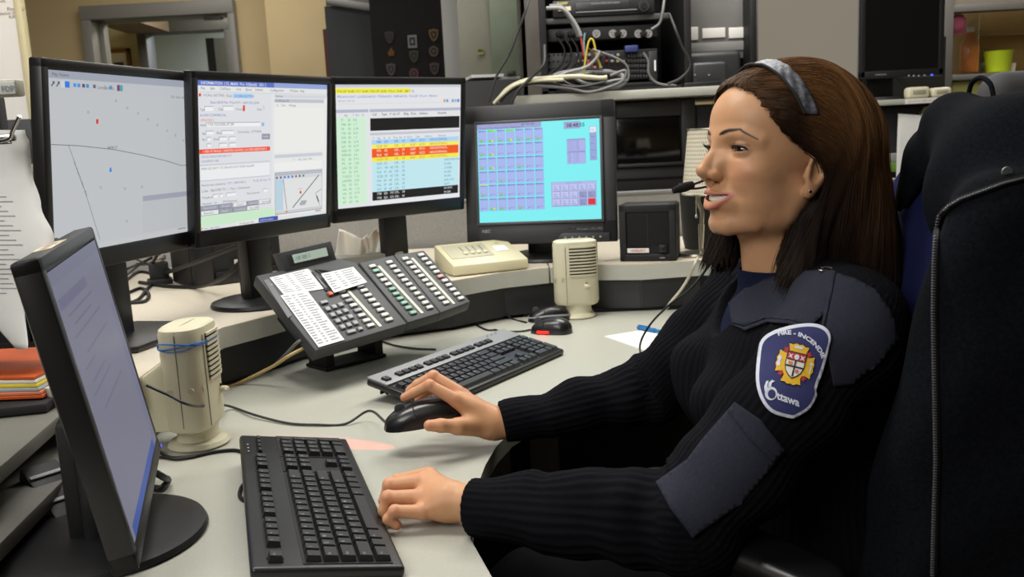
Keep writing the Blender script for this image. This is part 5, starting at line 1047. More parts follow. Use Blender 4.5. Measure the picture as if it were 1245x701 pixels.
# window opening in the right with a kitchen cabinet beyond
YW = 4.9; FR = mat('grey_window_frame', (98, 96, 92), .5)
q = MB()
for px, yo in (((1148, -80, 1160, 116), 0), ((1149, 88, 1290, 95), .004), ((1149, 3, 1290, 12), .004)):
    c, d = pb(*px, YW+yo, .08); q.box(c, d, FR, .004)
c, d = pb(1148, -80, 1290, 3, YW+.02, .05); q.box(c, d, mat('taupe_board', (112, 104, 92), .8)); c, d = pb(1148, 95, 1290, 400, YW+.02, .05); q.box(c, d, mat('olive_wall', (120, 116, 60), .8))
struct(q, 'window_3')
c, d = pb(1158, 10, 1290, 90, YW+.42, .04); q = MB(); q.box(c, d, mat('cupboard_back', (158, 132, 84), .7, noise=.04)); struct(q, 'wall_alcove')
q = MB(); c, d = pb(1160, 88, 1290, 92, YW+.05, .38); q.box(c, d, mat('alcove_shelf', (150, 128, 90), .6)); c, d = pb(1190, 40, 1290, 42, YW+.3, .1); q.box(c, d, mat('alcove_shelf', 0)); single(q, 'alcove_shelf', 'light wooden shelf in the framed opening at the upper right', 'shelf')
gp = D(1162, 60, YW+.05); q = MB(); c, d = pb(1159, 15, 1190, 88, YW+.045, .004); q.box(c, d, mat('clear_glass', (230, 232, 235), .08, trans=1, spec=.5)); struct(q, 'window_4')
p = D(1171, 26, YW-.03); t = thing('rosette_sticker', 'dark red round rosette sticker on the glass at the upper right', 'sticker', (p.x, YW, p.z)); T = frame_at((p.x, YW+.03, p.z), 0, PI/2); MAR = mat('maroon', (84, 24, 38), .6)
q = MB(T); q.prism([(math.cos(a)*.048*(1+.04*math.cos(14*a)), math.sin(a)*.046*(1+.04*math.cos(14*a))) for a in [i*PI/56 for i in range(112)]], 0, .004, MAR); q.out('disc', t); q = MB(T); q.prism([(-.04, -.03), (.04, -.03), (.052, -.062), (.02, -.055), (0, -.064), (-.02, -.055), (-.052, -.062)], -.001, .002, MAR); q.out('ribbon', t)
q = MB(T); q.prism([(math.cos(a)*.032, math.sin(a)*.032) for a in [i*PI/16 for i in range(32)]], .004, .0045, mat('maroon_inner', (100, 36, 50), .6)); q.out('centre', t)
p = D(1178, 88, YW+.2); ORG = mat('orange_liquid', (204, 120, 50), .25, noise=.1, nscale=8); t = thing('orange_bottle', 'clear bottle of orange liquid on the shelf in the opening', 'bottle', p)
q = MB(); q.lathe([(.001, 0), (.046, 0), (.05, .01), (.05, .14), (.036, .18), (.026, .215), (.001, .22)], ORG, tuple(p), 28); q.out('body', t); q = MB(); q.cyl(p+Vector((0, 0, .215)), p+Vector((0, 0, .245)), .02, .019, PAPER, 20); q.out('cap', t)
p = D(1213, 88, YW+.15); q = MB(); q.lathe([(.001, 0), (.058, 0), (.062, .01), (.074, .11), (.077, .115), (.07, .115), (.057, .014), (.001, .012)], mat('lime_plastic', (176, 200, 40), .4), tuple(p), 36); single(q, 'lime_tub', 'lime green plastic tub on the shelf in the opening', 'tub')
p = D(1229, 88, YW+.2); q = MB(); q.lathe([(.001, 0), (.02, 0), (.024, .05), (.001, .052)], PAPER, tuple(p), 20); single(q, 'paper_cup', 'small white cup right of the lime green tub', 'cup')
p = D(1196, 88, YW+.28); q = MB(); q.lathe([(.001, 0), (.025, 0), (.025, .08), (.012, .10), (.012, .13), (.001, .131)], mat('green_glass', (96, 104, 50), .2), tuple(p), 20); single(q, 'green_bottle', 'small dim green bottle between orange bottle and lime tub', 'bottle')
# rounded dark seat back of the chair behind
p = D(1235, 175, 2.4); q = MB(); T = frame_at((p.x+.13, 2.4, p.z-.0)); q.box((0, 0, 0), (.46, .12, .38), mat('dark_grey_upholstery', (56, 56, 58), .8, bump=.2), .11, 6, T=T); q.box((0, .05, -.5), (.08, .05, .6), BLK2, .01, T=T)
single(q, 'office_chair', 'rounded dark grey chair back behind the hanging jacket', 'chair')

# ================================================================== LEFT SIDE: folders, papers, stand
Yl = 1.30; zt_ = .83
t = thing('letter_tray', 'black letter tray under the orange folders', 'tray', G(30, 485, zt_)); a = G(72, 452, zt_+.03); 
def plank(px, z, th): 
    P = [G(*v, z) for v in px]; return [(v.x, v.y) for v in P], z-th, z
c, d = pb(-90, 300, 46, 426, 1.34, .10); q = MB(); q.box(c, d, BLK2, .006); single(q, 'magazine_file', 'black upright file box behind the orange folders, beneath the hanging paper', 'file box')
FP = [(-40, 470), (50, 480), (86, 452), (40, 425), (-40, 430)]
zz = zt_+.002
o, z0_, z1_ = plank([(-40, 500), (56, 490), (100, 457), (56, 426), (-40, 435)], zt_+.016, .014); q = MB(); q.prism(o, z0_, z1_, BLK2, bev=.002); q.out('base', t)
cols = [((196, 84, 30), 'orange'), ((222, 130, 90), 'salmon'), ((170, 180, 190), 'pale grey'), ((230, 206, 60), 'yellow'), ((222, 220, 206), 'white'), ((206, 96, 30), 'orange')]
for i, (cl, nm) in enumerate(cols):
    z = zt_+.018+.0058*(i+1); sh_ = i*1.5
    o, z0_, z1_ = plank([(-40, 484-sh_*3.4), (52-sh_*1.4, 480-sh_*3.0), (84-sh_*.6, 457-sh_*2.6), (60, 420), (-40, 425)], z, .0052 if i < 5 else .0052)
    q = MB(); q.prism(o, z0_, z1_, mat('folder_'+nm.replace(' ', '_'), cl, .6), bev=.0008)
    lb_ = '%s folder in the stack on the black letter tray' % nm
    if nm == 'orange': lb_ = 'orange folder %s the stack on the black letter tray' % ('at the bottom of' if i == 0 else 'on top of')
    single(q, 'folder', lb_, 'folder', 'coloured folders in the tray')
# copy holder with clipped paper
Yh = 1.02
t = thing('copy_holder', 'black copy holder stand with a small beige name plate at the left edge', 'copy holder', G(-20, 470, ZR-.03))
q = MB(); c, d = pb(-60, 116, 17, 420, Yh+.06, .02); q.box(c, d, BLK2, .004); q.out('back_board', t)
q = MB(); c, d = pb(-40, 97, 20, 118, Yh+.02, .02); q.box(c, d, mat('plate_beige', (190, 186, 170), .5), .003); q.out('name_plate', t)
c2, d2 = pb(-40, 100, 18, 115.5, Yh+.0185, .002); q = MB(); q.box(c2, d2, mat('plate_face', (206, 208, 200), .5), .0005); p = D(1, 111, Yh+.017); q.text('FDPS', .0085, mat('plate_ink', (140, 146, 150), .6), frame_at((p.x, Yh+.0172, p.z), 0, PI/2), 'LEFT', .01); q.out('name_plate_face', t, label='pale face with faint lettering')
q = MB(); q.tube([D(0, 172, Yh-.01), D(12, 168, Yh-.012), D(15, 160, Yh-.014), D(24, 141, Yh-.02)], .0022, CHROME, 10); q.box(tuple(D(3, 168, Yh-.008)), (.030, .005, .008), CHROME, .002); q.box(tuple(D(1, 174, Yh-.008)), (.024, .004, .003), CHROME, .001); q.out('bulldog_clip', t, label='shiny metal bulldog clip')
t = thing('hanging_paper', 'long white printed sheet hanging curved from the metal clip at the left', 'paper', D(20, 420, Yh))
q = MB(); prof = [(160, 30), (175, 36), (205, 38), (250, 50), (290, 66), (330, 58), (375, 30), (420, 34)]; nj = 40; ni = 12; vs = []; g = MB()
def edge(v):
    y = 158+v*266; 
    for (y0_, x0_), (y1_, x1_) in zip(prof, prof[1:]):
        if y <= y1_ or (y1_, x1_) == prof[-1]: tt = max(0, min(1, (y-y0_)/(y1_-y0_))); tt = tt*tt*(3-2*tt); return x0_+(x1_-x0_)*tt, y
def pap(u, v):
    xr, y = edge(v); x = -70+u*(xr+70)
    if v > .62: x = x+ (1-u)*(v-.62)*236
    return D(x, y, Yh+.015-.09*v*v*u*.6+.012*math.sin(v*9)*u)
for i in range(ni+1):
    for j in range(nj+1): vs.append(pap(i/ni, j/nj))
q.add(vs, [[i*(nj+1)+j, i*(nj+1)+j+1, (i+1)*(nj+1)+j+1, (i+1)*(nj+1)+j] for i in range(ni) for j in range(nj)], PAPER); o = q.out('sheet', t, 80); sm = o.modifiers.new('thickness', 'SOLIDIFY'); sm.thickness = .0005; sm.offset = 0
for k in range(22):
    v = .28+k*.022; 
    for u0, u1 in ((.50, .60+.06*(k % 3)),):
        P4 = [pap(u0, v), pap(u1, v), pap(u1, v+.004), pap(u0, v+.004)]; P4 = [p+Vector((0, -.0012, 0)) for p in P4]; g.add(P4, [[0, 1, 2, 3]], mat('faint_print', 0))
g.out('printed_lines', t, 0)
# keypad like thing in the shade under the shelf
q = MB(); c = G(88, 620, .74); T = frame_at((c.x-.01, c.y+.0, .75), .9, .5)
t = thing('ring_binder', 'dark binder with pale rings lying in the shade behind the nearest monitor', 'binder', (c.x, c.y, ZF)); q = MB(T); q.box((0, 0, 0), (.05, .15, .02), BLK2, .003); q.out('cover', t)
for i, y in enumerate((-.05, .0, .05)): q = MB(T); q.box((0, y, .012), (.046, .006, .003), GREYP, .001); q.out('ring', t)
# ================================================================== SCULPTING BY DISTANCE FIELDS
f4 = np.float32
def A3(*v): return np.array(v, f4)
def length(v): return np.sqrt((v*v).sum(-1))
def rcone(P, a, b, r1, r2):
    a = np.asarray(a, f4); b = np.asarray(b, f4); ba = b-a; pa = P-a
    h = np.clip((pa @ ba)/max(1e-12, float(ba @ ba)), 0, 1); return length(pa-h[:, None]*ba)-(r1+(r2-r1)*h)
def ell(P, c, r, R=None):
    q = P-np.asarray(c, f4)
    if R is not None: q = q @ np.asarray(R, f4)
    r = np.asarray(r, f4); k0 = length(q/r); k1 = length(q/(r*r)); return k0*(k0-1)/np.maximum(k1, 1e-9)
def smin(a, b, k): h = np.clip(.5+.5*(b-a)/k, 0, 1); return b+(a-b)*h-k*h*(1-h)
def smax(a, b, k): return -smin(-a, -b, k)
def chain(P, pts, rs, k=0):
    d = None
    for i in range(len(pts)-1):
        e = rcone(P, pts[i], pts[i+1], rs[i], rs[i+1]); d = e if d is None else (np.minimum(d, e) if not k else smin(d, e, k))
    return d
def rotm(ax, ang):
    return np.array(Matrix.Rotation(ang, 3, ax), f4)
def polydist(P, pts):
    """distance to a polyline and the fraction along it"""
    best = np.full(len(P), 1e9, f4); fr = np.zeros(len(P), f4); n = len(pts)-1
    for i in range(n):
        a = np.asarray(pts[i], f4); b = np.asarray(pts[i+1], f4); ba = b-a; pa = P-a
        h = np.clip((pa @ ba)/float(ba @ ba), 0, 1); dd = length(pa-h[:, None]*ba); m = dd < best
        best = np.where(m, dd, best); fr = np.where(m, (i+h)/n, fr)
    return best, fr
def surface(f, lo, hi, h, c=4):
    """mesh of the zero level of f inside a box, cell size h"""
    lo = np.array(lo, float); hi = np.array(hi, float); nb = np.ceil((hi-lo)/(h*c)).astype(int); N = nb*c
    bi = np.stack(np.meshgrid(*[np.arange(k) for k in nb], indexing='ij'), -1).reshape(-1, 3)
    cen = (lo+(bi*c+(c-1)/2)*h).astype(f4); dc = np.concatenate([f(cen[i:i+200000]) for i in range(0, len(cen), 200000)])
    Dm = np.repeat(np.repeat(np.repeat(np.where(dc.reshape(nb) < 0, -1, 1).astype(f4), c, 0), c, 1), c, 2)
    act = bi[np.abs(dc) < h*c*1.35]
    off = np.stack(np.meshgrid(*[np.arange(c)]*3, indexing='ij'), -1).reshape(-1, 3)
    for s in range(0, len(act), 4000):
        ids = (act[s:s+4000, None, :]*c+off[None]).reshape(-1, 3); Dm[ids[:, 0], ids[:, 1], ids[:, 2]] = f((lo+ids*h).astype(f4))
    S = Dm < 0
    cnt = sum(S[i:N[0]-1+i, j:N[1]-1+j, k:N[2]-1+k].astype(np.int8) for i in (0, 1) for j in (0, 1) for k in (0, 1))
    cells = np.argwhere((cnt > 0) & (cnt < 8)); idx = np.full(cnt.shape, -1, np.int64); idx[cells[:, 0], cells[:, 1], cells[:, 2]] = np.arange(len(cells))
    acc = np.zeros((len(cells), 3)); n = np.zeros(len(cells))
    cor = [(i, j, k) for i in (0, 1) for j in (0, 1) for k in (0, 1)]
    for a in cor:
        for ax in range(3):
            if a[ax]: continue
            b = list(a); b[ax] = 1
            da = Dm[cells[:, 0]+a[0], cells[:, 1]+a[1], cells[:, 2]+a[2]]; db = Dm[cells[:, 0]+b[0], cells[:, 1]+b[1], cells[:, 2]+b[2]]
            m = (da < 0) != (db < 0); t = np.where(m, da/np.where(m, da-db, 1), 0); p = np.tile(np.array(a, float), (len(cells), 1)); p[:, ax] = t
            acc += p*m[:, None]; n += m
    V = lo+(cells+acc/n[:, None])*h; Fs = []
    for ax in range(3):
        sl0 = [slice(1, None)]*3; sl0[ax] = slice(0, -1); sl1 = [slice(1, None)]*3; sl1[ax] = slice(1, None)
        s0, s1 = S[tuple(sl0)], S[tuple(sl1)]; e = np.argwhere(s0 != s1); 
        if not len(e): continue
        base = e.copy(); 
        for o in range(3):
            if o != ax: base[:, o] += 1
        u, v = [(1, 2), (2, 0), (0, 1)][ax]; fl = s0[tuple(e.T)]
        def g(du, dv):
            q = base.copy(); q[:, u] -= du; q[:, v] -= dv; ok = (q < np.array(idx.shape)).all(1) & (q >= 0).all(1); r = np.full(len(q), -1); r[ok] = idx[tuple(q[ok].T)]; return r
        Q = np.stack([g(0, 0), g(1, 0), g(1, 1), g(0, 1)], 1); Q = np.where(fl[:, None], Q, Q[:, ::-1]); Fs.append(Q[(Q >= 0).all(1)])
    return V, np.concatenate(Fs)
def grad(f, P, e=.0006):
    g = np.stack([f(P+A3(*[e*(i == k) for i in range(3)]))-f(P-A3(*[e*(i == k) for i in range(3)])) for k in range(3)], -1); return g/np.maximum(length(g)[:, None], 1e-9)
def np_obj(name, V, Fq, mats, parent=None, loc=None, colors=None, smooth=True, mi=None):
    me = bpy.data.meshes.new(name); off = np.array(loc if loc is not None else (0, 0, 0), float)
    V = V-off; me.vertices.add(len(V)); me.vertices.foreach_set('co', V.astype(f4).ravel())
    Fq = np.asarray(Fq); k = Fq.shape[1]; me.loops.add(Fq.size); me.loops.foreach_set('vertex_index', Fq.astype(np.int32).ravel())
    me.polygons.add(len(Fq)); me.polygons.foreach_set('loop_start', np.arange(0, Fq.size, k, dtype=np.int32))
    for m in (mats if isinstance(mats, list) else [mats]): me.materials.append(m)
    if mi is not None: me.polygons.foreach_set('material_index', np.asarray(mi, np.int32))
    if colors is not None:
        at = me.color_attributes.new('Col', 'FLOAT_COLOR', 'POINT'); c4 = np.ones((len(V), 4), f4); c4[:, :3] = colors; at.data.foreach_set('color', c4.ravel())
    me.update(calc_edges=True); me.validate()
    if smooth: me.shade_smooth()
    o = bpy.data.objects.new(name, me); COL.objects.link(o)
    if parent: o.parent = parent
    return o
def colmat(name, rough, sss=0, spec=.4, bump=0, bscale=600, sheen=0, coat=0, varr=.0):
    m = mat(name, (128, 128, 128), rough, sss=sss, spec=spec, bump=bump, bscale=bscale, sheen=sheen, coat=coat); nt = m.node_tree
    a = nt.nodes.new('ShaderNodeVertexColor'); a.layer_name = 'Col'; nt.links.new(a.outputs[0], nt.nodes['Principled BSDF'].inputs['Base Color']); return m
L3 = lambda *c: np.array(lin(c), f4)

# ================================================================== THE PERSON: head frame
HC = np.array((.3455, 1.150, 1.146)); FA = math.radians(17); PT = math.radians(9)
_f = np.array((-math.cos(FA), -math.sin(FA), 0)); _l = np.array((math.sin(FA), -math.cos(FA), 0)); _u = np.array((0, 0, 1.))
_f2 = _f*math.cos(PT)+_u*math.sin(PT); _u2 = _u*math.cos(PT)-_f*math.sin(PT)
HR = np.stack([_f2, _l, _u2], 1)                     # columns: forwards, her left, up
toH = lambda P: ((P-HC.astype(f4)) @ HR.astype(f4)).astype(f4)*1000      # world metres -> head millimetres
fromH = lambda q: (np.asarray(q, float)/1000) @ HR.T + HC
EY = np.array((69.5, 32, 17.)); LIDR = 14.6; AZ0 = 13; AZW = 56
def lid_open(Q):                                     # almond shaped opening, in eye coordinates
    d = Q-EY.astype(f4); r = length(d); az = np.degrees(np.arctan2(d[:, 1], d[:, 0]))-AZ0; el = np.degrees(np.arcsin(np.clip(d[:, 2]/np.maximum(r, 1e-6), -1, 1)))
    s = az/AZW; top = 16*np.sqrt(np.clip(1-s*s, 0, 1))-1; bot = -12*np.sqrt(np.clip(1-s*s, 0, 1))-1+s*2.0
    return az, el, top, bot, s
UL = [(81, 28, -42.8), (88, 22, -43.8), (96.0, 13, -44), (100.5, 5, -42.6), (100.8, 0, -43.4)]
LL = [(81, 28, -43.8), (87, 21.5, -52.3), (93.5, 13, -60.5), (97, 5, -63.0), (97.3, 0, -63.4)]
SMILE = [(98, 17, -24), (91, 27, -34), (82, 35, -42), (74, 38, -52)]
def warp(Q):
    Q = Q.copy(); t = np.clip((6-Q[:, 2])/30, 0, 1); t = t*t*(3-2*t); Q[:, 0] = np.where(Q[:, 0] > 0, Q[:, 0]*(1+.075*t), Q[:, 0]); w = np.clip((Q[:, 0]-15)/25, 0, 1); zi = np.interp(Q[:, 2], [-200, -88, -60, -36, -21, -14, 17, 300], [-206, -94, -68, -41, -28, -19.5, 17, 300]).astype(f4); Q[:, 2] = Q[:, 2]*(1-w)+zi*w; return Q
def head_sdf(Q):
    Q = warp(Q); ys = Q[:, 1].copy(); Q[:, 1] = np.abs(Q[:, 1])
    d = ell(Q, (-5, 0, 45), (94, 75, 77))
    d = smin(d, ell(Q, (30, 0, 4), (60.5, 61, 72)), 14)
    d = smin(d, ell(Q, (33, 0, 58), (61, 60, 50)), 12)
    d = smin(d, chain(Q, [(2, 50, -30), (12, 48, -55), (46, 34, -75), (70, 14, -82)], [17, 14, 13, 12]), 16)
    d = smin(d, ell(Q, (44, 0, -48), (43, 43, 36)), 16)
    d = smin(d, ell(Q, (36, 36, -40), (38, 25, 38)), 16)
    d = smin(d, ell(Q, (72, 0, -79), (17, 20, 15)), 10)
    d = smin(d, ell(Q, (56, 36, -16), (25, 23, 21)), 16)                       # cheeks, lifted by the smile
    d = smin(d, ell(Q, (67, 30, -24), (17, 14, 13)), 13)
    d = smin(d, chain(Q, [(85, 0, 33), (83, 18, 35), (75, 36, 35), (60, 50, 29)], [9, 8.5, 7.5, 6]), 9)
    d = smin(d, ell(Q, (70, 0, -50), (30.5, 31, 25)), 9)                       # muzzle
    d = smax(d, -ell(Q, (91, 34, 16.5), (13, 17, 9.5)), 9)                    # orbit
    d = smin(d, chain(Q, [(88, 0, 26), (92.5, 0, 12), (102, 0, -6), (109.5, 0, -18)], [6.5, 6, 6.6, 8.0]), 8); d = smin(d, chain(Q, [(84, 6.5, 4), (92, 8, -10), (96, 8.5, -20)], [7, 6.2, 5.4]), 10)
    d = smin(d, ell(Q, (110, 0, -19.5), (9.2, 9.6, 8.2)), 5); d = smin(d, ell(Q, (99, 11, -23.5), (9.5, 5.0, 6.4)), 6)
    d = smin(d, chain(Q, [(107, 0, -25), (99, 0, -32)], [5.4, 5]), 5)
    d = smax(d, -ell(Q, (103.5, 6.4, -31), (4.6, 2.5, 3.6)), 2)
    # eyelids
    az, el, top, bot, s = lid_open(Q); lid = ell(Q, EY, (LIDR, LIDR, LIDR*.98))
    d = smin(d, lid, 3.2)
    lidt = LIDR
    op = np.maximum.reduce([(el-top)*.23, (bot-el)*.23, (np.abs(s)-1)*8, -(Q[:, 0]-EY[0]-2)]); d = smax(d, -op, .7)
    # mouth: lips and the open smile
    d = smin(d, chain(Q, UL, [1.0, 2.0, 2.9, 3.3, 3.0]), 3.0); d = smin(d, chain(Q, LL, [1.0, 2.3, 3.7, 4.4, 4.5]), 3.2)
    yy = Q[:, 1]; cz = -51.0+.0090*yy*yy; mo = np.sqrt(((Q[:, 0]-90)/16)**2+(yy/25.5)**2+((Q[:, 2]-cz)/4.9)**2)-1
    d = smax(d, -mo*4.6, 1.2)
    dd, fr = polydist(Q, SMILE); d = d+1.2*np.exp(-(dd/4.6)**2)*np.sin(np.pi*np.clip(fr*.9+.1, 0, 1))
    dd, fr = polydist(Q, [(90, 0, -73), (86, 16, -72)]); d = d+1.3*np.exp(-(dd/6)**2)
    dd, fr = polydist(Q, [(104, 0, -36), (104, 0, -42)]); d = d+.7*np.exp(-(dd/3)**2)
    dd, fr = polydist(Q, [(84, 16, 4), (80, 30, 1), (72, 44, 5)]); d = d+.8*np.exp(-(dd/3.5)**2)
    # ear
    Re = rotm('Y', -.22); e = ell(Q, (-7, 75, 2), (15, 6, 29), Re); e = smin(e, ell(Q, (-1, 72, -24), (9, 5, 10)), 5)
    e = smax(e, -ell(Q, (-4, 80.5, 3), (9.5, 6, 19), Re), 2.5); e = smin(e, chain(Q, [(4, 73, 0), (6, 72, -8)], [4, 4]), 3); d = smin(d, e, 4)
    return d
def neck_sdf(Q): return smin(rcone(Q, (-14, 0, -25), (-42, 0, -175), 52, 54), rcone(Q, (14, 0, -62), (-20, 0, -150), 26, 26), 20)

def Dn(x, y, Y): return np.array(D(x, y, Y))
# hands: joints
LW = np.array((-.090, 1.056, .760)); RW = np.array((-.036, 1.338, .764))
LH = dict(wr=LW, fore=np.array((.0, 1.02, .765)),
    f=[[Dn(521, 577, 1.105), Dn(484, 584, 1.115), Dn(476, 600, 1.112), Dn(480, 612, 1.105)],
       [Dn(512, 585, 1.088), Dn(474, 589, 1.092), Dn(468, 608, 1.090), Dn(474, 622, 1.085)],
       [Dn(509, 604, 1.064), Dn(472, 604, 1.066), Dn(467, 620, 1.064), Dn(476, 632, 1.060)],
       [Dn(512, 622, 1.042), Dn(480, 621, 1.040), Dn(472, 631, 1.040), Dn(482, 638, 1.040)]],
    t=[Dn(540, 610, 1.09), Dn(520, 606, 1.125), Dn(500, 606, 1.14), Dn(488, 612, 1.14)])
RH = dict(wr=RW, fore=np.array((.05, 1.345, .775)),
    f=[[Dn(551, 484, 1.325), Dn(522, 468, 1.330), Dn(504, 477, 1.335), Dn(492, 483, 1.335)],
       [Dn(557, 476, 1.348), Dn(527, 457, 1.358), Dn(508, 467, 1.362), Dn(498, 475, 1.362)],
       [Dn(563, 479, 1.372), Dn(537, 468, 1.385), Dn(519, 477, 1.388), Dn(509, 485, 1.388)],
       [Dn(569, 487, 1.392), Dn(547, 482, 1.405), Dn(534, 490, 1.405), Dn(527, 496, 1.405)]],
    t=[Dn(580, 517, 1.325), Dn(557, 518, 1.300), Dn(536, 517, 1.288), Dn(522, 517, 1.284)])
FRAD = [[.0105, .0086, .0078, .0070], [.0105, .0088, .0080, .0072], [.0102, .0083, .0076, .0068], [.0094, .0075, .0068, .0062]]
def hand_sdf(P, H):
    d = rcone(P, H['fore'], H['wr'], .026, .0235); pw = H['wr']; n_ = []
    for i, fg in enumerate(H['f']):
        d = smin(d, rcone(P, pw+(fg[0]-pw)*.12, fg[0]-(fg[0]-pw)*.12, .0195-.001*i, .0120-.0008*i), .014)
    d = smin(d, rcone(P, H['t'][0]+(pw-H['t'][0])*.3, H['t'][1], .0165, .0125), .014)
    fd = None
    for i, fg in enumerate(H['f']):
        e = chain(P, fg, FRAD[i], .003); kn = ell(P, fg[1], (FRAD[i][1]*1.07,)*3); e = smin(e, kn, .002)
        d = smin(d, e, .0055) if fd is None else smin(d, e, .0045); fd = e
    e = chain(P, H['t'], [.0145, .0112, .0102, .0086], .004); d = smin(d, e, .006); return d
# the covered body that carries head and hands
SHC = np.array((.385, 1.16, .955)); LS = np.array((.402, .992, .960)); LE = np.array((.190, .940, .772)); RS = np.array((.365, 1.325, .955)); RE = np.array((.215, 1.375, .800))
def body_sdf(P):
    d = ell(P, (.385, 1.16, .86), (.095, .15, .15)); d = smin(d, ell(P, (.40, 1.16, .66), (.105, .15, .17)), .06); d = smin(d, ell(P, (.41, 1.16, .50), (.13, .18, .10)), .06)
    d = smin(d, rcone(P, (.395, 1.05, .975), (.39, 1.27, .975), .045, .045), .05)
    for S_, E_, W_ in ((LS+np.array((-.03, .008, -.004)), LE, LW), (RS, RE, RW)): d = smin(d, chain(P, [S_, E_, W_+(E_-W_)*.02], [.044, .034, .023]), .02)
    for s, ky in ((-1, 1.06), (1, 1.27)):
        d = smin(d, rcone(P, (.38, 1.16+s*.08, .50), (.0, ky, .50), .080, .058), .04); d = smin(d, rcone(P, (.0, ky, .50), (.04, ky, .09), .055, .038), .03); d = smin(d, rcone(P, (.05, ky, .06), (-.12, ky, .04), .036, .03), .03)
    return d
def neck_world(P): return neck_sdf(toH(P))/1000
def headneck(P): Q = toH(P); return smin(head_sdf(Q), neck_sdf(Q), 22)/1000
SKIN = L3(202, 153, 114)
def skin_colors(V, Q):
    n = len(V); c = np.tile(SKIN, (n, 1)); 
    nz = .5+.5*np.sin(V[:, 0]*310+np.sin(V[:, 1]*270)*2)*np.sin(V[:, 2]*290+1); c *= (1+.03*(nz[:, None]-.5))
    return c
def mixc(c, col, w): w = np.clip(w, 0, 1)[:, None]; return c*(1-w)+col*w
print('head...'); V1, F1 = surface(headneck, (HC-(.16, .15, .20)), (HC+(.15, .15, .16)), .0015)
Q1 = toH(V1.astype(f4)); c1 = skin_colors(V1, Q1); Qa = warp(Q1); Qa[:, 1] = np.abs(Qa[:, 1])
face = Qa[:, 0] > 40
dd, fr = polydist(Qa*A3(0, 1, 1), [(0, 11.5, 34), (0, 25, 38.8), (0, 38, 40.5), (0, 54, 30)]); th = 3.5*(1-.68*fr)*(.6+.4*np.clip(fr*8, 0, 1)); c1 = mixc(c1, L3(40, 26, 22), (th-dd)/1.0*face*.95)
du, _ = polydist(Qa, UL); dl, _ = polydist(Qa, LL); c1 = mixc(c1, L3(180, 98, 88), np.maximum((3.9-du)/1.2, (5.2-dl)/1.2)*np.clip((Qa[:, 0]-80)/7, 0, 1)*.75)
c1 = mixc(c1, L3(205, 108, 96), .30*np.exp(-((length(Qa-A3(72, 40, -16)))/16)**2))
inm = (np.sqrt(((Qa[:, 0]-87)/14)**2+(Qa[:, 1]/25.5)**2+((Qa[:, 2]+52-.0090*Qa[:, 1]**2)/5.5)**2) < 1.0) & (Qa[:, 0] < 94); c1 = mixc(c1, L3(70, 24, 24), inm*1.0)
az, el, top, bot, s = lid_open(Qa); nr = (length(Qa-EY.astype(f4)) < 16) & (Qa[:, 0] > 70)
c1 = mixc(c1, L3(108, 74, 64), .75*nr*np.clip(1-np.abs(el-24)/12, 0, 1)); c1 = mixc(c1, L3(24, 16, 15), nr*(np.abs(s) < 1.12)*np.maximum(np.clip(1.2-np.abs(el-top-2)/4.2, 0, 1), .75*np.clip(1.1-np.abs(el-bot+1)/2.4, 0, 1)))
c1 = mixc(c1, L3(140, 70, 60), .6*np.exp(-(length(Qa-A3(105, 6.6, -31))/4)**2))
dd, fr = polydist(Qa, [(80, 0, 100), (66, 40, 86), (46, 62, 54), (24, 74, 30), (10, 78, 12)]); hl = Qa[:, 0]*.55+Qa[:, 2]*.45  # skin under the hair takes the hair's dark root colour
under = (Qa[:, 2] > 27) & (Qa[:, 0] < np.interp(Qa[:, 2], [27, 40, 50, 92, 108, 140], [12, 34, 44, 74, 80, 90]))
c1 = mixc(c1, L3(34, 22, 18), under*.9+np.exp(-(dd/5)**2)*.35)
print('hands...'); hs = []
for H in (LH, RH):
    pts = np.array([H['wr'], H['fore']]+[p for f_ in H['f'] for p in f_]+H['t']); V, Fq = surface(lambda P, H=H: hand_sdf(P, H), pts.min(0)-.03, pts.max(0)+.03, .00125)
    c = skin_colors(V, V)*np.array((1.05, 1.02, 1.0)); kn = np.zeros(len(V))
    for fg in H['f']: kn = np.maximum(kn, np.exp(-(length(V-fg[1])/.011)**2)); kn = np.maximum(kn, .9*np.exp(-(length(V-fg[3])/.012)**2)); kn = np.maximum(kn, .6*np.exp(-(length(V-fg[0])/.013)**2))
    kn = np.maximum(kn, .8*np.exp(-(length(V-H['t'][3])/.014)**2)); c = mixc(c, L3(216, 134, 112), .45*kn)
    hs.append((V, Fq, c))
V0, F0 = surface(body_sdf, (-.2, .85, .0), (.56, 1.48, 1.06), .009); c0 = np.tile(SKIN, (len(V0), 1))
allV = [V0, V1]+[h[0] for h in hs]; allF = [F0, F1]+[h[1] for h in hs]; allC = [c0, c1]+[h[2] for h in hs]; o_ = 0; FF = []
for v, q in zip(allV, allF): FF.append(q+o_); o_ += len(v)
PLOC = (.40, 1.16, 0.0)
person = np_obj('person', np.concatenate(allV), np.concatenate(FF), colmat('skin', .45, sss=.12, spec=.35, bump=.05, bscale=900), None, PLOC, np.concatenate(allC)); person.location = PLOC
person['label'] = 'woman in a dark uniform sweater typing, smiling towards the screens at the left'; person['category'] = 'person'
def pchild(name, V, Fq, m, colors=None, **k): 
    o = np_obj(name, V, Fq, m, person, PLOC, colors)
    for a, b in k.items(): o[a] = b
    return o
class PB(MB):
    def fin(s, name, smooth=40, sub=None, **k):
        o = s.out(name, None, smooth); me = o.data
        co = np.empty(len(me.vertices)*3, f4); me.vertices.foreach_get('co', co); co = co.reshape(-1, 3)-np.array(PLOC, f4); me.vertices.foreach_set('co', co.ravel()); me.update(); o.parent = sub or person
        for a, b in k.items(): o[a] = b
        return o
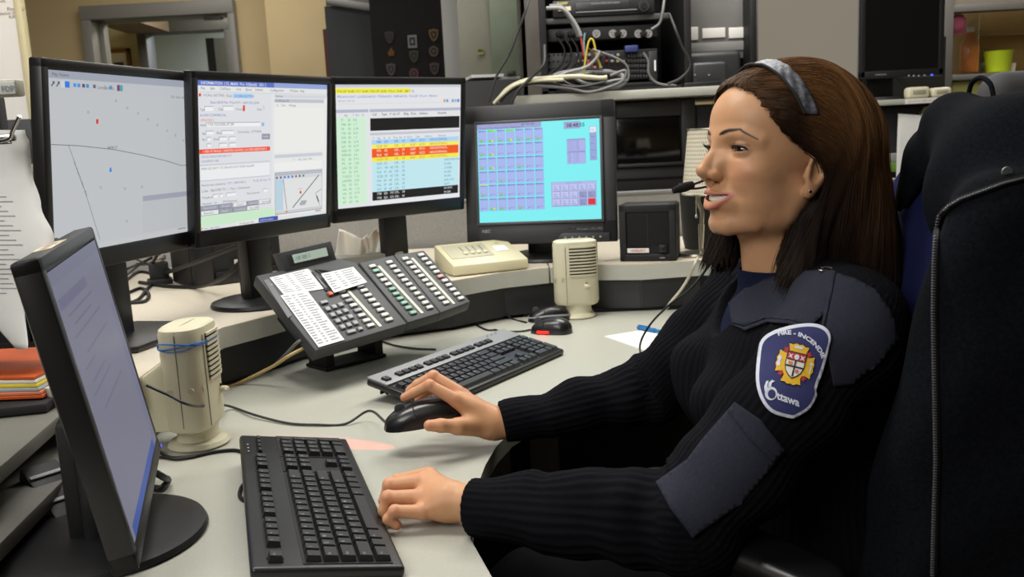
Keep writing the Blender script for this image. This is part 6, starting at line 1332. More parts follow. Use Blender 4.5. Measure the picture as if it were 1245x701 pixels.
# eyes
HM = Matrix([[*HR[0], HC[0]], [*HR[1], HC[1]], [*HR[2], HC[2]], [0, 0, 0, 1]]) @ Matrix.Scale(.001, 4)
n = 48; 
for sy in (1, -1):
    th = np.linspace(0, PI, n+1); ph = np.linspace(0, 2*PI, n, endpoint=False); g_ = np.array((1, .03*sy+.14, -.07)); g_ /= np.linalg.norm(g_)
    a_ = np.cross(g_, (0, 0, 1)); a_ /= np.linalg.norm(a_); b_ = np.cross(g_, a_)
    V = np.array([EY*(1, sy, 1)+12.1*(g_*math.cos(t)+(a_*math.cos(p)+b_*math.sin(p))*math.sin(t)) for t in th for p in ph]); ang = np.repeat(th, n)
    cc = np.tile(L3(150, 138, 130), (len(V), 1)); cc[ang < .68] = L3(20, 12, 9); cc[ang < .57] = L3(44, 26, 17); cc[ang < .26] = L3(6, 6, 6)
    Fq = [[j*n+i, j*n+(i+1) % n, (j+1)*n+(i+1) % n, (j+1)*n+i] for j in range(n) for i in range(n)]
    pchild('eye', fromH(V), Fq, colmat('eye_surface', .08, spec=.7, coat=.5), cc)
    q = PB(HM); 
    def lidpt(s_, up_, ex=0): 
        a = math.radians(s_*AZW+AZ0); e = math.radians((16*math.sqrt(max(0, 1-s_*s_))-1) if up_ else (-12*math.sqrt(max(0, 1-s_*s_))-1+s_*2)); r = LIDR+.1+ex
        return Vector((EY[0]+r*math.cos(e)*math.cos(a), sy*(EY[1]+r*math.cos(e)*math.sin(a)), EY[2]+r*math.sin(e)))
    LASH = mat('lash_black', (14, 10, 10), .6)
    q.tube([lidpt(-1+2*i/16, True) for i in range(17)], .75, LASH, 8, 3, taper=lambda t: .5+.7*t)
    for i in range(22):
        s_ = -.8+1.75*i/21; p = lidpt(s_, True, .2); o = lidpt(s_, True, 5.5); d_ = (o-p)+Vector((1.0, sy*1.2*s_, 1.6+.4*s_)); q.tube([p, p+d_*.55+Vector((0, 0, -.5)), p+d_*.95+Vector((.2, 0, .9))], .22, LASH, 5, 3, taper=lambda t: 1-.8*t)
    q.fin('eyelashes', 60)
q = PB(HM); TE = mat('tooth_enamel', (244, 240, 230), .2)
for i in range(-5, 6):
    y = i*4.6*(1-.03*abs(i)); x = 85.6-y*y*.021; w_ = 5.1 if abs(i) <= 1 else 4.8; zb = -49.6+.0090*y*y+(.5 if abs(i) == 2 else 0); T = Matrix.Translation((x, y, zb+5.2)) @ Matrix.Scale(.92, 4, (0, 0, 1)) @ Matrix.Rotation(math.atan(-.042*y*-1), 4, 'Z'); q.box((0, 0, 0), (3.6, w_, 8.6), TE, 1.5, 3, T=T)
q.fin('teeth', 60)
q = PB(HM); 
for sy in (1, -1): q.lathe([(.01, -1.2), (1.9, -.8), (2.2, 0), (1.6, 1), (.01, 1.4)], CHROME, (0, 0, 0), 16, T=Matrix.Translation((1, sy*77.5, -25)) @ Matrix.Rotation(PI/2, 4, 'X'))
q.fin('earrings')
# headset: boom microphone from the far side of the face, slim band hidden in the hair
hp = lambda x, y, Y: Vector(Dn(x, y, Y)); q = PB(); far = fromH((2, -82, -8)); 
q.tube([Vector(fromH((2, -84, -6))), Vector(fromH((55, -78, -30))), Vector(fromH((100, -45, -34))), hp(862, 217, 1.17), hp(846, 223, 1.165), hp(838, 226, 1.165)], .0016, RUB, 8); q.fin('headset_boom')
q = PB(); a_, b_ = hp(843, 224, 1.165), hp(818, 232, 1.16); q.tube([a_, a_.lerp(b_, .3), a_.lerp(b_, .6), b_], .0056, mat('foam_black', (14, 14, 15), .95, bump=.4, bscale=500), 16, 4, taper=lambda t: .55+.55*math.sin(PI*min(1, t*.8+.15))); q.fin('headset_microphone')
q = PB(); e_ = Vector(fromH((0, -84, -2))); q.cyl(e_, e_+Vector(HR[:, 1]*-.014), .028, .026, BLK2, 32); q.fin('headset_earpiece')
# ================================================================== CLOTHES
def arm_axis(P, pts, n):
    """angle around a bent arm, and distance along it"""
    best = np.full(len(P), 1e9, f4); th = np.zeros(len(P), f4); al = np.zeros(len(P), f4); acc = 0
    for i in range(len(pts)-1):
        a = np.asarray(pts[i], f4); b = np.asarray(pts[i+1], f4); ba = b-a; L = float(np.linalg.norm(ba)); t = ba/L; pa = P-a
        h = np.clip((pa @ t)/L, 0, 1); r = pa-(h*L)[:, None]*t; dd = length(r)
        u = np.cross(t, A3(0, 1, .3)); u /= np.linalg.norm(u); v = np.cross(t, u); m = dd < best
        best = np.where(m, dd, best); th = np.where(m, np.arctan2(r @ v, r @ u), th); al = np.where(m, acc+h*L, al); acc += L
    return best, th, al
LC = LW+(LE-LW)*.10; RC = RW+(RE-RW)*.04
LS2 = LS+np.array((-.026, .004, .0)); LP = [LS2, LE+np.array((.0, .005, .0)), LC]; RP = [RS, RE, RC]
def sleeve(P, pts, rs, nr, seed):
    c = chain(P, pts, rs, .02); dd, th, al = arm_axis(P, pts, nr); L1_ = float(np.linalg.norm(pts[1]-pts[0])); x = al-L1_
    fold = .0035*np.sin(x*95+seed+.9*np.sin(th*2+seed))*np.exp(-((x-.03)/.075)**2)+.0022*np.sin(al*60+1.7*np.sin(th+seed))+.003*np.exp(-((x-.175)/.012)**2)*np.cos(th-.5*seed)
    return c-fold, th, al, x
def torso(P):
    d = ell(P, (.375, 1.165, .865), (.118, .175, .165)); d = smin(d, ell(P, (.385, 1.16, .66), (.135, .178, .20)), .05)
    d = smin(d, ell(P, (.292, 1.095, .855), (.068, .068, .068)), .035); d = smin(d, ell(P, (.288, 1.235, .855), (.068, .068, .068)), .035)
    d = smin(d, rcone(P, (.400, 1.03, .983), (.39, 1.285, .983), .052, .052), .05)
    d = smin(d, ell(P, (.39, 1.16, .50), (.15, .19, .09)), .05)
    return d
def neckcut(P): Q = toH(P); return neck_sdf(Q)/1000
def rib(P):
    dl, tl, al, xl = sleeve(P, LP, [.068, .061, .0365], 24, 1.0); dr, tr, ar, xr = sleeve(P, RP, [.066, .052, .0305], 24, 2.6); dt = torso(P)
    tt = np.arctan2(P[:, 1]-1.165, P[:, 0]-.40); m = np.minimum(np.minimum(dl, dr), dt)
    def nn(x): return np.where(x > .03, 26, 44)
    r = np.where(dt <= m+1e-6, .00075*np.sin(tt*100), np.where(dl <= m+1e-6, .0011*np.sin(tl*nn(xl)), .0011*np.sin(tr*nn(xr))))
    return dl, dr, dt, r
def sweater_solid(P):
    dl, dr, dt, r = rib(P); d = smin(smin(dl, dt, .028), smin(dr, dt, .028), .005)
    tt = np.arctan2(P[:, 1]-1.165, P[:, 0]-.40)
    d = d-.003*np.sin(P[:, 2]*48+2.2*np.sin(tt*3))*np.exp(-((P[:, 2]-.74)/.12)**2)-.0025*np.sin(P[:, 0]*40+P[:, 2]*55+P[:, 1]*30)
    return d-r
def sweater_sdf(P):
    d = sweater_solid(P)
    nk = neckcut(P); d = smax(d, -(nk-.012), .006)                       # neck opening
    v = ell(P, (.285, 1.165, 1.005), (.085, .052, .075)); d = smax(d, -v, .006)   # V at the front
    d = smax(d, (.50-P[:, 2]), .004)
    for W_, E_ in ((LC, LE), (RC, RE)):
        t = (W_-E_)/np.linalg.norm(W_-E_); cut = (P-W_.astype(f4)) @ t.astype(f4); near = length(P-W_.astype(f4))-.08
        d = np.where(near < 0, smax(d, cut, .003), d)
    return d
print('sweater...'); KN = mat('knitted_black_wool', (17, 17, 21), .95, noise=.25, nscale=700, bump=.4, bscale=1100, spec=.08)
V, Fq = surface(sweater_sdf, (-.12, .84, .48), (.56, 1.45, 1.10), .0028)
sweater = pchild('sweater', V, Fq, KN)
# navy T-shirt at the neck
def shirt_sdf(P): 
    nk = neckcut(P); d = smin(nk-.006, torso(P)+.010, .02); d = smax(d, P[:, 2]-(1.022+.06*(P[:, 0]-.33)), .004); d = smax(d, .80-P[:, 2], .003); return smax(d, -(nk-.002), .002)
NAVY = mat('navy_cotton', (22, 27, 50), .9, spec=.1, bump=.3, bscale=500, noise=.1, nscale=80)
V, Fq = surface(shirt_sdf, (.22, 1.02, .80), (.46, 1.30, 1.08), .003); pchild('t_shirt', V, Fq, NAVY)
# trousers
def trouser_sdf(P):
    d = ell(P, (.41, 1.16, .50), (.15, .185, .105))
    for s, ky in ((-1, 1.06), (1, 1.27)):
        d = smin(d, rcone(P, (.38, 1.16+s*.08, .505), (.0, ky, .505), .095, .072), .05); d = smin(d, rcone(P, (.0, ky, .50), (.04, ky, .10), .068, .055), .03)
    d = d-.004*np.sin(P[:, 0]*55+P[:, 1]*30); return d
V, Fq = surface(trouser_sdf, (-.12, .9, .03), (.60, 1.42, .64), .006); pchild('trousers', V, Fq, mat('black_trouser_cloth', (15, 15, 17), .9, spec=.1, bump=.3, bscale=300))
for ky in (1.06, 1.27):
    V, Fq = surface(lambda P: smin(rcone(P, (.06, ky, .05), (-.13, ky, .035), .045, .036), rcone(P, (.05, ky, .05), (.05, ky, .12), .045, .05), .02), (-.2, ky-.08, -.01), (.14, ky+.08, .18), .005)
    V[:, 2] = np.maximum(V[:, 2], .002); pchild('shoe', V, Fq, mat('shoe_black', (14, 14, 15), .35))

# ---- patches laid on the sweater
def march(px, py, f, n=90, t0=.6, off=0):
    """where the sight line through a photograph point meets the cloth"""
    R_ = np.array([ray(x, y) for x, y in zip(px, py)], f4); R_ /= length(R_)[:, None]; t = np.full(len(R_), t0, f4); C_ = A3(0, 0, CZ)
    for _ in range(n): t = t+np.clip(f(C_+R_*t[:, None])-off, -.02, .05)*.75
    return C_+R_*t[:, None]
def smoothcloth(P): 
    dl, dr, dt, r = rib(P); return smin(smin(dl, dt, .028), smin(dr, dt, .028), .005)-.0025*np.sin(P[:, 0]*40+P[:, 2]*55+P[:, 1]*30)
def inside(poly, x, y):
    c = np.zeros(len(x), bool); n = len(poly)
    for i in range(n):
        (x0, y0), (x1, y1) = poly[i], poly[(i+1) % n]; m = ((y0 > y) != (y1 > y)) & (x < (x1-x0)*(y-y0)/((y1-y0) if y1 != y0 else 1e-9)+x0); c ^= m
    return c
def poly_tri(poly, step):
    """triangles of a polygon on a fine grid, clipped by dropping outside vertices onto the outline"""
    bm = bmesh.new(); vs = [bm.verts.new((x, y, 0)) for x, y in poly]; bm.faces.new(vs)
    xs = [p[0] for p in poly]; ys = [p[1] for p in poly]
    for k in np.arange(min(xs)+step/2, max(xs), step): bmesh.ops.bisect_plane(bm, geom=bm.verts[:]+bm.edges[:]+bm.faces[:], plane_co=(k, 0, 0), plane_no=(1, 0, 0))
    for k in np.arange(min(ys)+step/2, max(ys), step): bmesh.ops.bisect_plane(bm, geom=bm.verts[:]+bm.edges[:]+bm.faces[:], plane_co=(0, k, 0), plane_no=(0, 1, 0))
    bmesh.ops.triangulate(bm, faces=bm.faces[:]); bm.verts.index_update(); V = np.array([v.co[:2] for v in bm.verts]); Fq = np.array([[v.index for v in f.verts] for f in bm.faces]); bm.free()
    # keep the winding facing the camera
    a = V[Fq[:, 0]]; b = V[Fq[:, 1]]; c = V[Fq[:, 2]]; s = np.cross(b-a, c-a); Fq[s > 0] = Fq[s > 0][:, ::-1]; return V, Fq
def patch(name, polys, off, m, step=3, thick=0, parent=None, f=None, **k):
    VV = []; FF = []; o = 0
    for p in polys: V, Fq = poly_tri(p, step); VV.append(V); FF.append(Fq+o); o += len(V)
    V2 = np.concatenate(VV); P3 = march(V2[:, 0], V2[:, 1], f or smoothcloth, off=off); ob = np_obj(name, P3, np.concatenate(FF), m, parent or person, PLOC if (parent is None or parent is person) else PLOC, smooth=True)
    if thick: md = ob.modifiers.new('thickness', 'SOLIDIFY'); md.thickness = thick; md.offset = -1
    for a, b in k.items(): ob[a] = b
    return ob
def offset_poly(p, d):
    c = np.mean(p, 0); return [tuple(c+(np.array(q)-c)*d) for q in p]
print('patches...'); TW = mat('slate_twill', (44, 46, 57), .9, spec=.15, noise=.12, nscale=300, bump=.35, bscale=900)
elbow = [(893, 488), (925, 510), (955, 548), (902, 612), (842, 653), (815, 618), (797, 585), (835, 558), (852, 535)]
ob = patch('elbow_patch', [elbow], .0032, TW, 6, .0016); ob['label'] = 'slate cloth patch on the sleeve'
patch('pen_pocket', [[(884, 500), (893, 489), (925, 511), (955, 548), (940, 562), (912, 535)]], .0044, TW, 6, .001, parent=ob)
sh = patch('shoulder_panel', [[(885, 368), (905, 350), (930, 338), (962, 330), (1004, 327), (1016, 330), (1010, 352), (1003, 380), (985, 396), (960, 388), (930, 386), (905, 396), (889, 392)], [(1014, 330), (1040, 338), (1066, 352), (1086, 380), (1094, 412), (1072, 440), (1036, 468), (1014, 470), (1008, 440), (1000, 400), (1006, 372), (1012, 350)]], .0030, TW, 6, .0016)
sh['label'] = 'slate cloth panel on the shoulder'
patch('shoulder_seam', [[(1010, 327), (1016, 329), (1012, 352), (1002, 398), (998, 398), (1007, 352)], [(885, 392), (905, 397), (932, 387), (960, 389), (985, 397), (985, 400), (958, 393), (932, 391), (906, 401)]], .0042, TW, 5, .001, parent=sh)
q = PB(); c3 = march(np.array([1004.]), np.array([327.]), smoothcloth, off=.0035)[0]; q.tube([Vector(c3)+Vector((math.cos(a)*.008, .004*math.sin(a), math.sin(a)*.0015)) for a in [2*PI*i/16 for i in range(17)]], .0011, CHROME, 8, 1); q.fin('metal_ring')
# crest
out_ = [(921, 430), (926, 412), (942, 401), (968, 394), (990, 393), (1004, 398), (1010, 408), (1008, 422), (1001, 450), (993, 472), (993, 482), (984, 497), (968, 507), (960, 508), (938, 501), (925, 485), (919, 462)]
def smoothpoly(p, n=4):
    P_ = [np.array(q, float) for q in p]; o = []; N = len(P_)
    for i in range(N):
        a, b, c, d = P_[i-1], P_[i], P_[(i+1) % N], P_[(i+2) % N]
        for k in range(n): t = k/n; o.append(tuple(.5*((2*b)+(c-a)*t+(2*a-5*b+4*c-d)*t*t+(3*b-a-3*c+d)*t**3)))
    return o
WHT = mat('white_embroidery', (214, 218, 232), .8, bump=.4, bscale=900); CRB = mat('crest_blue', (42, 46, 98), .8, noise=.1, nscale=600, bump=.4, bscale=1200)
YEL = mat('golden_thread', (222, 176, 30), .7, bump=.4, bscale=1200); RED = mat('red_thread', (178, 36, 34), .7, bump=.3, bscale=1200); BLK3 = mat('black_thread', (20, 18, 20), .8); ORA = mat('orange_thread', (222, 120, 40), .8)
op = smoothpoly(out_); B0 = .0075
crest = patch('shoulder_crest', [op], B0, WHT, 4, .002); crest['label'] = 'blue shoulder crest with white rim, gold emblem and lettering'
cen = np.mean(op, 0); inn = [tuple(cen+(np.array(p)-cen)*(1-4.2/np.linalg.norm(np.array(p)-cen))) for p in op]
patch('crest_field', [inn], B0+.0006, CRB, 4, parent=crest)
# emblem frame: a rounded cross of gold with notches, in its own tilted axes
ec = np.array((966.5, 442.5)); ea = math.radians(14); ex = np.array((math.cos(ea), math.sin(ea)*1.0)); ey = np.array((-math.sin(ea), math.cos(ea)))
E2 = lambda pts, s=1.0: [tuple(ec+ex*x*s*.93+ey*y*s) for x, y in pts]
mal = []
for k in range(4):
    a0 = k*PI/2-PI/2
    for da, r in ((-.62, 19.0), (-.52, 27.0), (-.35, 24.5), (-.15, 25.5), (0, 24), (.15, 25.5), (.35, 24.5), (.52, 27.0), (.62, 19.0), (.785, 17.5)): mal.append((math.cos(a0+da)*r, math.sin(a0+da)*r))
patch('emblem_outline', [E2(mal, 1.05)], B0+.0012, BLK3, 3, parent=crest); patch('emblem', [E2(mal)], B0+.0017, YEL, 3, parent=crest)
lf = [[(math.cos(a)*r_*1.0+x, math.sin(a)*r_+y) for a, r_ in [(j*PI/5, 4.4 if j % 2 == 0 else 2.2) for j in range(10)]] for x, y in ((-15, -15), (15, -15), (-15.5, 14), (15, 14.5))]
patch('emblem_leaves', [E2(p) for p in lf], B0+.0021, RED, 3, parent=crest)
shield = [(-12, -13.5), (12, -13.5), (12, 2), (9.5, 9), (5, 13.5), (0, 16.5), (-5, 13.5), (-9.5, 9), (-12, 2)]
patch('shield_outline', [E2(shield, 1.1)], B0+.0022, BLK3, 3, parent=crest); patch('shield', [E2(shield)], B0+.0026, mat('shield_white', (216, 212, 205), .8), 3, parent=crest)
patch('shield_chief', [E2([(-12, -13.5), (12, -13.5), (12, -4.5), (-12, -4.5)])], B0+.0029, RED, 3, parent=crest)
patch('shield_cross', [E2([(-1.0, -4.5), (1.0, -4.5), (1.0, 15), (-1.0, 15)]), E2([(-12, 2.0), (12, 2.0), (12, 4.0), (-12, 4.0)]), E2([(-12, -5.2), (12, -5.2), (12, -4.2), (-12, -4.2)])], B0+.0032, BLK3, 3, parent=crest)
star = lambda x, y, a, b, n=4: [(x+math.cos(j*PI/n+.78)*(a if j % 2 == 0 else b), y+math.sin(j*PI/n+.78)*(a if j % 2 == 0 else b)) for j in range(2*n)]
patch('shield_charges', [E2(star(-8, -9, 4.4, 1.2)), E2(star(8, -9, 4.4, 1.2)), E2([(math.cos(j*PI/6)*3.3, -9+math.sin(j*PI/6)*3.3) for j in range(12)])], B0+.0032, WHT, 3, parent=crest)
patch('shield_charge', [E2([(-9, -2.5), (-3.5, -2.5), (-3.5, 1), (-9, 1)])], B0+.0032, ORA, 3, parent=crest); patch('shield_leaf', [E2([(math.cos(j*PI/5)*(3.4 if j % 2 == 0 else 1.7)+4.4, math.sin(j*PI/5)*(3.4 if j % 2 == 0 else 1.7)+8) for j in range(10)])], B0+.0032, mat('pink_thread', (206, 84, 100), .8), 3, parent=crest)
patch('emblem_tools', [E2([(-5, -19.5), (5, -19.5), (6, -23.5), (3, -21.5), (1.5, -23.8), (0, -21.8), (-1.5, -23.8), (-3, -21.5), (-6, -23.5)]), E2([(19, -6), (23.5, -6), (23.5, -4), (22, -4), (22, 7), (20.5, 7), (20.5, -4), (19, -4)]), E2([(-23, -6), (-19.5, -6), (-18.5, -3), (-20, 0), (-18.5, 5), (-21.5, 7), (-24, 4), (-22.5, 0), (-24, -3)])], B0+.0021, WHT, 3, parent=crest)
def words(name, txt, size, fn, m, off, bold=.02):
    b = MB(); b.text(txt, size, m, Matrix.Identity(4), 'LEFT', bold); v = np.array([(p.x, p.y) for p in b.v]); w = v[:, 0].max(); px = np.array([fn(x/w, y) for x, y in v])
    P3 = march(px[:, 0], px[:, 1], smoothcloth, off=off); tri = []
    for f_ in b.f:
        for i in range(1, len(f_)-1): tri.append([f_[0], f_[i], f_[i+1]])
    return np_obj(name, P3, np.array(tri), m, crest, PLOC, smooth=False)
def arc_top(u, y):
    a = math.radians(-119+u*92); cx_, cy_, rx_, ry_ = 962, 446, 41, 39.8; r = 1+y/41.; rot = math.radians(12); X = math.cos(a)*rx_*r; Y = math.sin(a)*ry_*r; return (cx_+X*math.cos(rot)-Y*math.sin(rot)*.5, cy_+X*math.sin(rot)+Y*math.cos(rot))
words('crest_lettering', 'FIRE - INCENDIE', 7.5, lambda u, y: arc_top(u, y), WHT, B0+.0014, .04)
words('crest_lettering', 'ttawa', 13.5, lambda u, y: (944.5+u*27.5, 484.5+u*9.5-y*1.0+y*0*u), WHT, B0+.0014, .03)
ring = [(math.cos(a), math.sin(a)) for a in [i*PI/12 for i in range(24)]]
patch('crest_logo', [[(937.5+x*7.6, 478.0+y*8.2) for x, y in ring]], B0+.0012, WHT, 3, parent=crest); patch('crest_logo_centre', [[(938.3+x*4.7, 478.6+y*5.6) for x, y in ring]], B0+.0016, CRB, 3, parent=crest)
patch('crest_swirl', [[(930.5, 479), (929.0, 470), (931.5, 463), (934.5, 462), (933, 468), (934.0, 473)], [(934, 470), (934.5, 465), (938.5, 461.5), (942, 463), (938.5, 465), (937.5, 470)]], B0+.0018, WHT, 3, parent=crest)

# ================================================================== HAIR
def sstep(a, b, x): t = np.clip((x-a)/(b-a), 0, 1); return t*t*(3-2*t)
def hair_limit(z): return np.interp(z, [-140, -60, -35, -28, 22, 27, 40, 50, 92, 140], [38, 6, -10, -22, -22, 12, 34, 44, 74, 90]).astype(f4)
def hair_full(Q):
    d = ell(Q, (-22, 0, 50), (108, 86, 91)); d = smin(d, ell(Q, (28, 0, 60), (64, 68, 60)), 18); d = smin(d, rcone(Q, (-52, 0, 20), (-116, 2, -130), 86, 82), 24); d = smin(d, rcone(Q, (62, -34, 90), (62, 24, 94), 15, 13), 14)
    d = smin(d, rcone(Q, (-20, 56, -30), (4, 62, -175), 20, 30), 22)
    fl = rcone(Q, (0, -70, -20), (18, -62, -92), 18, 22); fl = smin(fl, rcone(Q, (18, -62, -92), (48, -46, -165), 22, 18), 10); return smin(d, fl, 8)
def lump(Q): return 1.4*np.sin(Q[:, 1]*.16+Q[:, 0]*.03+1.0)*np.sin(Q[:, 2]*.02+.7)+.7*np.sin(np.arctan2(Q[:, 1], -Q[:, 0]+20)*34+Q[:, 2]*.015)
def hair_sdf(Q):
    d = hair_full(Q)-lump(Q)+1.6; lim = Q[:, 0]-hair_limit(Q[:, 2])-60*(Q[:, 1] < -20)*(Q[:, 2] < -50); d = smax(d, lim, 7)
    d = smax(d, -neck_sdf(Q)-2, 4); zc_ = 146-26*sstep(-30, 10, Q[:, 0])+5*np.sin(Q[:, 1]*.25)+4*np.sin(Q[:, 0]*.3); d = smax(d, -(Q[:, 2]+zc_), 10); return d
print('hair...'); Vh, Fh = surface(lambda P: hair_sdf(P), (-170, -100, -160), (90, 100, 145), 3.0)
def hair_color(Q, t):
    up_ = sstep(-20, 100, Q[:, 2])*.85+sstep(-20, -120, Q[:, 0])*.5*sstep(-130, 10, Q[:, 2]); up_ = up_*(1-.8*np.exp(-((Q[:, 0]-34)/24)**2)*(1-sstep(80, 112, Q[:, 2]))); st = .5+.5*np.sin(np.arctan2(Q[:, 1], -Q[:, 0]+20)*90+3*np.sin(Q[:, 2]*.05)+t*6)  # highlights on top and back and the darker lower hair are painted in
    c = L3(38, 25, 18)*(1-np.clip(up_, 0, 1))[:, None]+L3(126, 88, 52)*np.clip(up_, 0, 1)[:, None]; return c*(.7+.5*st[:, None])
HAIRM = colmat('hair_base', .5, spec=.3, bump=.0)
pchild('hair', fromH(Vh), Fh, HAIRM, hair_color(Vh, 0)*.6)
# strands, combed back from the hairline and falling behind
NS = 11500; seeds = []; r2 = np.random.default_rng(3)
hl_pts = np.array([(80, 0, 102), (70, 38, 90), (48, 62, 56), (34, 71, 42), (14, 76, 28), (-22, 78, 24), (-22, 79, 0), (-22, 78, -30)], float)
k = r2.random(NS)*(len(hl_pts)-1); i0 = k.astype(int); fr = (k-i0)[:, None]; S1 = hl_pts[i0]*(1-fr)+hl_pts[i0+1]*fr; S1[:, 1] *= np.where(r2.random(NS) < .72, 1, -1); S1 += r2.normal(0, 2.2, S1.shape)
u = r2.normal(size=(NS, 3)); u /= np.linalg.norm(u, axis=1)[:, None]; S2 = np.array((-20, 0, 40))+u*np.array((100, 85, 88)); S2 = np.concatenate([S2, np.array((-25, 0, 40))+u[::-1]*np.array((104, 86, 88))]); S2 = S2[(S2[:, 0] < hair_limit(S2[:, 2])-6) & (S2[:, 2] > -40)]
S3 = np.stack([r2.uniform(-45, 6, 4600), r2.uniform(66, 90, 4600)*np.where(r2.random(4600) < .62, 1, -1), r2.uniform(-75, -22, 4600)], 1); S3[:, 0] = np.minimum(S3[:, 0], hair_limit(S3[:, 2])-3)
S4 = np.stack([r2.uniform(-5, 40, 1100), r2.uniform(-86, -40, 1100), r2.uniform(-100, -40, 1100)], 1)
S = np.concatenate([S1, S3, S4, S2])[:22000].astype(f4)
dep = r2.uniform(-2.0, 2.2, len(S)).astype(f4); steps = 30; path = [S.copy()]; Q = S.copy(); wob = r2.normal(0, .05, (len(S), 3)).astype(f4); nst = r2.integers(20, steps+1, len(S))
full = lambda Q: hair_full(Q)-lump(Q)
def proj_h(Q, dep):
    for _ in range(2): Q = Q-grad(full, Q, .6)*((full(Q)-dep)[:, None])
    return Q
Q = proj_h(Q, np.minimum(dep, -1.0)); path = [Q.copy()]
for s_ in range(steps):
    w = sstep(35, -75, Q[:, 0])*.85+.15; low = sstep(30, -40, Q[:, 2]); dr = np.stack([-(1-w)*(1-low)*1.2-.12, .10*np.sign(Q[:, 1])*low*0, -.10-w*.95-low*.6], 1).astype(f4)+wob; dr[:, 0] += .42*sstep(-50, -15, Q[:, 0])*low
    g_ = grad(full, Q, .6); dr = dr-g_*(dr*g_).sum(-1)[:, None]; dr /= np.maximum(length(dr), 1e-6)[:, None]; Q = Q+dr*10.5
    dd_ = np.minimum(dep, -1.0+s_*.6)+np.where(s_ > 18, (s_-18)*wob[:, 0]*9, 0); Q = proj_h(Q, dd_.astype(f4)); path.append(Q.copy())
path = np.stack(path, 1)                           # strands x points x 3
T_ = np.roll(path, -1, 1)-path; T_[:, -1] = T_[:, -2]; T_ /= np.maximum(np.linalg.norm(T_, axis=2), 1e-6)[..., None]
N_ = np.stack([grad(full, path[:, j].astype(f4), .6) for j in range(path.shape[1])], 1); B_ = np.cross(T_, N_)
n, m = path.shape[:2]; rad = np.where(np.arange(m)[None] < nst[:, None], 1, 0)*(.27*(1-.75*np.clip(np.arange(m)[None]/nst[:, None], 0, 1)**3)); 
ring3 = [(1, -.35), (0, .75), (-1, -.35)]; VS = np.stack([path+B_*(a*rad*1.5)[..., None]+N_*(b*rad)[..., None] for a, b in ring3], 2)   # n,m,3,3
idx = np.arange(n*m*3).reshape(n, m, 3); quads = []
for c_ in range(3): quads.append(np.stack([idx[:, :-1, c_], idx[:, :-1, (c_+1) % 3], idx[:, 1:, (c_+1) % 3], idx[:, 1:, c_]], -1))
ok = (np.arange(m-1)[None] < (nst[:, None]-1)); zcut = -(150-22*sstep(-30, 10, path[:, :, 0]))+r2.normal(0, 9, n)[:, None]; alive = np.cumprod(path[:, :, 2] > zcut, 1).astype(bool); ok = ok & alive[:, 1:]; quads = np.concatenate([q_[ok] for q_ in quads]); VF = VS.reshape(-1, 3)
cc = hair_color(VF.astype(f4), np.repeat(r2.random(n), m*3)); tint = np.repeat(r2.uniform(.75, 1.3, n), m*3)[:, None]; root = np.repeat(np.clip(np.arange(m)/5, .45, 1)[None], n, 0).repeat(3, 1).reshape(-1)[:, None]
STR_ = colmat('hair_strand', .55, spec=.18)
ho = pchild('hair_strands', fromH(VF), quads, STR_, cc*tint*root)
# hair band, laid over the hair
BNDM = mat('silver_sequin_band', (112, 114, 122), .5, metal=.5, noise=.55, nscale=160, bump=.6, bscale=700, detail=4); VV = []; nphi, nw = 60, 8
for i in range(nphi+1):
    ph = math.radians(-95+172*i/nphi); w0 = 12*(1-.45*abs(ph/1.75)**2); 
    for j in range(nw+1):
        x = (j/nw*2-1)*w0; lean = .42; dv = np.array((lean*math.cos(ph)+.02, math.sin(ph), math.cos(ph))); o = np.array((9+x*(1), 0, 45.)); VV.append((o, dv))
O = np.array([v[0] for v in VV], f4); Dv = np.array([v[1] for v in VV], f4); Dv /= length(Dv)[:, None]; t = np.full(len(O), 140, f4)
for _ in range(60): t -= np.clip(full(O+Dv*t[:, None])-4.6, -5, 20)*.7
Pb = O+Dv*t[:, None]; Fb = np.array([[i*(nw+1)+j, i*(nw+1)+j+1, (i+1)*(nw+1)+j+1, (i+1)*(nw+1)+j] for i in range(nphi) for j in range(nw)])
hb = pchild('hair_band', fromH(Pb), Fb, BNDM, label='silver sequined hair band with a dark edge'); md = hb.modifiers.new('thickness', 'SOLIDIFY'); md.thickness = .0016
q = PB(); e0 = [Vector(fromH(Pb[i*(nw+1)+nw]+Dv[i*(nw+1)+nw]*.6)) for i in range(nphi+1)]; q.tube(e0[::3]+[e0[-1]], .0018, BLK3, 6, 1); q.fin('band_edge', sub=hb)

# ================================================================== CHAIR AND JACKET
chair = thing('office_chair', 'navy fabric office chair with black armrests that she sits on', 'chair', (.42, 1.15, 0)); CN = mat('navy_chair_fabric', (30, 34, 74), .95, spec=.08, noise=.15, nscale=500, bump=.4, bscale=900); LEA = mat('black_leatherette', (20, 20, 21), .3, bump=.1, bscale=120)
ca_ = math.radians(8); cd = Vector((math.sin(ca_), math.cos(ca_), 0)); cb = Vector((math.cos(ca_), -math.sin(ca_), 0))
TB = Matrix((cd, Vector((cb.x*.17, cb.y*.17, .985)), Vector((-cb.x*.985, -cb.y*.985, .17)))).transposed().to_4x4(); TB.translation = (.515, 1.13, .86)
ol = []
for i in range(64):
    a = 2*PI*i/64; c_, s_ = math.cos(a), math.sin(a); e_ = .55 if s_ < 0 else (.95 if c_ > 0 else .6); ol.append((abs(c_)**e_*(1 if c_ > 0 else -1)*.235, abs(s_)**(.55 if s_ < 0 else .85)*(1 if s_ > 0 else -1)*.31))
q = MB(TB); q.prism(ol, -.042, .042, CN, bev=.03); q.out('backrest', chair)
q = MB(TB); q.box((0, -.05, -.05), (.40, .5, .03), BLK2, .012, 3); q.out('back_shell', chair)
